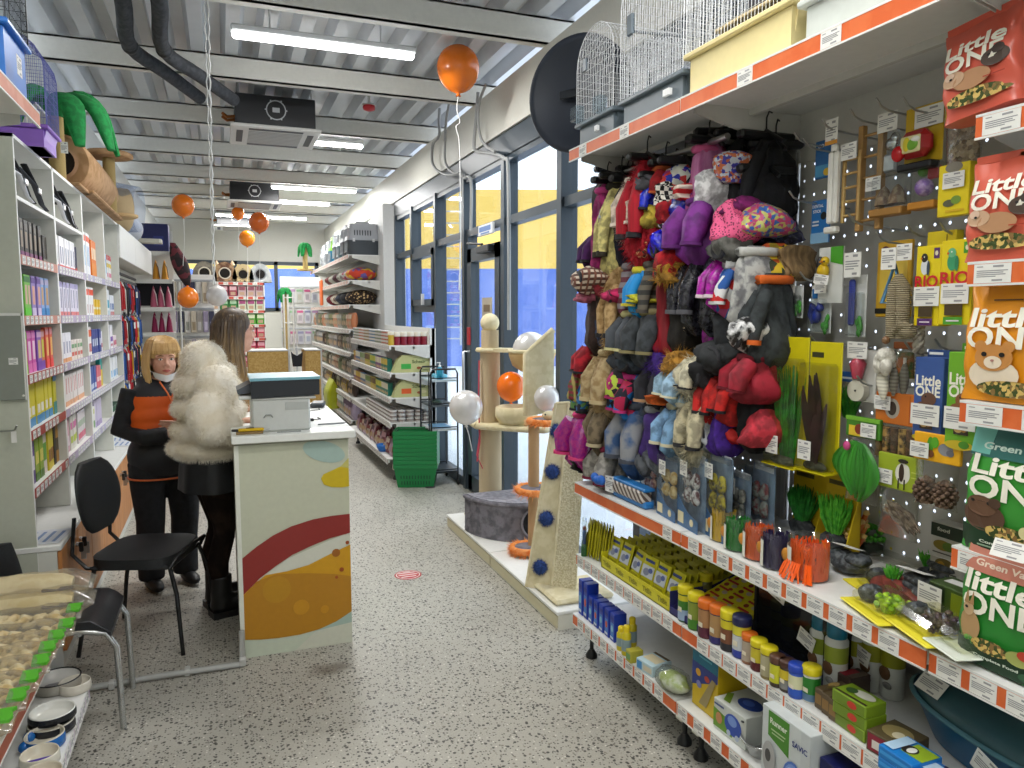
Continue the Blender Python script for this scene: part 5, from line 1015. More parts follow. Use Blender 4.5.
sbox(704,712,'tall yellow and teal carton with a bird cage picture',.15,.13,.23,'d0b016',[('r',0,.86,1,.28,'13708c'),('p',[(-.5,.72),(.5,.72),(.5,.6),(-.5,.32)],'2a3a86'),('e',-.25,.58,.1,.06,'d8a01c'),('e',.1,.56,.1,.05,'b04030'),('p',[(-.2,.1),(.3,.62),(.45,.6),(.1,.1)],'9a8a5a'),('e',-.2,.4,.1,.06,'7a7ab0'),('r',.05,.92,.6,.03,'5ab0c8'),('r',.05,.87,.5,.03,'5ab0c8')],(),.0,'cage_box','carton')
t=sbox(728,738,'white and green carton with a blue toy car picture',.16,.15,.11,'d2d6d0',[('p',[(-.5,.7),(.1,.55),(.1,.1),(-.5,.1)],'6a9a2a'),('e',.12,.5,.26,.34,'2f4fae'),('e',.1,.62,.14,.16,'7a98d8'),('e',.0,.2,.06,.09,'b8c4d8'),('e',.26,.2,.06,.09,'b8c4d8'),('e',-.3,.45,.1,.18,'c0875a'),('r',-.3,.86,.3,.06,'4a5a8a')],[('e',.1,.5,.3,.24,'24408e'),('e',.05,.5,.14,.12,'4a6ac0'),('p',[(-.5,.4),(-.3,.1),(-.1,.1),(-.4,.5)],'6a8a2a')],.05,'toy_box','carton')
t=st3(746,757,'shiny steel feeding bowl between the toy car carton and the green carton','feeding_bowl','bowl',None,-PI/2); t.location.x+=.06; B(mt('c4c6c6',.18,.95)).lathe([(.04,.0),(.062,.045),(.068,.05),(.066,.053),(.058,.046),(.036,.006),(0,.006)],n=32,cap=False).build('bowl',t); B(BLK).tube([(-.06,-.02,.045),(-.075,-.03,.08),(-.03,-.05,.1)],.003,6).build('wire_holder',t)
sbox(752,742,'small brown and white tag carton behind the steel bowl',.05,.04,.07,'8a7a6a',[('r',0,.7,.7,.3,'d0c8c0')]).location.x+=.1
t=sbox(783,800,'white carton with green panel, picture of a clear blue running ball',.2,.16,.25,'ccd2d2',[('p',[(-.36,.97),(.08,.97),(.08,.55),(-.36,.66)],'4a8a2a'),('t','Runner',-.14,.86,.075,'e8efe0',.36),('r',-.14,.76,.3,.015,'b8d0a0'),('r',-.14,.72,.26,.015,'b8d0a0'),('r',.42,.5,.18,1,'c4cacc'),('t','SAVIC',.31,.78,.07,'1f2f7a',.3),('e',.2,.3,.22,.26,'4f74c0'),('e',.2,.32,.18,.21,'7d9ad8'),('e',.18,.42,.1,.06,'b0c4ea'),('e',-.3,.4,.14,.2,'a8a8a8'),('e',-.32,.42,.06,.08,'4a4a4a')],(),0.,'toy_box','carton')
t=sbox(836,836,'navy blue carton with grey round pictures beside the running ball carton',.14,.15,.19,'141a52',[('e',-.1,.72,.16,.16,'5a6278'),('e',.2,.34,.26,.24,'2a386e'),('e',.2,.34,.18,.17,'4a5688'),('r',0,.08,.6,.06,'2a3a8a')],(),0.,'toy_box','carton')
# ================================================================= SERVICE COUNTER
PANEL='c6c9b2'
R=T('service_counter','pale green service counter with printed red and ochre curves on its front','counter',(.3025,3.655,0))
w,h=.505,1.03
b=B(mt(PANEL,.4)).box(-w/2,w/2,0,1.13,0,h); b.build('body',R)
f=B(); red=mt('8f2a24',.4); och=mt('b8811a',.4)
up=[(-.5,.477),(-.37,.525),(-.22,.57),(-.05,.605),(.15,.628),(.32,.636),(.5,.638)]; lo=[(.5,.545),(.3,.528),(.12,.5),(-.05,.468),(-.2,.425),(-.35,.375),(-.5,.305)]
art(f,w,h,0,[('p',[(-.5,.31),(-.3,.39),(-.1,.45),(.2,.5),(.5,.55),(.5,.3),(-.5,.2)],'d8d9ca'),('p',[(-.5,.0),(.5,.0),(.5,.18),(.0,.09),(-.5,.1)],'c9d2bd'),('p',[(-.05,.0),(.5,.0),(.5,.13),(.2,.1)],'d2d4c2'),('p',[(.12,.08),(.5,.15),(.5,.1),(.3,.09)],'a9c0b4'),
 ('p',[(-.5,.31),(-.3,.385),(-.1,.392),(.1,.41),(.3,.45),(.5,.487),(.5,.3),(-.5,.2)],'d09a16'),('p',[(-.5,.3),(-.38,.36),(-.2,.385),(.1,.37),(.35,.35),(.5,.33),(.5,.155),(.35,.115),(.18,.088),(0,.076),(-.2,.075),(-.36,.08),(-.5,.09)],och)])
art(f,w,h,-.004,[('p',up+lo,red)])
def ring(x,z,a,c,rot=0): return ('e',x,z,a,a*w/h,c)
art(f,w,h,-.005,[ring(-.2,.31,.13,'bd8a1c'),ring(.02,.21,.075,'c88f1c'),ring(.24,.185,.04,'c88f1c'),ring(.36,.455,.04,'a4641c'),ring(.41,.37,.022,'a4501c'),ring(.36,.335,.015,'a4501c'),ring(.47,.5,.018,'a4501c')])
q=[(.27+.19*math.cos(a)-.05*math.sin(a),.948+.055*math.sin(a)-.01*math.cos(a)) for a in [2*PI*i/24 for i in range(24)]]
art(f,w,h,-.002,[('p',q,'a7bfb6'),('p',[(.5,.9),(.44,.875),(.34,.855),(.26,.84),(.235,.82),(.26,.79),(.33,.775),(.42,.77),(.5,.772)],'d0b516'),('p',[(.5,.91),(.42,.87),(.5,.86)],'c8c06a')])
f.build('front_print',R)
B(mt('e4e6da',.45)).box(-w/2-.02,-w/2,-.012,1.13,.05,h).build('side_panel',R)
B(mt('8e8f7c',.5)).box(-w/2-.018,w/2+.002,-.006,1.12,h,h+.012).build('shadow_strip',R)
B(mt('eceee8',.3)).box(-w/2-.03,w/2+.03,-.045,1.2,h+.012,h+.048,.004).build('worktop',R)
ZT=h+.0485
b=B(mt('9a9c98',.5)); pts=[(-.31,-.02,.12),(-.31,-.02,.03),(-.33,-.03,.02)]
P=[onz(243,661,.02),onz(160,676,.02),onz(64,692,.02)]
t=T('conduit_pipe','grey plastic conduit running over the floor from the counter foot to the left','pipe',(0,0,0)); B(mt('a6a7a2',.4)).tube([(.035,P[0].y+.02,.16),(.035,P[0].y,.03),(.02,P[0].y-.02,.016),tuple(P[1]),tuple(P[2]),(-.9,P[2].y-.14,.02)],.014,10).build('tube',t); B(mt('c4c5c0',.4)).box(.02,.05,P[0].y-.03,P[0].y+.01,.004,.045,.006).build('elbow',t)
for k in(.33,.75): q=P[0].lerp(P[2],k); B(mt('c4c5c0',.4)).box(q.x-.012,q.x+.012,q.y-.022,q.y+.022,0,.034,.004).build('clip',t)
# floor sticker
q=onz(408,575,0); t=T('floor_sticker','round red and white sticker on the terrazzo floor','sticker',(q.x,q.y,.0008)); b=B(mt('c8474a',.5)).lathe([(.085,0),(.085,.001),(0,.001)],n=28).use(mt('ecdcd8',.5)).lathe([(.076,.0012),(.07,.0014)],n=28,cap=False)
for i,(a,c) in enumerate(((-.055,.05),(-.06,.06),(-.05,.045))): b.box(a,c,.03-i*.035,.042-i*.035,.001,.0015)
b.box(-.02,.025,.05,.06,.001,.0015).build('print',t)
# printer
x=lambda u,v,y:ony(u,v,y).x
R=T('printer','white and black laser printer with a teal lid on the counter','printer',(.25,3.84,ZT))
R.scale=(.9,.9,.93)
GW=mt('c9ccc8',.4); PB=mt('23282e',.4)
B(GW).box(-.15,.15,-.15,.17,0,.17,.01).build('body',R); B(mt('b4b8b4',.4)).box(.02,.14,-.1515,-.149,.11,.15,.001).build('rear_hatch',R); B(mt('8e938f',.5)).tube([(-.09,-.151,.075),(-.08,-.157,.09),(-.055,-.157,.09),(-.045,-.151,.075)],.003,6).build('handle_recess',R)
B(PB).prism([(-.15,.175),(.2,.185),(.2,.265),(-.15,.262)],-.16,.2).build('scanner',R); B(mt('7db3c2',.3)).prism([(-.155,.264),(.205,.267),(.205,.281),(-.155,.279)],-.165,.21).build('scanner_lid',R)
B(mt('4a4f56',.4)).prism([(-.22,.215),(-.15,.25),(-.15,.20),(-.215,.195)],-.1,.15).build('control_panel',R); B(mt('e6e8e4',.4)).box(-.21,-.14,-.1,.15,.165,.185,.004).build('paper_tray',R); B(GW).box(-.15,.18,-.155,.18,.165,.178,.004).build('top_frame',R)
def on(u,v,label,name,cat,z=ZT,rz=0): q=onz(u,v,z); return T(name,label,cat,(q.x,q.y,z),rz)
t=on(252,434,'brown wooden block at the front edge of the counter','wooden_block','office supply'); B(mt('7a6238',.6,kind='streak',c2='8c7244',s=40)).box(-.07,.05,-.01,.03,0,.012,.002).build('block',t)
t=T('utility_knife','yellow utility knife lying on the wooden block','knife',(t.location.x-.005,t.location.y,ZT+.013)); B(mt('dcb416',.4)).box(-.055,.06,-.005,.014,0,.014,.004).build('handle',t); B(mt('1c1e20',.4)).box(-.085,-.055,-.003,.012,.001,.012,.003).box(-.02,.015,.0,.01,.0135,.017,.001).build('slider',t); B(mt('b8babb',.25,.8)).box(.06,.085,0,.01,.004,.006).build('blade',t)
t=on(288,432,'grey ruler strip before the printer','ruler','office supply'); B(mt('9fa39f',.4)).box(-.05,.06,-.008,.008,0,.004,.001).build('ruler',t)
t=on(317,407,'dark grey card terminal behind the printer','card_terminal','payment terminal',ZT,-.2); B(mt('3a3f44',.4)).box(-.035,.045,-.05,.09,0,.03,.008).build('case',t); B(mt('20252a',.4)).box(-.05,-.035,-.03,.05,.0,.012,.003).build('plug',t); B(mt('16181a',.5)).tube([(.0,-.05,.012),(.02,-.1,.004),(.03,-.16,.004),(-.02,-.2,.004),(-.05,-.22,.004)],.0025,6).build('cable',t)
t=on(330,425,'grey pen lying on a white sheet on the counter','pen','office supply'); B(mt('6e7478',.4)).cyl((-.06,0,.006),(.07,.012,.006),.004,n=8).build('barrel',t); B(mt('3a3f44',.4)).cyl((.07,.012,.006),(.084,.014,.006),.003,.001,8).build('tip',t)
t=on(322,426,'white sheet of paper under the pen on the counter','paper_sheet','paper'); B(mt('f0f1ee',.6)).box(-.09,.13,-.03,.16,0,.0012).build('sheet',t)
t=on(310,421,'black power adapter beside the printer','power_adapter','adapter'); B(BLK).box(-.02,.02,-.012,.012,0,.014,.003).build('case',t); B(BLK).tube([(.02,0,.006),(.06,.03,.004),(.05,.1,.004)],.003,6).build('cable',t)
t=on(247,425,'white note sheet under the customer hand','paper_sheet','paper'); B(mt('f2f2ee',.6)).box(-.06,.07,-.05,.1,0,.001).build('sheet',t)
# ================================================================= CHAIRS
CHB=mt('17191c',.55,kind='noise',c2='202326',s=200,bump=.2); FR=mt('101113',.35)
# black upholstered chair facing the counter
R=T('office_chair','black padded visitor chair with tubular legs between the shelves and the counter','chair',(-.395,4.10,0),1.25)
R.scale=(.93,.93,.98)
# local front = -Y
b=B(CHB); b.grid(lambda a,j:(.24*abs(math.cos(2*PI*a))**.5*(1 if math.cos(2*PI*a)>0 else -1)*(1-.02*j),.215*abs(math.sin(2*PI*a))**.5*(1 if math.sin(2*PI*a)>0 else -1),.43+.05*math.sin(PI/2*j) if j<1 else .48),36,4,cu=True)
b.grid(lambda a,j:(.24*(1-j)*abs(math.cos(2*PI*a))**.5*(1 if math.cos(2*PI*a)>0 else -1),.215*(1-j)*abs(math.sin(2*PI*a))**.5*(1 if math.sin(2*PI*a)>0 else -1),.48+.006*j),36,4,cu=True); b.box(-.22,.22,-.2,.2,.42,.44,.01); b.build('seat',R)
b=B(CHB); 
def bk(a,j):
    an=2*PI*a; e=math.sin(PI*(.03+.94*j))**.3; x=.225*abs(math.cos(an))**.6*(1 if math.cos(an)>0 else -1)*e; zz=.58+.35*j
    return(x,.235+.05*(j)+.022*math.sin(an)-.5*x*x,zz)
b.grid(bk,32,12,cu=True); b.add([bk(i/32,0) for i in range(32)],[tuple(range(32))]); b.add([bk(i/32,1) for i in range(32)],[tuple(range(32))]); b.build('backrest',R)
for s in(-1,1):
    B(FR).tube([(s*.2,-.2,.43),(s*.225,-.24,.3),(s*.25,-.27,0)],[.012,.012,.011],8).build('leg',R)
    B(FR).tube([(s*.2,.18,.43),(s*.225,.22,.25),(s*.25,.26,0)],[.012,.012,.011],8).build('leg',R)
    B(FR).tube([(s*.19,.1,.425),(s*.2,.22,.43),(s*.2,.29,.5),(s*.19,.275,.68)],[.014]*4,8,flat=.6).build('back_support',R)
B(FR).tube([(-.2,-.2,.43),(.2,-.2,.43)],.011,8).tube([(-.2,.18,.43),(.2,.18,.43)],.011,8).tube([(-.22,-.205,.425),(-.2,-.235,.475),(.0,-.245,.49),(.2,-.235,.475),(.22,-.205,.425)],.01,8).build('frame',R)
# black leatherette chair with a steel frame
SF=mt('b9bbb8',.25,.75)
q=onz(120,731,0); R=T('steel_chair','black leatherette chair seat on a silver tube frame beside the bagged treats','chair',(-.655,3.38,0),.0)
b=B(mt('1b1d21',.35,kind='noise',c2='24262a',s=80))
def se(a,j): x=-.22+.44*a; y=-.2+.42*j; return(x,y,.455+.012*math.cos(PI*(a-.5)*1.6)-(.045*max(0,(j-.0)<.2)*(1-j/.2)**2))
b.grid(lambda a,j:(-.21+.42*a,-.2+.4*j,.455-.05*max(0,(a-.8)/.2)**2-.01*max(0,(.15-a)/.15)),16,10); b.grid(lambda a,j:(-.21+.42*a,-.2+.4*j,.425-.04*max(0,(a-.8)/.2)**2),16,10)
for y in(-.2,.2): b.grid(lambda a,j,y=y:(-.21+.42*a,y,.425+.03*j-(.05 if j>.5 else .04)*max(0,(a-.8)/.2)**2-.01*j*max(0,(.15-a)/.15)),16,2)
for a in(0,1): b.grid(lambda p,j,a=a:(-.21+.42*a,-.2+.4*p,(.425 if j<.5 else .445)-(.04 if j<.5 else .04)*a),6,2)
b.tube([(-.2,-.2,.458),(-.2+.34,-.2,.457),(.2,-.2,.41)],.004,6); b.build('seat',R)
for y in(-.19,.15):
    B(SF).tube([(-.22,y,.415),(.1,y,.42),(.19,y,.40),(.225,y,.34),(.235,y,0)],.012,10).build('leg',R); B(SF).tube([(-.15,y,.415),(-.24,y+.0,.2),(-.3,y,0)],.012,10).build('leg',R)
B(SF).cyl((.1,-.2,.41),(.1,.19,.41),.01,n=8).cyl((-.15,-.2,.41),(-.15,.19,.41),.01,n=8).build('crossbar',R)
# dark backrest at the left edge of the picture
R=T('black_backrest','black curved chair back at the left edge, in front of the shelf end panel','chair',(-.955,3.66,0),.25)
R.scale=(.8,.8,.82); b=B(CHB)
b.grid(lambda a,j:(.16*abs(math.cos(2*PI*a))**.6*(1 if math.cos(2*PI*a)>0 else -1)*(1-.35*j**2),.02*math.sin(2*PI*a),.45+.36*j),24,8,cu=True); b.add([(.16*abs(math.cos(2*PI*i/24))**.6*(1 if math.cos(2*PI*i/24)>0 else -1)*.65,.02*math.sin(2*PI*i/24),.81) for i in range(24)],[tuple(range(24))]); b.build('backrest',R)
for s in(-1,1): B(FR).tube([(s*.1,.03,0),(s*.1,.03,.6)],.012,8).build('leg',R)
# ================================================================= PEOPLE
SKIN=mt('d9a68c',.55,kind='noise',c2='cf9a80',s=30); 
def head(b,c,k=1.,turn=0.):
    """cranium, face, jaw, nose, ears and neck as overlapping volumes; face looks to -Y"""
    M=Matrix.Translation(c)@Matrix.Rotation(turn,4,'Z')@Matrix.Scale(k,4); b.T=M
    b.ball((0,.012,.03),(.076,.094,.095),20,14).ball((0,-.022,-.03),(.064,.072,.085),18,12).ball((0,-.052,-.09),(.034,.034,.026),12,8).ball((-.03,-.05,-.03),(.03,.034,.03),10,8).ball((.03,-.05,-.03),(.03,.034,.03),10,8)
    b.tube([(0,-.085,.012),(0,-.104,-.018),(0,-.108,-.032)],[.008,.012,.013],10).ball((-.012,-.094,-.034),.009,8,6).ball((.012,-.094,-.034),.009,8,6).ball((0,-.075,-.062),(.026,.018,.012),12,8).ball((0,-.066,.02),(.058,.026,.02),12,8)
    for s in(-1,1): b.ball((s*.077,.01,-.012),(.01,.02,.03),8,8)
    b.off(); b.tube([Vector(c)+Vector((0,.02,-.07))*k,Vector(c)+Vector((0,.03,-.2))*k],[.05*k,.058*k],14)
def face(par,c,k,turn,lip='b5605a',brow='8a6a48'):
    M=Matrix.Translation(c)@Matrix.Rotation(turn,4,'Z')@Matrix.Scale(k,4)
    for s in(-1,1):
        e=B(mt('eae6e0',.2)); e.T=M; e.ball((s*.03,-.0815,.004),(.0125,.007,.0062),10,8).use(mt('5a5a4a',.2)).ball((s*.03,-.0865,.004),(.0055,.003,.0055),10,8).use(mt('101010',.15)).ball((s*.03,-.0888,.004),.0026,8,6); e.build('eye',par)
        e=B(mt(brow,.8)); e.T=M; e.tube([(s*.014,-.0925,.024),(s*.03,-.0925,.028),(s*.047,-.083,.022)],[.0025,.0035,.0015],6); e.tube([(s*.018,-.0885,.0105),(s*.03,-.0895,.0125),(s*.042,-.083,.009)],.0016,5); e.build('eyebrow',par)
    e=B(mt(lip,.4)); e.T=M; e.tube([(-.022,-.083,-.062),(-.008,-.0935,-.0585),(0,-.0935,-.06),(.008,-.0935,-.0585),(.022,-.083,-.062)],[.002,.0042,.0038,.0042,.002],7).tube([(-.02,-.083,-.064),(0,-.0935,-.068),(.02,-.083,-.064)],[.002,.0052,.002],7); e.build('lips',par)
def hand(b,wr,d,up,side,k=1.,curl=.5):
    """palm, four fingers of unequal length and a thumb from the side of the palm"""
    d=Vector(d).normalized(); up=(Vector(up)-d*Vector(up).dot(d)).normalized(); sx=d.cross(up)*side; wr=Vector(wr)
    for s in(-.026,-.009,.009,.026): b.tube([wr,wr+d*.04*k+sx*s*.8*k,wr+d*.088*k+sx*s*k],[.014*k,.0155*k,.0125*k],10,flat=.95)
    for s,ln in ((-.031,.058),(-.0105,.074),(.0105,.079),(.031,.07)):
        p=wr+d*.085*k+sx*s*k; q=p+d*ln*.45*k-up*curl*.012*k; r=q+d*ln*.33*k-up*curl*.022*k; b.tube([p,q,r,r+d*ln*.2*k-up*curl*.022*k],[.0088*k,.0082*k,.0074*k,.0055*k],9)
    p=wr+d*.03*k+sx*.03*k; b.tube([wr+d*.015*k,p,p+(d*.6+sx*.8)*.035*k-up*.01*k,p+(d*.95+sx*.6)*.055*k-up*.018*k],[.014*k,.012*k,.0095*k,.007*k],9)
def ombre(c1,c2,z0,z1):
    m,nt,b,o=newmat('hair'); t=nt.nodes.new('ShaderNodeTexCoord'); sp=nt.nodes.new('ShaderNodeSeparateXYZ'); nt.links.new(t.outputs['Object'],sp.inputs[0]); n=N(nt,'ShaderNodeTexNoise',Scale=60.); mp=nt.nodes.new('ShaderNodeMapping'); mp.inputs['Scale'].default_value=(1,1,.05); nt.links.new(t.outputs['Object'],mp.inputs[0]); nt.links.new(mp.outputs[0],n.inputs['Vector'])
    f=math_(nt,'ADD',ramp(nt,sp.outputs[2],z0,z1),math_(nt,'MULTIPLY',math_(nt,'SUBTRACT',n.outputs['Fac'],.5),1.4)); f=ramp(nt,f,0,1); nt.links.new(mix(nt,f,rgba(c1),rgba(c2)),b.inputs['Base Color']); b.inputs['Roughness'].default_value=.45; return m
# ---- customer: local -Y is forward
cx,cy=-.05,4.33
R=T('person','long haired person in a cream fur jacket, black skirt and boots at the counter','person',(cx,cy,0),PI/2+.32)
TI=mt('1a1411',.85,kind='noise',c2='2a201a',s=12,spec=.1)
b=B(SKIN)
hc=(0,-.125,1.545)
head(b,hc,.98,.12)
b.ball((0,-.0,1.22),(.17,.11,.2)).ball((0,.03,1.0),(.15,.11,.16)).ball((0,.045,.86),(.165,.125,.12)).tube([(0,-.05,1.34),(0,-.08,1.42)],[.08,.055],12)
for s,yy in((-1,.0),(1,-.02)):
    b.tube([(s*.085,.04+yy,.86),(s*.085,.03+yy,.68),(s*.08,.0+yy,.50),(s*.08,.005+yy,.44),(s*.08,.045+yy,.30),(s*.078,.03+yy,.12),(s*.078,.02+yy,.06)],[.095,.088,.06,.055,.058,.037,.038],14); b.tube([(s*.078,.03+yy,.05),(s*.08,-.1+yy,.03)],[.035,.03],10)
# arms: the near (right) arm reaches to the counter top
b.tube([(-.19,-.0,1.3),(-.26,.1,1.14),(-.29,.13,1.1),(-.30,.0,1.085)],[.055,.045,.042,.028],12); hand(b,(-.30,-.03,1.088),(.35,-1,.03),(0,0,1),1,.95,.55)
b.tube([(.19,-.0,1.3),(.23,-.02,1.1),(.2,-.14,1.08),(.14,-.23,1.10)],[.055,.045,.04,.028],12); hand(b,(.14,-.23,1.10),(-.1,-1,-.02),(0,0,1),-1,.95,.6)
put('body',fuse(b,.0055,3,[SKIN,TI],lambda c:1 if c.z<.9 else 0),R)
face(R,hc,.98,.12,brow='6a5038')
HM=ombre('4a3a2c','a88858',1.56,1.22)
b=B(HM); hv=Vector(hc)
b.T=Matrix.Translation(hv+Vector((0,.018,.034))); b.grid(lambda a,j:(.084*math.sin(PI*.62*j)*math.cos(2*PI*a),.103*math.sin(PI*.62*j)*math.sin(2*PI*a)+.012*j,.1*math.cos(PI*.62*j)),28,10,cu=True); b.off()
for i in range(520):
    a=U(-.1,PI+.5); r=U(.88,1.04); p0=hv+Vector((.03*math.cos(a)*r,.02+.03*math.sin(a),.128)); sx=math.cos(a); sy=math.sin(a)
    p1=hv+Vector((.088*sx*r,.02+.1*max(sy,-.5)*r,.06)); p2=hv+Vector((.098*sx*r,.035+.1*max(sy,-.45)*r,-.05)); ln=U(.24,.38); bk=.07*max(0,sy)
    p3=hv+Vector((.1*sx*r+U(-.02,.02),.05+.085*max(sy,-.5)*r+U(-.02,.02)-.02+bk,-.05-ln*.6)); p4=hv+Vector((.09*sx*r+U(-.03,.03),.03+.06*max(sy,-.5)*r+U(-.03,.03)-.03+bk*1.6,-.05-ln)); w0=U(.003,.006); b.tube(smooth([p0,p1,p2,p3,p4]),[w0*(.5+.6*math.sin(PI*min(1,k/11))) for k in range(13)],4,flat=.5)
b.build('hair',R)
FURM=mt('fbf4e6',.95,kind='noise',c2='f0e6d2',s=9)
b=B(FURM)
b.ball((0,.05,1.40),(.15,.115,.1),24,14).ball((0,.02,1.34),(.185,.13,.07),24,14)
for z,ry,rxx,cyy,rz_ in ((1.255,.175,.235,.035,.075),(1.135,.185,.245,.035,.075),(1.02,.19,.25,.04,.07),(.925,.205,.26,.045,.07)): b.ball((0,cyy,z),(rxx,ry,rz_),28,14)
b.ball((0,.0,1.1),(.2,.14,.2))
for A in (smooth([(-.17,.03,1.33),(-.25,.08,1.22),(-.30,.14,1.11),(-.315,.06,1.075),(-.31,-.0,1.08)],3),smooth([(.17,.03,1.33),(.25,.05,1.2),(.28,.0,1.1),(.24,-.09,1.07),(.2,-.14,1.085)],3)):
    b.tube(A,[.085+.018*abs(math.sin(k*1.05)) for k in range(len(A))],18)
me=fuse(b,.011,2,[FURM]); b2=B(FURM); b2.v=[tuple(v.co) for v in me.vertices]; b2.f=[tuple(p.vertices) for p in me.polygons]; b2.mi=[0]*len(b2.f); b2.sm=[True]*len(b2.f); fur(me,b2,42000,.02,.0018,(0,0,-1.),.35); bpy.data.meshes.remove(me); b2.build('fur_jacket',R)
b=B(mt('121317',.5,kind='noise',c2='191b20',s=14,bump=.3)); b.grid(lambda a,j:((.185+.02*(1-j)+.006*math.sin(10*PI*a))*math.cos(2*PI*a),.04+(.14+.02*(1-j)+.006*math.sin(14*PI*a))*math.sin(2*PI*a),.70+.22*j),40,6,cu=True); b.build('skirt',R)
for s,yy in((-1,0.),(1,-.02)):
    t=B(mt('0e0f11',.4)); t.tube([(s*.078,.03+yy,.23),(s*.078,.03+yy,.1),(s*.078,.03+yy,.05)],[.056,.056,.062],16); t.ball((s*.08,-.06+yy,.065),(.05,.1,.05),16,10).ball((s*.079,.03+yy,.06),(.055,.06,.05),14,10); o=put('boot',fuse(t,.008,3),R)
    k=B(mt('131416',.5)).prism([(s*.08-.05,.09+yy),(s*.08-.055,-.1+yy),(s*.08-.03,-.165+yy),(s*.08+.03,-.165+yy),(s*.08+.055,-.1+yy),(s*.08+.05,.09+yy)],0,.035,'xy').build('sole',o)
# ---- shop clerk behind the counter end
R=T('person','shop clerk with a blonde bob, black and orange vest and a lowered white mask','person',(-.345,4.86,0),.36)
R.scale=(.985,.985,.985)
SK2=mt('d8a58e',.55,kind='noise',c2='cc9880',s=30); b=B(SK2); hc=(0,-.035,1.395); head(b,hc,1.0,-.1)
b.ball((0,.02,1.1),(.19,.125,.2)).ball((0,.02,.9),(.17,.125,.2)).ball((0,.03,.8),(.175,.13,.14)).tube([(0,.02,1.22),(0,.0,1.3)],[.08,.056],12)
for s in(-1,1): b.tube([(s*.095,.03,.78),(s*.1,.02,.62),(s*.1,.0,.42),(s*.1,.03,.28),(s*.1,.03,.06)],[.1,.09,.06,.058,.04],14); b.tube([(s*.1,.04,.04),(s*.105,-.1,.03)],[.035,.03],10)
b.tube([(-.17,.02,1.2),(-.235,.03,.98),(-.15,-.15,.95),(-.05,-.2,.965)],[.055,.047,.038,.028],12); hand(b,(-.045,-.202,.965),(1,-.1,.05),(0,-1,0),1,.95,.5)
b.tube([(.2,.02,1.2),(.25,-.0,1.0),(.17,-.15,.97),(.07,-.19,1.0)],[.055,.047,.04,.028],12); hand(b,(.065,-.192,1.0),(-1,-.1,.12),(0,-1,0),1,.95,.5)
put('body',fuse(b,.0055,3,[SK2]),R); face(R,hc,1.0,-.1)
K=mt('131519',.8,kind='noise',c2='1b1d22',s=30,bump=.3)
b=B(K)
for A in ([(-.165,.02,1.22),(-.235,.03,.98),(-.15,-.15,.95),(-.04,-.2,.965)],[(.19,.02,1.22),(.25,-.0,1.0),(.17,-.15,.97),(.09,-.185,.995)]): b.tube(A,[.062,.058]+[.05]*(len(A)-2),14)
b.ball((0,.02,1.1),(.2,.135,.18)); put('sweater',fuse(b,.011,3),R)
VB,VO=mt('25272c',.6,bump=.2,s=20),mt('ec6418',.6,bump=.25,s=14); b=B(VB)
b.ball((0,.015,1.14),(.19,.15,.15),24,16).ball((0,.015,.98),(.195,.155,.16),24,16).ball((0,.015,1.07),(.198,.158,.12),24,16).ball((0,.02,.82),(.208,.16,.17),24,16).tube([(-.12,.03,1.24),(0,.05,1.285),(.12,.03,1.24)],.05,12)
put('vest',fuse(b,.011,3,[VB,VO],lambda c:1 if .99<c.z<1.185 and c.y<-.0 and c.x>-.2 else 0),R)
PP=mt('e8743a',.6); B(PP).tube([(.207*math.cos(a),.02+.162*math.sin(a),.69+.03*math.sin(a*2)*0) for a in [2*PI*i/28 for i in range(28)]],.006,6,closed=True).tube([(-.05,-.12,1.27),(-.015,-.145,1.2),(0,-.15,1.15)],.005,6).tube([(.05,-.12,1.27),(.015,-.145,1.2),(0,-.15,1.15)],.005,6).build('piping',R)
b=B(K); b.ball((0,.03,.76),(.19,.145,.12))
for s in(-1,1): b.tube([(s*.095,.03,.78),(s*.1,.02,.62),(s*.1,.0,.42),(s*.1,.03,.28),(s*.1,.03,.05)],[.112,.1,.082,.078,.075],16)
put('trousers',fuse(b,.012,3),R)
for s in(-1,1): B(mt('1a1a1c',.5)).ball((s*.105,-.03,.035),(.045,.13,.035),14,8).build('shoe',R)
hv=Vector(hc); HB=ombre('b08850','d8b67a',1.56,1.3); b=B(HB); b.T=Matrix.Translation(hv+Vector((0,.015,.036)))@Matrix.Rotation(-.1,4,'Z'); b.grid(lambda a,j:(.09*math.sin(PI*.58*j)*math.cos(2*PI*a),.108*math.sin(PI*.58*j)*math.sin(2*PI*a)+.008,.102*math.cos(PI*.58*j)),28,9,cu=True)
for i in range(420):
    a=U(-.62,PI+.62); sx,sy=math.cos(a),math.sin(a); r=U(.95,1.1); lz=U(-.2,-.13); b.tube(smooth([(.02*sx,.01,.105),(.07*sx*r,.072*sy*r,.082),(.094*sx*r,.1*sy*r,.01),(.102*sx*r,.1*sy*r+.01,-.08),(.088*sx*r,.08*sy*r+.01,lz)]),[.0035]+[.0055]*10+[.004,.002],4,flat=.5)
for i in range(110):
    x=U(-.07,.07); b.tube(smooth([(x*.3,-.02,.107),(x*.8,-.085,.078),(x,-.11+2.4*x*x,.03),(x*1.05,-.108+2.4*x*x,U(-.004,.012))]),[.003]+[.005]*7+[.003,.001],4,flat=.5)
b.build('hair',R)
mk=mt('e6ebee',.7); b=B(mk); b.T=Matrix.Translation(hv)@Matrix.Rotation(-.1,4,'Z'); b.grid(lambda a,j:((.08-.02*j)*math.sin((a-.5)*2.3),.0-(.094-.012*j)*math.cos((a-.5)*2.3),-.09-.042*j+.05*abs(a-.5)),16,5); b.tube([(-.075,-.03,-.07),(-.085,.0,-.02)],.002,5).tube([(.075,-.03,-.07),(.085,.0,-.02)],.002,5); b.build('face_mask',R)
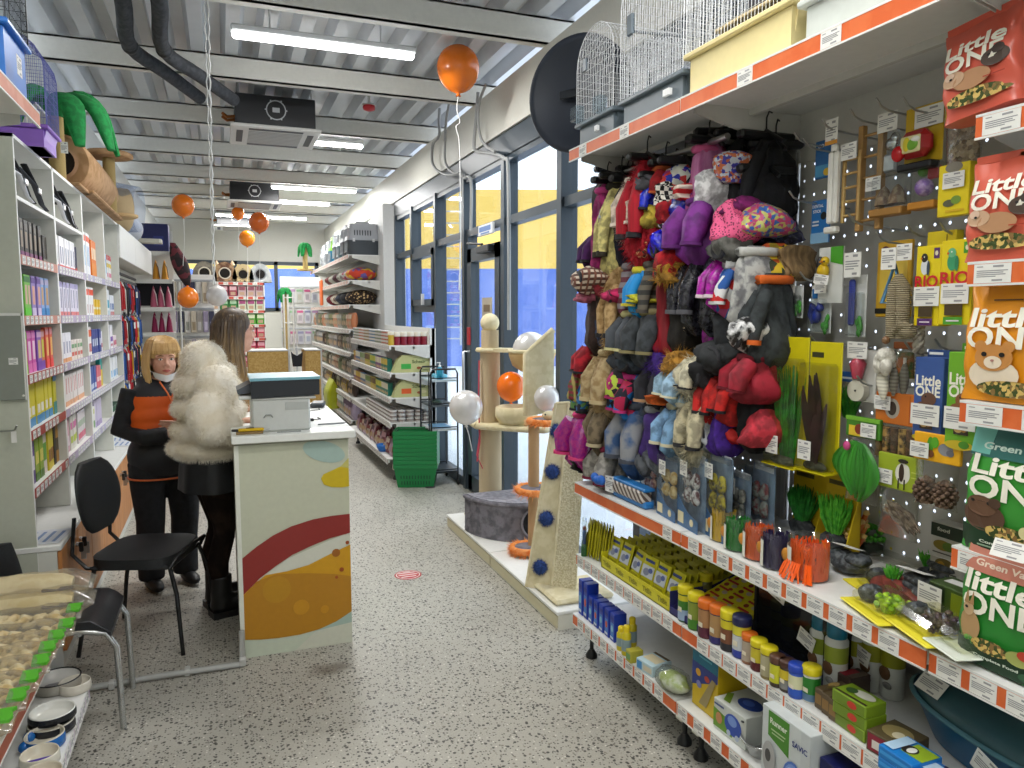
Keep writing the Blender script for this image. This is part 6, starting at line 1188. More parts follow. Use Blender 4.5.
# ================================================================= LEFT-HAND CABINETS
XC=-.82; XB=XL-.015; CW=mt('dcdcd2',.5); CE=mt('eeeeea',.45); CG=mt('bfc2b2',.5); WOOD=mt('c98a52',.5,kind='streak',c2='b87840',s=26)
DY=[3.866,4.68,5.55,6.49,7.33]; ZR=[2.16,1.895,1.625,1.36,1.105,.84]
LRAIL=[mt('c98c7c',.5),mt('b8a8c0',.5),mt('b6b0c8',.5),mt('b0a4c0',.5)]; LR2=mt('a5433a',.5)
names=['nearest','second','third','farthest']
for i in range(4):
    y0,y1=DY[i],DY[i+1]; w=y1-y0; c=(y0+y1)/2
    R=T('display_cabinet','white open display cabinet with small packs, %s of the left row'%names[i],'display cabinet',(XB,c,0),PI/2,'white display cabinets along the left wall'); D=XC-XB
    B(CW).box(-w/2,w/2,-.012,0,.6,2.42).build('back_panel',R)
    for s,x in ((0,-w/2),(1,w/2-.016)):
        B(CG if (i==0 and s==0) else CW).box(x,x+.016,-D+.002,0,0 if (i==0 and s==0) else .585,2.42).use(CE).box(x,x+.016,-D,-D+.002,0 if (i==0 and s==0) else .585,2.42).build('side_panel',R)
    B(CE).box(-w/2,w/2,-D,0,2.404,2.42).build('top_panel',R)
    zs=ZR if i<2 else ZR[1:]
    for k,z in enumerate(zs):
        s=B(CE).box(-w/2+.016,w/2-.016,-D+.002,-.012,z-.016,z).build('shelf',R)
        if not(i<2 and k==0):
            B(LR2 if i==0 and z<1.5 else LRAIL[i]).box(-w/2+.016,w/2-.016,-D-.003,-D+.001,z-.036,z+.008).build('price_rail',s); n=int(w/.085)
            for q in range(n):
                if rnd.random()<.85: put('price_label',tagmesh(.055,.036),s,(-w/2+.06+q*.085,-D-.0035,z-.014))
    # floor cabinet below
    R=T('floor_cabinet','beech door floor cabinet under the display cabinets, %s of the left row'%names[i],'cabinet',(XB,c,0),PI/2,'beech floor cabinets along the left wall'); DB=-.745-XB
    B(CW).box(-w/2+.001,w/2-.001,-DB,0,.07,.555).use(mt('d8d8d0',.5)).box(-w/2+.001,w/2-.001,-DB-.004,0,0,.07).build('carcass',R)
    for s in(-1,1):
        d=B(WOOD).box((-w/2+.006) if s<0 else .003,-.003 if s<0 else w/2-.006,-DB-.018,-DB-.001,.075,.55,.002).build('door',R)
        x=s*.05; B(mt('c8c8c8',.25,.8)).cyl((x,-DB-.018,.48),(x,-DB-.03,.48),.012,n=12).use(BLK).box(x-.008,x+.008,-DB-.05,-DB-.03,.44,.49,.004).use(mt('b0b0ae',.3,.8)).box(x+.004,x+.007,-DB-.06,-DB-.036,.40,.46).build('lock_key',d)
t=T('cabinet_worktop','white worktop running along the left floor cabinets','worktop',(0,0,0)); B(CE).box(XB,-.725,DY[0]-.005,DY[4],.557,.583,.003).build('board',t)
# grey sheet and hook on the near end panel
q0,q1=ony(-6,313,3.84),ony(27,400,3.84); t=T('grey_panel','grey metal sheet hung on the end panel of the left cabinets','panel',((q0.x+q1.x)/2,3.852,q1.z)); w=abs(q1.x-q0.x); h=q0.z-q1.z
B(mt('8b9088',.35,.2)).box(-w/2,w/2,-.008,.004,0,h,.003).build('sheet',t); B(mt('dfe0da',.5)).box(-w/2,w/2,-.0085,-.007,h-.012,h).box(w/2-.006,w/2,-.0085,-.007,0,h).build('edge',t); ptag(t,w*.08,-.009,h*.45,.035,.03); B(STEEL).cyl((w*.38,-.012,.02),(w*.38,-.006,.02),.005,n=8).build('screw',t)
q=ony(12,431,3.84); t=T('wall_hook','bent steel hook with a small tag below the grey sheet','hook',(q.x,3.85,q.z)); B(STEELROD).tube([(-.06,0,.0),(0,-.01,0),(.02,-.05,.01),(.03,-.06,.03)],.004,6).build('hook',t); B(TAGM).box(.0,.02,-.03,-.028,-.05,0).build('tag',t)
# packs in the bays
def pmesh(w,h,d,c,bands,tip=False):
    b=B(mt(c,.45)); b.box(-w/2,w/2,-d/2,d/2,0,h,.002)
    for z0,z1,x0,x1,cc in bands: b.use(mt(cc,.45)).box(x0*w,x1*w,-d/2-.0008,-d/2+.001,z0*h,z1*h)
    return b.mesh('pack')
rowname=['top shelf','second shelf','third shelf','fourth shelf','fifth shelf','lowest shelf']
def packs(bay,row,kinds,label):
    """kinds: (count, w,h,d,colour,bands,what)"""
    y=DY[bay]+.03; z=ZR[row]+.001
    tot=sum(k[0]*k[1] for k in kinds); gap=(DY[bay+1]-DY[bay]-.06-tot)/max(1,sum(k[0] for k in kinds))
    gap=min(gap,.012)
    for n,w,h,d,c,bd,what in kinds:
        me=pmesh(w*.94,h,d,c,bd)
        for i in range(n):
            for dp in range(1):
                y+=w/2+gap/2; o=put('product_pack',me,None,(XC-.035-d/2+U(-.004,.004),y,z),0,(0,0,PI/2+U(-.03,.03))); y+=w/2+gap/2
                tag(o,'%s on the %s of the %s left cabinet'%(what,rowname[row],names[bay]),'pack','%s, %s, %s left cabinet'%(what,rowname[row],names[bay]))
W_='ebe9ec'
st_=lambda a,b,c:[(0,.22,-.5,.5,a),(.3,.75,-.3,.3,b),(.82,.95,-.5,.5,c)]
packs(0,1,[(7,.075,.19,.02,'2a2622',[(0,.2,-.5,.5,'7a2a6a'),(.3,.7,-.35,.2,'8a7a68'),(.75,.9,-.4,.4,'5a564e')],'dark pack with a purple foot'),(2,.06,.15,.02,'3a352e',[(0,.2,-.5,.5,'8a8478')],'smaller dark brown pack')],'')
packs(0,2,[(1,.07,.2,.02,'d8e6d2',st_('4ab82a','c8a0a0','3a8a5a'),'pale green nail tool pack'),(3,.07,.2,.02,'7ac04a',st_('5ac82a','d8b0a0','2a7a3a'),'green grooming tool pack'),(2,.085,.2,.02,'9a86c8',st_('d8c8e8','e0a890','6a4aa0'),'violet grooming tool pack'),(2,.085,.2,.02,'86a8d8',st_('3a8ac8','c8a070','b8b0d0'),'blue grooming tool pack')],'')
packs(0,3,[(2,.075,.2,.02,'b4d060',st_('8ac82a','e8a080','8ab84a'),'lime grooming brush pack'),(2,.085,.2,.02,'d04aa8',st_('e070b8','f0d0e0','e080c0'),'magenta grooming brush pack'),(1,.085,.2,.02,'8a5ab8',st_('7a4ab0','e0c080','d8b0d8'),'violet grooming brush pack'),(1,.085,.2,.02,'d87a4a',st_('7a4ab0','c8d048','d8a0a0'),'orange grooming brush pack'),(2,.075,.21,.02,'e0604a',st_('f04a4a','f0c070','e0909a'),'coral red grooming brush pack')],'')
packs(0,4,[(7,.085,.21,.07,'d8cc3a',[(0,.2,-.5,.5,'4a90c0'),(.25,.45,-.3,.3,'e8e6dc'),(.85,1,-.5,.5,'d8c828')],'yellow flea drop carton'),(1,.08,.22,.07,'c8c02a',[(0,.3,-.5,.5,'3a8a8a'),(.8,1,-.5,.5,'3a7ab0')],'yellow carton with a teal foot')],'')
packs(0,5,[(2,.085,.22,.03,'5a3a8a',[(.3,.6,-.3,.3,'e8e4f0')],'purple wipes pouch'),(2,.085,.2,.03,'8aa82a',[(.4,.7,-.4,.4,'d8d060'),(0,.2,-.5,.5,'4a7a2a')],'lime pouch'),(1,.085,.22,.03,'d8d0c8',[(.3,.7,-.4,.4,'5aa03a')],'white and green pouch'),(2,.075,.21,.03,'d0c02a',[(.2,.5,-.4,.4,'8a5a1a')],'yellow pouch'),(1,.05,.25,.02,'1c1a18',[],'black slim bottle'),(1,.07,.22,.03,'b8862a',[(.3,.6,-.4,.4,'4a3a1a')],'amber pouch')],'')
packs(1,1,[(2,.07,.2,.02,'c4bcd0',[(0,.5,-.5,.5,'d8d8e0')],'lilac pack'),(7,.075,.19,.02,W_,[(0,.14,-.5,.5,'d84a3a'),(.2,.7,-.2,.1,'8a8aa0')],'white pack with a red foot'),(1,.06,.17,.02,'3a3a52',[(0,.2,-.5,.5,'c84a3a')],'navy pack')],'')
packs(1,2,[(8,.085,.2,.02,'dcd8e6',[(0,.14,-.5,.5,'d87a7a'),(.25,.8,-.15,.15,'9a98b0'),(.85,1,-.5,.5,'b0a8d0')],'pale lilac pack with a pink foot')],'')
packs(1,3,[(5,.08,.17,.02,'e6e4ea',[(0,.14,-.5,.5,'d89a6a'),(.3,.7,-.2,.2,'a0a0b8')],'white pack with an orange foot'),(4,.085,.12,.03,'dcd0c8',[(.2,.4,-.4,.4,'c85a4a'),(.6,.8,-.4,.4,'6a9a6a')],'low white carton with a red line')],'')
packs(1,4,[(2,.085,.16,.05,'d8d4d0',[(0,.2,-.5,.5,'c8b8b0'),(.5,.7,-.4,.4,'b0b0b8')],'white and grey carton'),(8,.075,.18,.03,'e4dcd8',[(0,.16,-.5,.5,'e0a880'),(.4,.9,-.1,.1,'c87a7a')],'white pack with a peach foot')],'')
packs(1,5,[(3,.075,.19,.03,'d8a8b4',[(.2,.5,-.3,.3,'f0e0e4')],'pink tube pack'),(3,.075,.2,.03,'e0dcd0',[(.2,.4,-.4,.4,'b8c848'),(.6,.8,-.4,.4,'d070a0')],'white tube pack with a pink band'),(4,.07,.19,.03,'d8cfd0',[(.1,.3,-.4,.4,'d8607a'),(.5,.7,-.4,.4,'a8b8a0')],'white tube pack with a crimson band')],'')
packs(2,1,[(5,.085,.30,.03,'eeeef0',[(.8,.93,-.5,.5,'e8501c'),(.25,.7,-.2,.2,'a8c4dc')],'tall white pack with an orange head'),(3,.075,.27,.03,'e87a1c',[(0,.4,-.5,.5,'e88a2a'),(.5,.8,-.3,.3,'f0e0c0')],'orange bottle pack')],'')
packs(2,2,[(5,.085,.2,.03,'eeeeee',[(.72,.92,-.5,.5,'e8481c'),(.1,.4,-.2,.2,'c8a0a0')],'white pack with an orange red head'),(3,.1,.12,.06,'e2b81a',[(.4,.55,-.5,.5,'e8e4d0'),(0,.08,-.5,.5,'e8e0c0')],'yellow double carton')],'')
packs(2,3,[(4,.075,.19,.03,'ebe4e2',[(.65,.9,-.5,.5,'d85a2a'),(.1,.4,-.3,.3,'c04a4a')],'white and orange red pack'),(4,.09,.17,.03,'2c3f8a',[(.3,.6,-.3,.3,'c0c8d8')],'navy blue pack'),(1,.07,.15,.03,'e0dce4',[(.2,.4,-.4,.4,'c05a6a')],'white and pink pack')],'')
packs(2,4,[(2,.08,.16,.03,'a83a4a',[(.4,.8,-.4,.4,'d8d8e0')],'crimson pack'),(3,.085,.17,.03,'3a58a0',[(.1,.3,-.4,.4,'c8d0e0')],'blue pack'),(2,.085,.16,.03,'d86a7a',[(.3,.5,-.4,.4,'f0d8d8')],'rose pack'),(1,.09,.2,.03,'2aa8a0',[(0,.6,-.5,.5,'e0c83a')],'teal and yellow pack')],'')
packs(2,5,[(3,.085,.16,.04,'e8e6dc',[(.1,.4,-.3,.3,'7aa868'),(.7,.9,-.2,.2,'c8c86a')],'white and green bottle pack'),(3,.1,.19,.06,'c9bfd6',[(0,.2,-.5,.5,'a898c0')],'mauve carton')],'')
packs(3,1,[(3,.085,.22,.03,'9ac4e6',[(0,.3,-.5,.5,'e8eef4'),(.6,.8,-.4,.4,'3a78c0')],'light blue bottle pack'),(3,.09,.22,.04,'e8e6e2',[(.82,1,-.5,.5,'c81e2a'),(.55,.7,-.5,.5,'e0c02a'),(.2,.35,-.4,.4,'d06a8a')],'white carton with red and yellow head')],'')
packs(3,2,[(4,.085,.21,.03,'e6eaee',[(.3,.6,-.4,.4,'2a9ab8'),(0,.2,-.5,.5,'c0d0d8')],'white and turquoise pack'),(3,.085,.17,.03,'dfe3ea',[(.3,.6,-.3,.3,'3a6aa8'),(0,.2,-.4,.4,'c86a6a')],'white and blue pack')],'')
packs(3,3,[(5,.085,.19,.03,'eceaf0',[(.3,.5,-.4,.4,'7a4ab0'),(.1,.2,-.4,.4,'d08a9a')],'white and violet pack'),(2,.1,.1,.04,'e8d8dc',[(.2,.6,-.4,.4,'d0607a')],'low pink carton')],'')
packs(3,4,[(3,.085,.19,.03,'eef0f2',[(.1,.4,-.3,.3,'5ac03a')],'white pack with a green mark'),(4,.085,.18,.03,'eef0f4',[(.1,.4,-.3,.3,'3aa0d8')],'white pack with a blue mark')],'')
packs(3,5,[(6,.11,.045,.08,'1f4a38',[(.2,.8,-.4,.4,'2f6a50')],'dark green flat carton')],'')
# dark strapped harnesses on the top shelf
def harness(y,label,n):
    t=T('pet_harness',label,'pet harness',(XC-.02,y,2.162),PI/2)
    for i in range(n): x=-.02*i; B(mt(('16161a','3a3d44','e4e4e8')[i%3],.7)).tube([(x-.16,.02+.02*i,.19-.02*i),(x-.05,.0,.11),(x+.07,-.004,.03),(x+.15,-.01,.012)],[.016,.014,.012,.01],8,flat=.4).build('strap',t)
    B(mt('b8b8ba',.3,.7)).box(-.06,.0,-.02,-.012,.07,.1,.004).build('buckle',t)
harness(4.12,'black and grey strapped pet harness at the nearest end of the top shelf',3); harness(4.40,'grey strapped pet harness leaning on the top shelf of the nearest left cabinet',2); harness(5.02,'black strapped pet harness at the start of the second cabinet top shelf',3); harness(5.25,'black and white strapped pet harness on the second cabinet top shelf',4)
# papers on the worktop
for y,l in ((4.02,'printed price list sheet on the worktop at the near end'),(6.75,'loose white papers on the worktop in the third compartment'),(7.0,'blue printed folder on the worktop of the farthest compartment')):
    t=T('paper_sheet',l,'paper',(-.79,y,.585),PI/2+U(-.1,.1)); b=B(mt('e6e8ee',.6)).box(-.12,.12,-.06,.2,0,.004,.001); b.use(mt('8aa0c8',.6)); [b.box(-.1,.08,-.04+i*.04,-.025+i*.04,.004,.0045) for i in range(5)]; b.build('sheet',t)
# blank cupboard fronts past the bays and slat grid with leashes
for i,(a,c) in enumerate(((7.335,8.58),(8.585,10.5))): t=T('wall_cupboard','plain white wall cupboard above the leashes, %s one'%('nearer','farther')[i],'cupboard',(XB,(a+c)/2,0),PI/2); w=c-a; B(CW).box(-w/2,w/2,-(XC-XB),0,2.13,2.42).build('carcass',t); B(CE).box(-w/2+.003,w/2-.003,-(XC-XB)-.016,-(XC-XB)-.001,2.13,2.415,.002).build('door',t)
R=T('grid_stand','black and white slatted display stand carrying the leashes','display stand',(-1.0,8.9,0),PI/2); w=3.0
B(CW).box(-w/2,w/2,0,.02,.1,2.12).build('board',R)
for z in (2.05,1.99,1.62,1.30,.98): B(mt('3a3f48',.4)).box(-w/2,w/2,-.02,0,z,z+.025).build('slat',R)
LC=[('c81e26','red'),('16181c','black'),('1c2c5a','navy blue'),('16181c','black'),('d8b020','yellow'),('b01a2a','crimson'),('1a1c22','black'),('2a5aa8','blue')]
for r,z in enumerate((1.97,1.62,1.3,.98)):
    for k in range(15):
        y=7.5+k*.195; c,nm=LC[(k*3+r*5+k//4)%8]; ln=U(.28,.36); b=B(mt(c,.6)); b.tube([(0,-.0,0),(-.025,-.03,-.08),(-.03,-.03,-ln),(0,-.03,-ln-.02),(.03,-.03,-ln),(.025,-.03,-.08),(0,0,0)],.011,6,flat=.35).tube([(.0,-.035,-.05),(.01,-.04,-ln*.8)],.013,6,flat=.4)
        b.use(mt('b8b8b8',.3,.7)).box(-.012,.012,-.045,-.03,-ln-.03,-ln,.003); 
        if k%3==0: b.use(TAGM).box(-.03,.03,-.05,-.048,-.14,-.07)
        o=b.build('dog_leash',None,(-.965+.012*U(-1,1),y,z),PI/2+U(-.3,.3)); tag(o,'%s dog leash or collar hanging on the slatted stand'%nm,'dog leash','%s leashes on the slatted stand'%nm)
# ---------------------------------------------------------------- things on top of the left cabinets
ZT2=2.421
# arched bird cage in lilac and blue on a purple tray
t=cage((-.905,4.27,ZT2),.34,.3,.42,.10,'8f62c4','lilac arched wire cage on a purple tray on top of the nearest left cabinet'); t.rotation_euler.z=.0
lm=mt('6a6fb4',.4)
for c in t.children:
    if c.name.startswith('wire'): c.data.materials.clear(); c.data.materials.append(lm)
B(mt('2f9a5a',.4)).tube([(-.08,-.16,.1),(-.1,-.16,.3),(-.02,-.16,.38)],.02,8).build('plastic_ladder',t)
# palm cat tree
PL=mt('c6ad74',.9,kind='hstripe',c2='a89058',s=60,bump=.6); PLU=mt('b9936c',.95,kind='noise',c2='a47f58',s=14)
q=onx(58,172,-.93); t=T('palm_cat_tree','sisal palm trunk with drooping green plush leaves on top of the left cabinets','cat tree',(q.x,q.y,ZT2))
B(PL).cyl((0,0,.02),(0,0,.44),.045,n=20).build('trunk',t); B(PLU).box(-.15,.15,-.2,.2,0,.02,.005).build('base',t)
GP=mt('12803c',.95,kind='noise',c2='0c6a30',s=30)
for a,ln,dz in ((0.2,.34,.20),(1.4,.36,.05),(2.7,.32,.22),(4.0,.30,.16),(5.2,.38,.06),(-.6,.40,.1)):
    b=B(GP); d=Vector((math.cos(a),math.sin(a),0)); P=smooth([Vector((0,0,.44)),Vector((0,0,.50+dz*.4))+d*.12,Vector((0,0,.44+dz*.3))+d*(ln*.75),Vector((0,0,.2+dz*.2))+d*ln],4); b.tube(P,[.03+.05*math.sin(PI*k/(len(P)-1)) for k in range(len(P))],12,flat=.5); b.build('leaf',t)
ptag(t,.05,-.05,.25,.04,.07)
q=onx(102,205,-.95); t=T('cat_tree','brown plush cat barrel with sisal post and round top platform on the left cabinets','cat tree',(-.95,6.05,ZT2))
B(PLU).box(-.2,.2,-.45,1.1,0,.025,.008).build('base',t)
b=B(PLU); b.at((0,.0,.2),(-PI/2,0,0)).lathe([(.17,-.38),(.185,-.36),(.19,.2),(.185,.98),(.17,1.0)],n=32); b.build('barrel',t); B(mt('a58060',.95)).at((0,-.382,.2),(PI/2,0,0)).lathe([(.11,0),(.09,.01),(.09,.012)],n=26,cap=False).use(mt('241a14',.9)).lathe([(.092,.006),(0,.006)],n=26,cap=False).build('opening',t)
B(PL).cyl((.14,.85,.02),(.14,.85,.47),.045,n=18).build('post',t); B(PLU).lathe([(.16,.47),(.18,.48),(.18,.5),(.16,.515),(0,.515)],(.14,.85,0),30).build('platform',t)
B(mt('c9a878',.9)).lathe([(.12,.03),(.14,.04),(.14,.06),(0,.06)],(.17,1.15,0),26).build('step',t)
t=T('round_cushion','beige round bolster rolled in clear film on the left cabinets, past the barrel','cushion',(-.92,8.0,ZT2)); b=B(mt('c8ad84',.9)); b.at((.02,0,.2),(0,PI/2,.35)).lathe([(.17,-.12),(.2,-.1),(.2,.1),(.17,.12)],n=30); b.build('bolster',t); b=B(clear('dfe6f4',.5,.1,.2)); b.at((.02,.05,.22),(0,PI/2,.35)).lathe([(.215,-.16),(.235,0),(.215,.2)],n=30,cap=False); b.build('clear_wrap',t)
t=T('pet_tunnel','pale grey rolled pet tunnel on top of the left cabinets','pet tunnel',(-.93,8.8,ZT2)); b=B(mt('b9c0cc',.5)); b.at((0,0,.15),(PI/2,0,0)).lathe([(.14,-.5),(.15,-.48),(.15,.48),(.14,.5)],n=26); b.build('roll',t)
t=T('shelf_board','pale pressed board jutting out above the leashes','board',(-.72,9.6,2.45)); B(mt('c5c2b4',.6)).prism([(-.35,-.1),(.08,-.1),(.1,-.08),(.1,.1),(-.35,.1)],0,.045,'xy').build('board',t)
# ---------------------------------------------------------------- left near shelf end: top shelf, cage, treats, bowls
R=T('treat_shelving','orange railed shelving at the left edge with bagged chews and bowls','shelving unit',(-1.12,2.07,0),PI/2); w=2.1
B(RACK).box(-w/2,w/2,-.0,.03,.1,.6).build('back_panel',R)
feet(R,w,.55)
shelf(R,w,2.345,.545,[],rail=ORPALE); B(RACK).box(w/2-.02,w/2,-.03,.03,0,2.6).build('upright',R)
shelf(R,w,.47,.515,[],rail=mt('a8563c',.5)); shelf(R,w,.235,.60,[(w/2-.06-k*.075,.06) for k in range(12)],rail=mt('c9b6d0',.5))
t=cage((-.74,2.93,2.347),.3,.3,.3,.2,'2a78d0','black wire cage on a bright blue tray at the top left edge',False)
for c in t.children:
    if c.name.startswith('wire'): c.data.materials.clear(); c.data.materials.append(mt('1d2226',.4))
ptag(t,-.1,-.17,.07,.06,.06); t.rotation_euler.z=PI/2; 
BAGC=clear('f8f4ea',.7,.1,.25); RAW=mt('ead9ac',.6,kind='noise',c2='f2e8c8',s=30,bump=.4); RAW2=mt('dcc080',.55,kind='noise',c2='eedcae',s=40,bump=.5)
def treat(u,v,i,label,big=False,hue=RAW,z=.50,dz=0.):
    q=onz(u,v,z+dz); dz+=.012; t=T('chew_bag',label,'pet chews',(q.x+.022,q.y,z-.028+dz),U(-.05,.05)+.08,'bagged rawhide chews')
    L=.46; r=.045 if big else .034
    if big:
        for k in range(2): B(hue).tube([(-L,.03*k,.05),(-.25,.02+.03*k,.055),(-.1,.0+.03*k,.05),(-.06,.03*k,.045)],[.05,.055,.05,.03],14,flat=.7).build('chew_roll',t)
        B(mt('4a3020',.7)).box(-.16,-.05,-.05,-.035,.04,.055,.006).build('chew_strip',t)
    else:
        for k in range(9):
            x=-.05-k*.045; P=[(x+.03*math.cos(a)+U(-.005,.005),.035*math.sin(a),.03+.012*math.sin(2*a+k)) for a in [2*PI*j/9 for j in range(9)]]; B(hue if k%3 else RAW2).tube(P,.0145,7,closed=True,flat=.7).build('chew_ring',t)
    c=B(BAGC); c.grid(lambda a,j:(-L+(L+.02)*j,(.075 if big else .058)*math.cos(2*PI*a)*(1 if j<.85 else (1.1)),(.05 if big else .036)+(.058 if big else .042)*math.sin(2*PI*a)*(1-max(0,(j-.8)/.2)**2*.9)+.004*math.sin(j*23+a*12)),22,14,cu=True); c.build('clear_bag',t)
    if not big: B(mt('4fae1e',.45)).prism([(-.03,-.036),(.012,-.04),(.018,-.014),(.01,.02),(.02,.034),(-.03,.036)],.05,.06,'xy').build('header',t)
treat(84,590,0,'large bag of pale rolled chews at the far end of the left shelf',True,mt('dccba0',.6,kind='noise',c2='e8dcb8',s=20),.50,.045)
treat(84,606,0,'second large bag of rolled chews with a dark strip',True,mt('e0cf98',.6,kind='noise',c2='ecdfb4',s=20),.50)
for i,(u,v) in enumerate(((70,618),(62,634),(52,646),(43,658),(36,672),(25,689),(12,708),(-2,730))): treat(u,v,i,'green headed bag of rawhide chews, %s of the row counted from the far end'%('first','second','third','fourth','fifth','sixth','seventh','eighth')[i])
t=T('chew_bag','yellow and dark chew bag at the bottom of the left picture edge','pet chews',(-.72,2.42,.475)); B(mt('d89a1c',.4)).ball((0,0,.035),(.07,.05,.03),12,8,.1).use(mt('2a2018',.5)).ball((-.02,.02,.055),(.03,.03,.01)).build('bag',t)
ZB=.236
def bowl(u,v,r,h,cout,cin,label,rim=None,deco=None,dz=0):
    h*=.68; dz*=.72; q=onz(u,v,ZB+h+dz); q.x+=.012; t=T('pet_bowl',label,'bowl',(q.x,q.y,ZB+dz),0,'feeding bowls on the left bottom shelf')
    B(mt(cout,.25)).lathe([(r*.92,0),(r,.004),(r*1.0,h*.6),(r*.97,h)],n=36,cap=False).lathe([(r*.92,0),(0,0)],n=36,cap=False).use(mt(rim or cin,.25)).lathe([(r*.97,h),(r*.94,h+.004),(r*.9,h)],n=36,cap=False).use(mt(cin,.2)).lathe([(r*.9,h),(r*.82,h*.35),(r*.6,h*.22),(0,h*.2)],n=36,cap=False).build('bowl',t)
    if deco: b=B(mt(deco,.3)); b.ball((-.03,.0,h*.25),(.012,.012,.003),8,5).ball((.03,.01,h*.25),(.012,.012,.003),8,5).tube([(-.03,0,h*.25),(.03,.01,h*.25)],.006,6); b.build('bone_print',t)
    return t
bowl(71,682,.055,.05,'d9d3c4','d9d3c4','small cream bowl with brown print, behind the white bowl at the far end',deco='8a6a4a'); bowl(53,678,.085,.055,'a8a498','dcdbd6','white oval looking bowl with grey print at the far end of the bottom shelf',rim='3a3a3c',deco='8a8a8c')
bowl(47,722,.072,.045,'22242c','b8b4a4','lower black bowl under the black and white bowl'); bowl(48,711,.072,.04,'16181f','e4e4dc','black and white bowl stacked on another',dz=.046)
t=bowl(40,735,.06,.055,'1c6ab8','d2ccba','blue bowl with cream inside and an ear shaped rim'); B(mt('1c6ab8',.25)).ball((-.05,-.03,.02),(.018,.018,.018)).ball((-.05,.03,.02),(.018,.018,.018)).build('foot',t)
bowl(35,754,.056,.05,'e0dccc','ddd6c2','cream bowl with a violet bone print',deco='4a2a9a'); bowl(37,773,.056,.05,'d2ccc0','cfc6b2','cream bowl cut by the bottom picture edge')
# ================================================================= CAT FURNITURE BY THE WINDOWS
SISC=mt('ead8b8',.9,kind='hstripe',c2='d6be92',s=70,bump=.7); PLC=mt('e6dab6',.95,kind='noise',c2='dccfa6',s=24); CARP=mt('efe6c8',.98,kind='noise',c2='d3c69c',s=110,bump=.8); ORF=mt('ee8a3c',.9,kind='noise',c2='f3a362',s=30); GRF=mt('85828a',.95,kind='noise',c2='66646b',s=16)
WB=mt('e4e1d2',.5)
for a,c,l in ((3.40,4.44,'nearer white boxed plinth under the carpeted ramp'),(4.455,5.44,'farther white boxed plinth under the grey cat house')):
    t=T('plinth',l,'plinth',(0,0,0)); B(WB).box(1.575,2.04,a,c,.0,.082).use(mt('d8cfae',.5)).box(1.57,1.576,a,c,.012,.075).build('box',t); B(mt('efeee8',.45)).box(1.565,2.045,a-.005,c,.082,.1,.003).build('top_board',t)
Zp=.101
# large cat tree with sisal posts
R=T('cat_tree','tall beige cat tree with thick sisal posts, a plush bowl and a ball on top','cat tree',(1.84,5.2,Zp)); L=lambda x,y,z:(x-1.84,y-5.2,z-Zp)
B(SISC).cyl(L(1.84,5.2,.13),L(1.84,5.2,.815),.085,n=26).build('lower_post',R)
B(PLC).lathe([(.11,.0),(.11,.03)],n=26).box(-.16,.22,-.24,.16,0,.028,.01).build('base',R)
b=B(PLC); b.prism([(-.14,-.1),(-.02,-.22),(.24,-.46),(.28,-.3),(.24,.02),(.1,.14),(-.1,.12)],.71,.74,'xy'); b.tube([(x,y,.725) for x,y in smooth([(-.14,-.1,0),(-.02,-.22,0),(.24,-.46,0),(.28,-.3,0),(.24,.02,0),(.1,.14,0),(-.1,.12,0),(-.14,-.1,0)],3) and [(p.x,p.y) for p in smooth([(-.14,-.1,0),(-.02,-.22,0),(.24,-.46,0),(.28,-.3,0),(.24,.02,0),(.1,.14,0),(-.1,.12,0),(-.14,-.1,0)],3)]],.022,8); b.build('middle_platform',R)
B(SISC).cyl((0,0,.74),(0,0,1.26),.075,n=26).build('upper_post',R)
b=B(PLC); b.lathe([(.1,1.26),(.11,1.27),(.1,1.29),(0,1.29)],n=26).prism([(-.06,-.06),(.2,-.3),(.26,-.2),(.1,.08)],1.262,1.288,'xy'); b.build('top_platform',R); B(SISC).cyl((0,0,1.29),(0,0,1.42),.065,n=24).build('top_post',R); B(PLC).ball((0,0,1.475),.07,20,14).build('ball',R)
B(mt('d2b07a',.9)).at((.2,-.33,1.265)).lathe([(.0,-.14),(.08,-.13),(.14,-.09),(.165,-.02),(.17,.015),(.155,.0),(.12,-.07),(0,-.11)],n=30,cap=False).build('hammock_bowl',R)
B(PLC).at((.2,-.33,1.28)).lathe([(.15,-.012),(.165,.012),(.182,.0),(.165,-.016)],n=30,cap=False).build('bowl_rim',R)
b=B(PLC); b.at((.13,-.2,.765)).lathe([(.02,-.02),(.12,-.02),(.155,.04),(.15,.1),(.13,.11),(.11,.05),(0,.01)],n=28,cap=False); b.build('plush_nest',R)
q0=ony(526,350,4.7); q1=ony(553,330,4.7); z0=ony(540,415,4.7).z
b=B(PLC); x0,x1=q0.x-1.84,q1.x-1.84; y=4.7-5.2; b.prism([(x0,z0-Zp),(x1,z0-Zp+.02),(x1,q1.z-Zp),(x0+.02,q0.z-Zp),(x0,q0.z-Zp-.04)],y-.02,y+.02,'xz'); b.tube([(x0,y,z0-Zp),(x0,y,q0.z-Zp-.03),(x1,y,q1.z-Zp)],.024,8); b.build('back_panel',R)
B(mt('d04a5a',.6)).tube([(-.09,-.02,1.2),(-.1,-.03,.9),(-.095,-.04,.6),(-.11,-.02,.45)],.006,5).tube([(-.095,-.05,.68),(-.12,-.04,.5),(-.08,-.06,.4)],.004,5).build('ribbon',R)
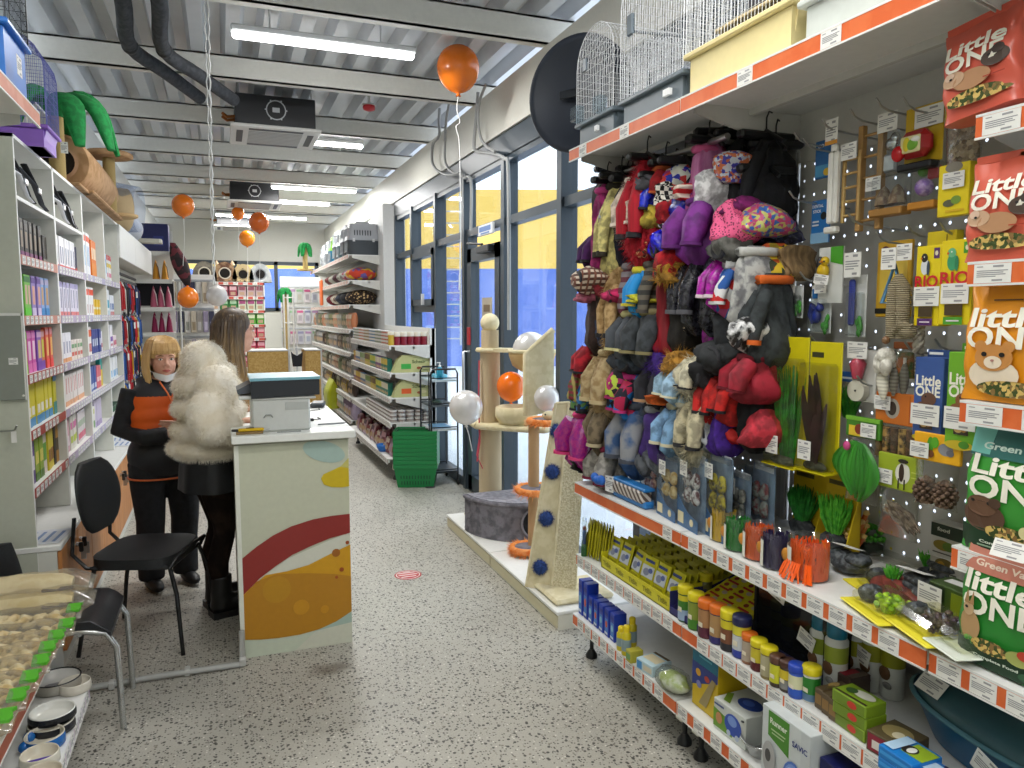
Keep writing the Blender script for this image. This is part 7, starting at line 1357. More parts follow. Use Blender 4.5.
# grey corner cat house
t=T('cat_house','grey plush quarter round cat house with a round opening on the farther plinth','cat house',(2.0,4.98,Zp)); R0=.44
arc=[(-R0*math.sin(PI*.5*i/14)*.98-.0,-R0*math.cos(PI*.5*i/14)*1.02) for i in range(15)]
b=B(GRF); b.prism([(0,0)]+[(0,-R0)]+arc[1:],0,.25,'xy'); b.tube([(x,y,.25) for x,y in arc],.015,7)
me=b.mesh('h'); fur(me,b,5000,.014,.003,(0,0,-.6)); bpy.data.meshes.remove(me); b.build('shell',t)
B(mt('88858c',.95,kind='noise',c2='a09ea6',s=26)).prism([(0,0)]+[(0,-R0+.02)]+[(x*.96,y*.96) for x,y in arc[1:]],.25,.265,'xy').build('top_cushion',t)
a=.13; n=Vector((-math.sin(a),-math.cos(a),0)); b=B(mt('100f10',.9)); b.T=Matrix.Translation(n*(R0+.008)+Vector((0,0,.13)))@Matrix.Rotation(math.atan2(n.x,-n.y),4,'Z')@Matrix.Rotation(PI/2,4,'X'); b.lathe([(.1,0),(0,0.001)],n=30,cap=False).use(mt('98959c',.9)).lathe([(.098,-.004),(.108,.012),(.114,-.004)],n=30,cap=False); b.build('opening',t)
# slim stand with orange trimmed platforms
t=T('cat_stand','slim cat stand with orange fringed round platforms in front of the grey cat house','cat tree',(1.84,4.36,Zp)); B(mt('d7b184',.9,kind='hstripe',c2='c39a6c',s=70,bump=.6)).cyl((0,0,0),(0,0,.84),.036,n=18).build('post',t)
for dx,dy,z,r in ((.09,-.02,.84,.12),(-.0,-.06,.41,.125),(-.05,-.02,.02,.1)):
    p=B(GRF).lathe([(r,z),(r,z+.02),(r*.86,z+.026),(0,z+.022)],(dx,dy,0),26).build('platform',t)
    b=B(ORF)
    for i in range(800): a=U(0,6.3); q=Vector((dx+r*math.cos(a),dy+r*math.sin(a),z+U(0,.03))); d=Vector((math.cos(a),math.sin(a),U(-.9,.6)))*U(.026,.05); sd=Vector((-math.sin(a),math.cos(a),0))*.0035; b.add([q-sd,q+sd,q+d],[(0,1,2)])
    b.tube([(dx+r*math.cos(a),dy+r*math.sin(a),z+.014) for a in [2*PI*i/24 for i in range(24)]],.022,7,closed=True); b.build('fringe',p)
B(mt('d4c8a4',.9)).ball((.08,-.06,.895),(.045,.05,.03),14,9).use(BLK).ball((.045,-.08,.905),.007,8,6).build('toy_mouse',t); B(mt('d8202c',.6)).ball((.13,-.07,.93),.028,14,9).ball((.17,-.07,.94),.01,8,6).build('toy_ball',t)
# carpeted ramp with blue pompoms
t=T('scratching_ramp','leaning carpeted scratching beam with blue pompoms on the nearer plinth','scratching post',(1.64,3.70,Zp))
bl=[Vector(v) for v in ((-.085,.09,0),(.018,-.022,0),(.12,-.13,0),(.05,-.02,0))]; tp=[Vector(v) for v in ((.12,.15,1.03),(.185,.12,1.035),(.27,.05,.99),(.2,.13,1.02))]
n=9; b=B(CARP); pts=[]
for i in range(n): f=i/(n-1); pts+=[p.lerp(q,f) for p,q in zip(bl,tp)]
b.add(pts,[(i*4+k,i*4+(k+1)%4,i*4+4+(k+1)%4,i*4+4+k) for i in range(n-1) for k in (1,2,3)]+[(3,2,1,0),tuple(range(n*4-4,n*4))]); b.build('beam',t); f=B(PLC); f.add(pts,[(i*4,i*4+1,i*4+5,i*4+4) for i in range(n-1)]); f.tube([tuple(bl[1]),tuple(tp[1])],.009,7).tube([tuple(bl[0]),tuple(tp[0])],.009,7).tube([tuple(tp[0]),tuple(tp[1]),tuple(tp[2])],.009,7); f.build('plush_front',t)
PB2=mt('33508f',.95,kind='noise',c2='22386c',s=80)
for f in (.12,.38,.63,.85):
    c=bl[0].lerp(tp[0],f).lerp(bl[1].lerp(tp[1],f),.5)+Vector((-.012,-.012,0)); b=B(PB2); b.ball(c,.038,16,10); me=b.mesh('p'); fur(me,b,500,.016,.003,(0,0,0)); bpy.data.meshes.remove(me); b.build('pompom',t)
B(PLC).box(-.05,.3,-.24,.08,0,.03,.012).build('base_pad',t)
# ================================================================= ENTRANCE: BASKETS, TROLLEY
BG=mt('0f7a3e',.4); BGd=mt('0b4a28',.5)
def basket_mesh():
    b=B(BG); w,d,h=.205,.15,.22; k=.82
    def wall(s0,s1,z0,z1): 
        r=lambda z:k+(1-k)*z/h
        for (ax,ay),(bx,by) in (((-1,-1),(1,-1)),((1,-1),(1,1)),((1,1),(-1,1)),((-1,1),(-1,-1))): b.add([(ax*w*r(z0)*s0,ay*d*r(z0)*s0,z0),(bx*w*r(z0)*s0,by*d*r(z0)*s0,z0),(bx*w*r(z1)*s0,by*d*r(z1)*s0,z1),(ax*w*r(z1)*s0,ay*d*r(z1)*s0,z1)],[(0,1,2,3)])
    wall(1,1,0,h); wall(.96,1,.004,h)
    b.box(-w*k,w*k,-d*k,d*k,0,.004); 
    for s in(-1,1): b.box(-w-.003,w+.003,s*d-.003,s*d+.003,h-.036,h,.002).box(s*w-.003,s*w+.003,-d,d,h-.036,h,.002)
    b.use(BGd)
    for z0 in(.03,.085):
        for i in range(11):
            x=-.15+i*.03
            for s in(-1,1): r=k+(1-k)*(z0+.02)/h; b.box(x*r-.005,x*r+.005,s*(d*r+.0005)-.001,s*(d*r+.0005)+.001,z0,z0+.04)
        for i in range(7):
            y=-.1+i*.033
            for s in(-1,1): r=k+(1-k)*(z0+.02)/h; b.box(s*(w*r+.0005)-.001,s*(w*r+.0005)+.001,y*r-.005,y*r+.005,z0,z0+.04)
    return b.mesh('basket_body')
bm=basket_mesh(); hm=B(BGd).tube([(-.19,0,.2),(-.17,.05,.215),(.17,.05,.215),(.19,0,.2)],.006,6).mesh('basket_handle')
for i in range(9):
    t=T('shopping_basket','green plastic shopping basket, %s of the stack by the entrance'%('bottom','second','third','fourth','fifth','sixth','seventh','eighth','topmost')[i],'shopping basket',(1.70,6.92,.002+i*.04),-.35,'stacked green shopping baskets'); put('basket_body',bm,t); put('handle',hm,t)
TR=mt('17191b',.4); t=T('trolley_stand','narrow black tubular trolley with pale shelves by the glass door','trolley',(1.94,6.98,0),0)
for s in(-1,1):
    y=-.2 if s<0 else .2; B(TR).tube([(-.13,y,.05),(-.13,y,1.08),(-.11,y,1.12),(.11,y,1.12),(.13,y,1.08),(.13,y,.05)],.009,8).build('side_frame',t)
for x in(-.13,.13):
    for y in(-.2,.2): B(BLK).ball((x,y,.028),(.016,.022,.028),10,8).build('castor',t)
for z,c in ((1.0,'cfe2ea'),(.76,'5a6266'),(.53,'dfe4e4'),(.12,'2a3034')): B(mt(c,.4)).box(-.125,.125,-.19,.19,z,z+.018,.003).use(TR).box(-.13,.13,-.2,-.19,z+.03,z+.04).box(-.13,.13,.19,.2,z+.03,z+.04).build('shelf',t)
t=T('sanitizer_bottle','clear blue hand sanitizer bottle with a white pump on the trolley','bottle',(1.92,6.86,1.0185)); B(mt('3fb6d8',.15,tr=.3)).lathe([(.03,0),(.034,.005),(.034,.09),(.014,.12)],n=20).build('bottle',t); B(mt('eef2f2',.3)).lathe([(.013,.12),(.013,.135),(.005,.137),(.005,.155)],n=12).box(-.03,.008,-.006,.006,.155,.165,.002).build('pump',t)
t=T('wipes_pack','light blue pack lying on the trolley top shelf','wipes',(1.97,7.03,1.0185)); B(mt('7ccbe2',.4)).box(-.07,.05,-.1,.08,0,.04,.012).build('pack',t); t=T('shallow_tray','pale blue tray on the lower trolley shelf','tray',(1.93,6.95,.5485)); B(mt('7fb4d8',.4)).box(-.08,.09,-.12,.12,0,.014,.004).build('tray',t)
t=T('dark_pouch','dark green pouch on the middle trolley shelf','pouch',(1.9,6.9,.7785)); B(mt('1c3a30',.6)).ball((0,0,.02),(.05,.09,.022),12,8).build('pouch',t)
t=T('display_rod','thin black display rod standing before the low pet food shelving','rod',(1.79,6.78,0)); B(TR).cyl((0,0,.0),(0,0,1.1),.007,n=8).lathe([(.05,0),(.05,.01),(0,.012)],n=16).build('rod',t)
# ================================================================= LOW PET FOOD SHELVING
YF0,YF1=7.18,9.5; XF=1.50; XK=1.93; w=YF1-YF0
R=T('food_shelving','low white shelving with tins and cartons behind the green baskets','shelving unit',(XK,(YF0+YF1)/2,0),-PI/2); B(RACKW).box(-w/2,w/2,0,.03,.1,1.5).build('back_panel',R); B(RACKW).box(w/2-.03,w/2,-.02,.04,0,1.5).build('upright',R); feet(R,w,.43)
LZ=[1.335,1.065,.82,.575,.22]; GRL=mt('b9a9a4',.5)
for z in LZ: shelf(R,w,z,XK-XF if z>.3 else XK-XF+.03,[(w/2-.05-k*.1,.07) for k in range(int(w/.1))],rail=GRL)
def stock(name,cat,me,label,group,pts,rz=-PI/2):
    for p in pts: o=put(name,me,None,p,rz); tag(o,label,cat,group)
def tin(r,h,c,lid='c9cbcc',band=None):
    b=B(mt(c,.35)); b.lathe([(r,0.002),(r,h-.002)],n=14,cap=False)
    if band: b.use(mt(band,.4)).lathe([(r*1.01,h*.3),(r*1.01,h*.65)],n=14,cap=False)
    b.use(mt(lid,.3,.4)).lathe([(0,0),(r*.97,0),(r,.003)],n=14,cap=False).lathe([(r,h-.003),(r*.97,h),(0,h-.001)],n=14,cap=False); return b.mesh('tin')
mar=B(mt('8a1f34',.35)).lathe([(.033,0),(.034,.004),(.034,.085)],n=18).use(mt('e2dccb',.4)).lathe([(.036,.085),(.037,.09),(.037,.125),(.034,.128),(0,.128)],n=18).mesh('jar'); yj=B(mt('c8a838',.35)).lathe([(.03,0),(.031,.1)],n=18).use(mt('e2dccb',.4)).lathe([(.033,.1),(.033,.13),(0,.131)],n=18).mesh('jar')
o=put('food_jar',yj,None,(1.535,7.235,1.336)); tag(o,'ochre jar at the left of the row of maroon jars','jar')
for i in range(5): o=put('food_jar',mar,None,(1.592+i*.068,7.235,1.336)); tag(o,'maroon jar with cream lid, %s of the row on the low shelving'%('first','second','third','fourth','last')[i],'jar','maroon jars on the low shelving')
TC=[('cfcac2','b0563a'),('c8c4bc','6a7a5a'),('d2cdc6','3a6a8a'),('c0b8ac','8a6a3a')]
for k in range(25):
    a,c=TC[(k//4)%4]; me=tin(.038,.034,a,band=c)
    for j in range(4): o=put('food_tin',me,None,(1.545,7.33+k*.084,1.336+j*.0345)); tag(o,'small flat tin in the stacks behind the maroon jars','tin','small tins on the top of the low shelving')
def boxm(w,h,d,c,bands): return pmesh(w,h,d,c,bands)
cols=[('3f6a9c','d8d8c8'),('8a4a2a','d8b83a'),('6a3a7a','e0d8c0'),('2a7a6a','c8c83a'),('b8a83a','5a3a2a'),('a8a89c','6a8a4a')]
for s,z in ((1,1.066),(2,.821)):
    for k in range(26):
        c,c2=cols[(k//4+s)%6]; me=boxm(.075,.13,.05,c if k>3 else cols[3][0],[(.5,.95,-.45,.45,c2),(.1,.3,-.3,.3,'c8a878')])
        for dp in range(1): o=put('pouch_carton',me,None,(1.545,7.40+k*.079,z),-PI/2+U(-.05,.05)); tag(o,'upright food pouch along the %s shelf of the low shelving'%('second','third')[s-1],'food pouch','food pouches on the %s low shelf'%('second','third')[s-1])
    t=T('food_carton','pale green food carton with a %s patch at the shelf end'%('green','orange')[s-1],'pet food',(1.72,7.29,z),0); b=B(mt('c3c48a',.4)); b.prism([(-.18,0),(.19,0),(.19,.17),(-.08,.17),(-.13,.12)],-.08,.02,'xz'); 
    art(b,.38,.17,-.08,[('t','Schesir',.22,.62,.2,'4a5a2a',.36),('r',-.12,.35,.26,.3,'3fae4a' if s==1 else 'e0602a'),('e',.3,.3,.12,.1,'d8d0a0'),('e',.22,.25,.06,.08,'9a5a3a')]); b.build('carton',t)
tub=B(mt('d4d0cc',.4)).lathe([(.028,0),(.036,.006),(.038,.03)],n=14).use(mt('8a7a74',.4)).lathe([(.0385,.012),(.0385,.022)],n=14,cap=False).use(mt('e2e0dc',.35)).lathe([(.04,.03),(.04,.036),(0,.037)],n=14).mesh('tub')
for k in range(16):
    for i in range(5):
        for j in range(3):
            if k<5 or i==0: o=put('food_tub',tub,None,(1.545+i*.085,7.235+k*.085,.576+j*.0395)); tag(o,'small white food tub in the stacked rows on the fourth low shelf','tub','white tubs on the fourth low shelf')
fb=lambda w,h,d,c,c2:sachet(w,h,d,c,[('r',0,.75,.7,.25,c2),('e',0,.35,.3,.16,'b89a78')])(B()).mesh('food_bag')
FM=[fb(.16,.2,.07,'6a2434','c89aa4'),fb(.16,.19,.07,'b89ab0','5a3a5a'),fb(.15,.17,.07,'7a1e2a','d8c8b8'),fb(.14,.15,.07,'c4bab0','8a2a3a')]
for k in range(18):
    for r in range(2): o=put('food_bag',FM[(k+r*2)%4],None,(1.545+r*.1,7.25+k*.12,.222),0,(-.25,0,-PI/2+U(-.2,.2))); tag(o,'%s cat food bag on the bottom of the low shelving'%('dark red','mauve','crimson','pale grey')[(k+r*2)%4],'food bag','food bags on the bottom low shelf')
t=T('feeding_bowl','bright blue plastic bowl between bags on the bottom low shelf','bowl',(1.52,7.62,.222)); B(mt('1f6cc0',.3)).lathe([(.05,0),(.07,.04),(.075,.07),(.07,.072),(.05,.02),(0,.02)],n=24,cap=False).build('bowl',t)
# ================================================================= TALL PET FOOD SHELVING
YT0,YT1=10.0,14.4; XT=1.56; w=YT1-YT0
R=T('food_shelving','tall white shelving with carriers on top, farther along the window side','shelving unit',(2.05,(YT0+YT1)/2,0),-PI/2); B(RACKW).box(-w/2,w/2,0,.03,.1,2.5).build('back_panel',R); B(RACKW).box(w/2-.03,w/2,-.02,.04,0,2.62).build('upright',R); feet(R,w,.5)
TZ=[2.42,2.085,1.765,1.435,1.125,.81,.53,.22]
for z in TZ: shelf(R,w,z,2.05-XT,[(w/2-.06-k*.14,.08) for k in range(int(w/.14))],rail=ORPALE if z>1.5 else GRL)
def bagset(z,h,cl,label,y0=10.08,y1=14.3,step=.15,d=.1):
    ms=[fb(step*.93,h,d,c,c2) for c,c2 in cl]; y=y0; k=0
    while y<y1:
        o=put('food_bag',ms[(k//3)%len(ms)],None,(XT+.07,y,z+.001),0,(-.08,0,-PI/2+U(-.15,.15))); tag(o,label,'food bag',label[:60]); y+=step; k+=1
GRY=[('7d7a74','b8b4a8'),('5f5a4a','9a8a6a'),('6f7a5a','b0b09a'),('8a5a40','d8b8a0')]
GR2=[('84807c','b4b0b0'),('5a6048','a0a088'),('4a3a34','a09080'),('6a6a70','c0c0c4')]
bagset(1.436,.22,[('c07850','e0c8b0'),('5c6440','8a8a5a'),('8a8a80','c0c0b8')],'standing pouch of dry food on the fourth shelf of the tall shelving')
bagset(1.126,.22,GR2,'grey and olive dry food bag on the fifth shelf of the tall shelving'); bagset(.811,.2,GRY,'brown and grey dry food bag on the sixth shelf of the tall shelving'); bagset(.531,.2,[('3a2a24','8a7a6a'),('c8a83a','7a5a2a'),('6a6660','a8a8a0')],'dark and yellow dry food bag on the seventh shelf of the tall shelving',step=.18); bagset(.221,.26,[('b0a0b8','4a2a5a'),('8a9a9a','d0d8d8'),('c06a50','e0c0b0')],'mauve and grey large food bag on the lowest tall shelf',step=.22,d=.16)
t=T('food_bag','large lime green food bag on the lowest tall shelf','food bag',(1.53,11.6,.222),-PI/2); pouch(t,.55,.2,.42,'a8b01e',[('r',0,.6,.6,.2,'d0d860')])
def cushion(y,z,m,label,rx=.2,h=.09): t=T('pet_cushion',label,'pet cushion',(1.78,y,z+.001),0); B(m).ball((0,0,h),(.21,rx,h),22,12,.03).build('cushion',t)
MULT=mt('6a5a9a',.8,kind='multi',c2='c8402a',c3='d8b83a',s=14)
for k,(m,l) in enumerate(((MULT,'multicoloured pet cushion nearest the end of the second tall shelf'),(mt('5a5a8a',.8,kind='multi',c2='b0b0b0',c3='8a3a4a',s=16),'blue and grey printed pet cushion on the second tall shelf'),(mt('9a9a90',.9,kind='noise',c2='5a5a54',s=20),'grey mottled pet cushion on the second tall shelf'),(mt('3a1a20',.9),'dark burgundy pet cushion on the second tall shelf'),(mt('8a8a80',.9),'plain grey pet cushion on the second tall shelf'),(mt('5a2a2a',.9),'brown red pet cushion at the far end of the second tall shelf'))): cushion(10.25+k*.44,2.086,m,l)
LEO=mt('2a1e16',.9,kind='dots',c2='c8a878',s=26)
for k,(m,l) in enumerate(((LEO,'leopard printed pet bed nearest the end of the third tall shelf'),(mt('16181e',.9),'black pet bed beside the leopard printed one'),(mt('1e2433',.9),'navy pet bed on the third tall shelf'),(mt('c0b8a8',.9,kind='noise',c2='6a5a50',s=18),'pale speckled pet bed on the third tall shelf'),(mt('6a1a26',.9),'crimson pet bed at the far end of the third tall shelf'))): cushion(10.3+k*.5,1.766,m,l,.23,.1)
def carrier(y,top,bot,label,k=1.,z=2.421):
    t=T('pet_carrier',label,'pet carrier',(1.80,y,z),-PI/2,'pet carriers on the tall shelving'); k*=1.14; w,d,h=.30*k,.46,.345*k
    def shell(z0,z1,t0,t1):
        return lambda a,j:((w/2)*(t0+(t1-t0)*j)*abs(math.cos(2*PI*a))**.35*(1 if math.cos(2*PI*a)>0 else -1),(d/2)*(t0+(t1-t0)*j)*abs(math.sin(2*PI*a))**.35*(1 if math.sin(2*PI*a)>0 else -1),z0+(z1-z0)*j)
    b=B(mt(bot,.45)); f=shell(0,h*.46,.88,1.); b.grid(f,36,4,cu=True); b.add([f(i/36,0) for i in range(36)],[tuple(range(36))]); b.build('lower_shell',t)
    b=B(mt(top,.45)); f=shell(h*.47,h,1.,.8); b.grid(f,36,5,cu=True); b.add([f(i/36,1) for i in range(36)],[tuple(range(36))]); b.build('upper_shell',t)
    s=B(mt('33363a',.5)); 
    for i in range(7): s.box(w*.43,w*.475,-d*.3+i*.035,-d*.3+i*.035+.012,h*.62,h*.78).box(-w*.475,-w*.43,-d*.3+i*.035,-d*.3+i*.035+.012,h*.62,h*.78)
    s.build('vents',t); B(mt('d8dadc',.4)).box(w*.48,w*.52,-.16,-.13,h*.42,h*.52).box(w*.48,w*.52,.1,.13,h*.42,h*.52).build('clips',t)
    g=B(mt('8e9498',.4)); 
    for i in range(8): x=-w*.3+i*w*.6/7; g.cyl((x,-d*.49,h*.15),(x,-d*.46,h*.85),.004,n=5)
    for i in range(7): zz=h*.16+i*h*.68/6; g.cyl((-w*.32,-d*.49+.004*i,zz),(w*.32,-d*.49+.004*i,zz),.004,n=5)
    g.box(-w*.34,w*.34,-d*.5,-d*.49,h*.1,h*.14).box(-w*.34,w*.34,-d*.47,-d*.46,h*.85,h*.9); g.build('door_grille',t); B(mt(top,.5)).tube([(-w*.0,-.1,h),(0,-.08,h+.03),(0,.08,h+.03),(0,.1,h)],.012,7).build('handle',t)
carrier(10.22,'a7aab0','3f454b','grey pet carrier with dark base, side on, nearest the end',1.05); carrier(10.62,'8e9297','4a4e52','grey pet carrier, second from the end',1.1); carrier(11.02,'d2d6d6','4d6a72','white and blue grey pet carrier, third from the end'); carrier(11.42,'7f848a','565b60','dark grey pet carrier, fourth from the end',1.1); carrier(11.9,'6aa02c','1f6a8a','green and blue pet carrier',1.); carrier(12.4,'c8ccce','8a9096','pale grey pet carrier',.95); carrier(12.9,'e0e2e2','b0b4b8','white pet carrier at the far end of the row',.9)
# ================================================================= FAR END
# clear packs hanging past the tall shelving
R=T('grid_stand','pale slatted stand with hanging clear packs at the far end of the tall shelving','display stand',(1.5,14.9,0),0); B(RACKW).box(-.45,.3,.02,.05,.3,2.35).build('board',R)
for z in(2.15,1.75,1.35,.95): B(mt('c8ccd0',.4)).box(-.45,.3,0,.02,z,z+.03).build('slat',R)
pm=[pmesh(.11,.26,.02,c,[(.78,.95,-.5,.5,c2),(.2,.6,-.3,.3,c3)]) for c,c2,c3 in (('c8c8d0','8a8aa8','a0a0b0'),('d4d4d8','b08ab0','a8b0c0'),('c0c4c0','8ab08a','b8b8a8'),('d8d0d4','c85a8a','b0a8b0'))]
for r,z in enumerate((1.86,1.46,1.06)):
    for k in range(5): o=put('hanging_pack',pm[(r+k)%4],None,(1.12+k*.14,14.87,z),U(-.1,.1)); tag(o,'pale clear faced pack hanging in rows at the far end of the tall shelving','pack','hanging packs past the tall shelving')
t=T('orange_bag','orange pouch hanging at the far edge of the tall shelving','bag',(1.548,12.75,1.78),-PI/2); B(mt('e0713a',.5)).box(-.1,.1,-.02,.02,0,.42,.015).build('pouch',t)
# chipboard boards with a dark bag
OSB=mt('d2b06c',.7,kind='pebble',c2='bb924c',s=60)
for x0,x1,y,l,i in ((.30,.80,10.3,'chipboard display crate left of the dark bag, beyond the counter',0),(1.02,1.22,10.3,'narrow chipboard display crate right of the dark bag, beyond the counter',1)):
    t=T('chipboard_crate',l,'crate',((x0+x1)/2,y,0)); w=x1-x0; B(OSB).box(-w/2,w/2,0,.02,.1,1.15).box(-w/2,-w/2+.02,.02,.5,.1,1.15).box(w/2-.02,w/2,.02,.5,.1,1.15).box(-w/2,w/2,.02,.5,.6,.62).build('boards',t); B(mt('d0d2d2',.5)).box(w/2,w/2+.02,-.01,.0,.2,1.17).box(-w/2,w/2,-.01,.51,1.15,1.165).build('trim',t)
    for x in(-w/2+.03,w/2-.03):
        for y2 in(.04,.46): B(BLK).ball((x,y2,.05),(.02,.03,.05),10,8).build('castor',t)
R=T('wire_rack','white upright wire rack between the chipboard crates and the back wall','rack',(.98,12.4,0))
for x in(-.06,.0,.08): B(RACKW).cyl((x,0,0),(x,0,1.95),.014,n=8).build('post',R)
for z in(.3,.9,1.5,1.9): B(RACKW).cyl((-.06,0,z),(.08,0,z),.008,n=6).build('bar',R)
B(RACKW).box(-.1,.12,-.15,.15,0,.03).build('foot',R)
t=T('dark_bag','black shopping bag hanging on the white wire rack','bag',(.905,10.2,.95)); B(mt('17181c',.7)).prism([(-.055,.0),(.055,.0),(.075,.2),(.05,.17),(0,.14),(-.05,.17),(-.075,.2)],-.03,.03,'xz').build('bag',t); B(mt('c8c8cc',.5)).box(-.01,.01,-.02,.02,.14,.25,.004).cyl((0,0,.25),(0,.3,.9),.004,n=6).build('hook_tag',t)
B(mt('dcdcdc',.5)).cyl((0,0,-.95),(0,0,.0),.012,n=8).lathe([(.12,-.95),(.12,-.93),(0,-.92)],n=18).build('stand_post',t)
# palms over the far shelving
for x,y,z,s,l in ((1.03,13.6,2.02,.6,'farther green plush palm cat tree near the back window'),(1.45,14.2,2.86,.6,'green plush leaves of a palm cat tree above the tall shelving')):
    z0=0 if z<2.5 else 2.425; t=T('palm_cat_tree',l,'cat tree',(x,y,z0)); z-=z0; B(PL).cyl((0,0,0),(0,0,z),.045,n=14).lathe([(.15,0),(.15,.03),(0,.03)],n=20).build('trunk',t)
    for a in(.3,1.6,2.9,4.2,5.4):
        d=Vector((math.cos(a),math.sin(a),0)); b=B(GP); P=smooth([Vector((0,0,z)),Vector((0,0,z+.05))+d*.07*s,Vector((0,0,z-.02))+d*.16*s,Vector((0,0,z-.3*s))+d*.2*s],3); b.tube([q for q in P],[.03+.05*s*math.sin(PI*k/(len(P)-1)) for k in range(len(P))],9,flat=.5); b.build('leaf',t)
# back gondola
YG=14.0; R=T('food_shelving','back shelving with bright food bags below the cat houses','shelving unit',(.12,YG+.5,0),0); w=1.2
B(RACKW).box(-w/2,w/2,0,.03,.1,2.25).build('back_panel',R); feet(R,w,.5); GZ=[2.2,1.95,1.71,1.46,1.22,.97,.7]
for z in GZ: shelf(R,w,z,.48,[(-w/2+.08+k*.16,.08) for k in range(7)],rail=mt('c8564a',.5),brk=False)
B(RACKW).box(w/2-.02,w/2,-.48,.03,0,2.2).build('side_panel',R)
rows=[[('8ac02a','d8e0a0')]*2+[('8a2a44','d8b0b8')]*3+[('b8a0a4','8a4a5a')]*3,[('8a6ab0','d0c0e0')]*2+[('c8c8cc','8a8aa0')]*1+[('2a7a3a','a0c0a0')]*2+[('c8d0b8','a04a7a')]*3,[('b0a8b8','d0c8d8')]*3+[('3a8a3a','c0d8b0')]*2+[('4a9a2a','d8e0c0')]*3,[('b8b8c0','8a8aa0')]*3+[('a8b85a','e0d8d0')]*2+[('c8405a','e8b0b8')]*3,[('9a9aa4','c0c0c8')]*3+[('c03a5a','e8a8b8')]*5,[('b8b0b0','8a8a8a')]*4+[('b8405a','e0a0b0')]*4]
for r,row in enumerate(rows):
    for k,(c,c2) in enumerate(row): me=pmesh(.135,.19,.08,c,[(.55,.9,-.4,.4,c2),(.1,.4,-.3,.3,'b89a80')]); o=put('food_bag',me,None,(-.40+k*.148,YG+.09,GZ[r+1]+.001),U(-.08,.08)); nm={'8ac02a':'lime','8a2a44':'burgundy','b8a0a4':'dusty pink','8a6ab0':'violet','c8c8cc':'silver','2a7a3a':'dark green','c8d0b8':'pale green','b0a8b8':'lilac grey','3a8a3a':'green','4a9a2a':'leaf green','b8b8c0':'pale grey','a8b85a':'olive','c8405a':'rose red','9a9aa4':'grey','c03a5a':'crimson','b8b0b0':'stone grey','b8405a':'pink red'}[c]; tag(o,'%s food bag on the %s shelf of the back shelving'%(nm,('first','second','third','fourth','fifth','sixth')[r]),'food bag','food bags on the back shelving')
def cathouse(x,m,label,trim='d8d0c0',k=1.):
    t=T('cat_house',label,'cat house',(x,YG+.28,2.201),0,'cat houses on the back shelving'); b=B(m); b.grid(lambda a,j:(.2*k*math.cos(PI*j)*(1+.0*a),-.19+.38*a,.01+.34*k*math.sin(PI*j)**.75),6,18); n=18
    for a in(0,1): b.add([(.2*k*math.cos(PI*j/17),-.19+.38*a,.01+.34*k*math.sin(PI*j/17)**.75) for j in range(18)],[tuple(range(18))])
    b.box(-.21*k,.21*k,-.2,.2,0,.04,.01); b.build('shell',t); c=B(mt('14100e',.9)); c.at((0,-.192,.15*k),(PI/2,0,0)).lathe([(.085*k,0),(0,.001)],n=24,cap=False).use(mt(trim,.9)).lathe([(.083*k,0),(.095*k,.012),(.105*k,0)],n=24,cap=False); c.build('opening',t)
    return t
cathouse(-.26,mt('6a665e',.9,kind='noise',c2='8a8478',s=14),'grey cat house at the left of the back shelving top'); t=cathouse(.07,mt('6a4a3a',.9,kind='noise',c2='a88a6a',s=10),'brown and cream cat house with pointed ears, second from left'); 
for s in(-1,1): B(mt('c8b090',.9)).lathe([(.05,.0),(.0,.09)],(s*.13,-.05,.30),10).build('ear',t)
cathouse(.37,mt('c9b48a',.9,kind='dots',c2='4a3420',s=16),'leopard spotted cat house, third from left','a89878',.9); cathouse(.66,mt('aab0b4',.9,kind='noise',c2='c4c8ca',s=10),'pale grey plush cat house at the right of the back shelving top','888c90',.95)
# ---------------------------------------------------------------- far left corner
R=T('corner_shelving','white corner shelving with pointed pouches at the far end of the left wall','shelving unit',(-.90,11.15,0),0); w=.62
B(RACKW).box(-w/2,w/2,.0,.02,0,2.75).use(mt('20222a',.8)).box(-w/2+.01,w/2-.01,-.004,.0,1.75,2.1).build('back_panel',R)
for z in(2.45,2.09,1.73,1.40,1.06): shelf(R,w,z,.4,[],rail=RACKW,brk=False)
def cone(x,z,c,c2,l,h=.26):
    t=T('pointed_pouch',l,'pet bag',(x,10.9,z)); b=B(mt(c,.7)); b.grid(lambda a,j:(.045*(1-j)**.7*math.cos(2*PI*a)*(1+.2*j),.09*(1-.8*j)*math.sin(2*PI*a),h*j),16,8,cu=True); b.build('pouch',t); B(mt(c2,.6)).tube([(.0,-.02,h*.85),(.03,-.05,h*.6),(.045,-.07,.02)],.006,5).build('seam',t)
for i,x in enumerate((-.79,-.685)): cone(x,2.091,'d8962a','5a4a2a','yellow pointed pouch on the corner shelf, %s one'%('left','right')[i])
for i,x in enumerate((-.83,-.745,-.655)): cone(x,1.731,'b85a74','e8d8d8','dusty pink pointed pouch on the corner shelf, %s one'%('left','middle','right')[i],.28); cone(x,1.401,'8a1a4a','c8b0b8','dark magenta pointed pouch on the lower corner shelf, %s one'%('left','middle','right')[i],.27)
t=T('navy_box','navy blue box on top of the corner shelving','box',(-.78,11.0,2.451)); B(mt('1d2460',.5)).box(-.16,.16,-.15,.12,0,.36,.006).use(mt('2f3a84',.5)).box(-.02,.1,-.152,-.15,.08,.2).build('box',t)
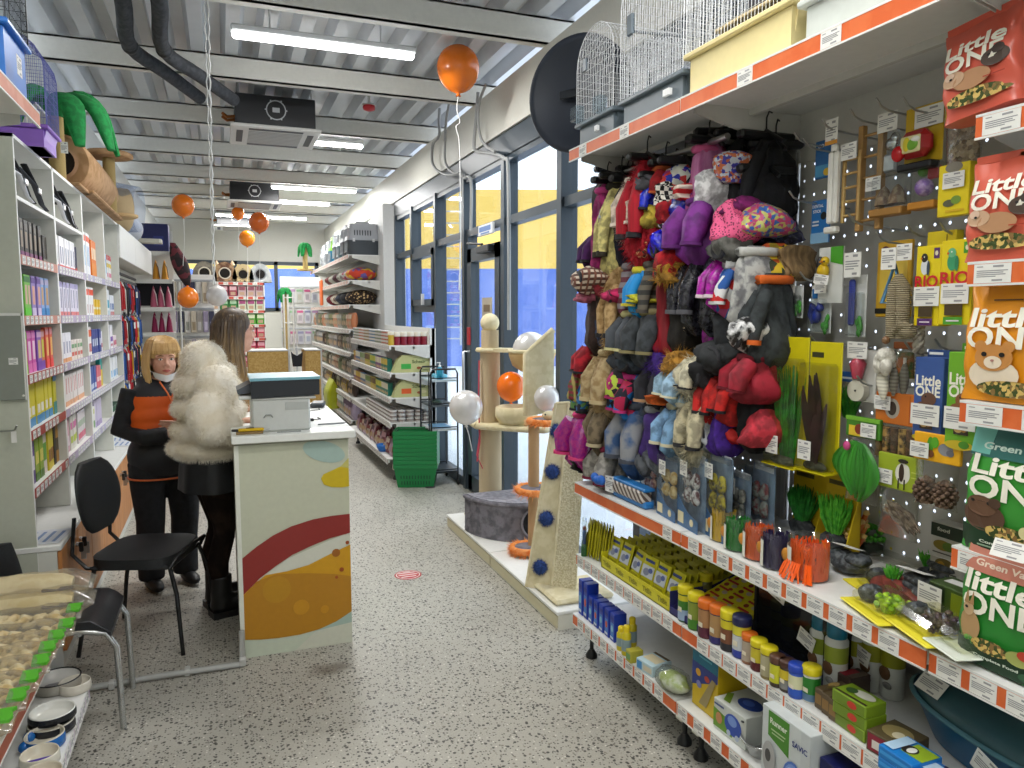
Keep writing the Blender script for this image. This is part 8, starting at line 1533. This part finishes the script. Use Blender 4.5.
t=T('patterned_bag','black and wine red patterned bag leaning beside the navy box','bag',(-.50,10.6,0)); z=2.0; B(mt('1d1517',.8,kind='multi',c2='6a2a34',c3='2a1e20',s=12)).grid(lambda a,j:(.1*math.cos(2*PI*a)*math.sin(PI*(.1+.8*j))+.16*(1-j)-.06,.07*math.sin(2*PI*a)*math.sin(PI*(.1+.8*j)),z+.55*j),16,9,cu=True).build('bag',t); B(RACKW).cyl((.0,.0,0),(.0,0,2.05),.012,n=8).lathe([(.1,0),(.1,.02),(0,.02)],n=14).build('stand_pole',t)
hm_=[pmesh(.07,.3,.02,c,[(.1,.5,-.3,.3,c2)]) for c,c2 in (('b8ae9c','8a7a60'),('a8a4a0','d0d0d0'),('8a8098','c0b8d0'),('3a3c58','8a8aa8'),('c8c4c0','8a8a80'))]
R=T('grid_stand','slatted stand with beige and lilac packs between the corner shelving and the back shelving','display stand',(-.32,11.6,0)); B(RACKW).box(-.35,.22,.02,.05,.2,2.2).build('board',R)
for z in(2.1,1.7,1.3): B(mt('a8acb0',.4)).box(-.35,.22,0,.02,z,z+.03).build('slat',R)
for r,z in enumerate((1.79,1.38,.98)):
    for k in range(7): o=put('hanging_pack',hm_[(k+r*2)%5],None,(-.62+k*.08,11.55,z),U(-.3,.3)); tag(o,'%s slim pack hanging on the far slatted stand'%('beige','grey','lilac','navy','off white')[(k+r*2)%5],'pack','slim packs on the far slatted stand')
# ================================================================= UNDER THE ROOF
def ac(x,y,label,z=3.24,s=.38):
    t=T('air_conditioner',label,'air conditioner',(x,y,z),0,'cassette air conditioners'); B(mt('17191d',.5)).box(-s*.88,s*.88,-s*.88,s*.88,.03,.29,.006).build('casing',t); B(mt('d6d4cf',.45)).box(-s,s,-s,s,0,.03,.008).build('frame',t)
    b=B(mt('b8b6b2',.5)); 
    for i in range(9): b.box(-s*.6,s*.6,-s*.6+i*s*.15,-s*.6+i*s*.15+.02,-.006,.0)
    b.build('grille',t)
    for a in range(4): c=B(mt('3a3c40',.5)); c.T=Matrix.Rotation(a*PI/2,4,'Z'); c.box(-s*.6,s*.6,-s*.86,-s*.72,-.003,.001); c.build('outlet',t)
    c=B(mt('c8cacc',.4)); c.at((0,-s*.885,.17),(PI/2,0,0)).lathe([(.075,0),(.08,.004),(.085,0)],n=26,cap=False); c.box(-.03,.03,-.02,.02,0,.002); 
    for i in range(6): a=i*PI/3; c.box(.088*math.cos(a)-.006,.088*math.cos(a)+.006,.088*math.sin(a)-.006,.088*math.sin(a)+.006,0,.004)
    c.build('duct_ring',t)
    for sx in(-1,1):
        for sy in(-1,1): B(STEELROD).cyl((sx*s*.8,sy*s*.8,.29),(sx*s*.8,sy*s*.8,ZC-z),.005,n=6).build('hanger_rod',t)
    for k in range(2): B(mt('b8743a',.4,.5)).tube([(-s*.88,-s*.3+k*.12,.14),(-s*1.05,-s*.3+k*.12,.13),(-s*1.15,-s*.4+k*.12,.15)],.014,7).build('copper_pipe',t)
ac(.50,7.32,'nearest black air conditioner with white grille under the roof'); ac(.50,11.9,'middle black air conditioner under the roof'); ac(.30,15.2,'farthest black air conditioner before the back wall')
INS=mt('2b2d31',.8,kind='noise',c2='3a3c40',s=30,bump=.5)
for P,l in ((((118,-30,3.5),(124,8,3.42),(130,46,3.36),(165,72,3.33),(200,98,3.3)),'black insulated pipe bending down towards the nearest air conditioner, left one'),(((155,-30,3.5),(160,8,3.42),(164,50,3.36),(200,76,3.33),(234,100,3.3)),'black insulated pipe bending towards the nearest air conditioner, right one')):
    t=T('insulated_pipe',l,'pipe',(0,0,0)); B(INS).tube(smooth([onz(*q) for q in P],4),.047,12).build('pipe',t); q=onz(*P[2]); B(mt('16171a',.6)).ball(q,.052,12,8).build('joint_tape',t); 
    q=onz(*P[0]); B(STEELROD).cyl(tuple(q+Vector((0,.2,0))),(q.x,q.y+.2,ZC),.004,n=6).build('hanger',t)
# corrugated conduits over the girder
CND=mt('a9abab',.5,kind='hstripe',c2='8e9090',s=60)
def cond(pts,l,r=.014,x=2.03):
    t=T('conduit',l,'conduit',(0,0,0)); b=B(CND); P=[onx(u,v,x) for u,v in pts]; b.tube(smooth(P,4),r,8); b.build('tube',t)
cond([(440,104),(439,120),(439,136),(433,144),(432,160),(435,168),(440,172),(448,175),(460,174),(464,178),(471,181),(471,230)],'grey conduit looping over the girder, left of the balloon string')
cond([(449,104),(446,122),(445,145),(445,160),(448,168),(454,173),(459,173)],'shorter grey conduit beside the left loop',.012,2.01)
cond([(478,92),(476,120),(474,143),(476,151),(488,153),(498,155),(505,159),(508,166),(509,235),(509,330)],'grey conduit looping over the girder and down the door post')
cond([(486,84),(480,100),(478,118),(480,135),(485,145),(495,152)],'shorter grey conduit beside the door post loop',.012,2.01)
q=onz(369,111,3.42); t=T('smoke_detector','small red smoke detector under the roof deck','smoke detector',(q.x,q.y,3.42)); B(mt('b8202a',.4)).lathe([(.02,0),(.05,.01),(.055,.03),(.05,.045)],n=20).build('body',t); B(mt('d8d8d4',.4)).lathe([(.06,.045),(.06,.055),(.05,.058)],n=20).cyl((0,0,.055),(0,0,ZC+.1-3.42),.012,n=8).build('mount',t)
# ---------------------------------------------------------------- balloons
def balloon(c,r,col,label,tail=None,up=True,k=1.18,group='party balloons'):
    m=mt(col,.22,spec=.6) if col!='white' else WHB
    t=T('balloon',label,'balloon',c,0,group); b=B(m)
    pr=[(0,1.)]+[(math.sin(a),(math.cos(a) if math.cos(a)>0 else math.cos(a)*k)) for a in [PI*i/16 for i in range(1,15)]]+[(.1,-k*1.02),(.07,-k*1.06),(.13,-k*1.13)]
    sg=1 if up else -1
    b.lathe([(r*x,r*z*sg) for x,z in pr],n=30,cap=False); b.build('skin',t)
    if tail: s=B(mt('e4e4e2',.6)); P=[(0,0,-r*k*1.1*sg)]+tail; s.tube(smooth(P,4),.0035,5); s.build('string',t)
    return t
WHB=mt('e8e4e0',.25,tr=.25,spec=.6)
q=onz(458,45,3.61); dp=(q-CAM).dot(Vector((fw.x,fw.y,0))); r=20.5*dp/FPX; z=3.61-r; c=(q.x,q.y,z)
e=[Vector(ony(u,v,q.y))-Vector(c) for u,v in ((457,110),(460,122),(456,127),(459,140),(460,170),(461,230),(459,290))]
balloon(c,r,'f07a12','large orange balloon against the roof near the window girder',[tuple(p) for p in e])
def bal(u,v,rp,col,label,y,tailv=None,up=True,k=1.1,tu=0):
    q=ony(u,v,y); dp=(q-CAM).dot(Vector((fw.x,fw.y,0))); r=rp*dp/FPX; tl=None
    if tailv: a=ony(u+tu,tailv,y)-q; tl=[(a.x*.5+.01,0,(a.z-r)*.5),(a.x,0,a.z)]
    return balloon(q,r,col,label,tl,up,k)
bal(183,205,10.5,'f07a12','orange balloon under the roof left of the white cords',9.6,266); bal(259,222,9.5,'e0681a','orange balloon under the roof right of centre, with a long string',10.6,290); bal(247,238,7.5,'f08a1c','smaller orange balloon below and left of its neighbour',12.6,300); bal(238,213,6,'f07a12','small orange balloon half hidden before the roof beam',12.2,250)
bal(188,298,10,'f5821a','orange balloon hanging at head height left of the white one',9.0,None,False); bal(217,296,10,'white','white balloon at the lower end of the white cords',4.62,None,False,1.05)
t=T('white_rope','pair of white cords hanging from the roof to the white balloon','cord',(0,0,0)); b=B(mt('e6e6e2',.7))
for s in(0,1):
    P=[]
    for i in range(60): f=i/59; u=203+4*s+(213.5-203-3*s)*f; v=-40+326*f; q=ony(u,v,4.62); P.append(tuple(q+Vector((.004*math.sin(i*1.9+s*3),.004*math.cos(i*1.9+s*3),0))))
    B(mt('e6e6e2',.7)).tube(P,.0045 if s else .0035,5).build('cord',t)
q=onx(516,345,1.84+.2); balloon((2.03,4.87,1.385),.13,'white','white balloon lying in the plush bowl at the top of the cat tree',None,True,1.02)
balloon(ony(511,386,5.0),.104,'ff7a10','orange balloon between the posts of the cat tree',None,True,1.1); balloon(ony(466,407,4.95),.118,'white','white balloon in front of the lower sisal post of the cat tree',[(.02,0,-.2),(.05,.02,-.32)],True,1.06); balloon(ony(547,398,4.55),.088,'white','white balloon half hidden behind the top of the scratching beam',None,True,1.05)
# ================================================================= CAMERA AND VIEW
cam=bpy.data.cameras.new('camera'); co=bpy.data.objects.new('camera',cam); COL.objects.link(co)
cam.sensor_width=36; cam.lens=FPX/1024*36; cam.clip_start=.02; cam.clip_end=200
# columns of the rotation are the camera axes seen from the world
Rm=Matrix(((_x.x,_x.y,-_x.z),(_y.x,_y.y,-_y.z),(_z.x,_z.y,-_z.z)))
co.matrix_world=Matrix.Translation(CAM)@Rm.to_4x4(); S.camera=co
S.view_settings.view_transform='Standard'; S.view_settings.look='None'; S.view_settings.gamma=1; S.view_settings.exposure=EXPO; S.view_settings.use_curve_mapping=False
S.cycles.max_bounces=6; S.cycles.diffuse_bounces=3; S.cycles.glossy_bounces=3; S.cycles.transmission_bounces=4; S.cycles.transparent_max_bounces=24; S.cycles.sample_clamp_indirect=6
S.cycles.caustics_reflective=False; S.cycles.caustics_refractive=False
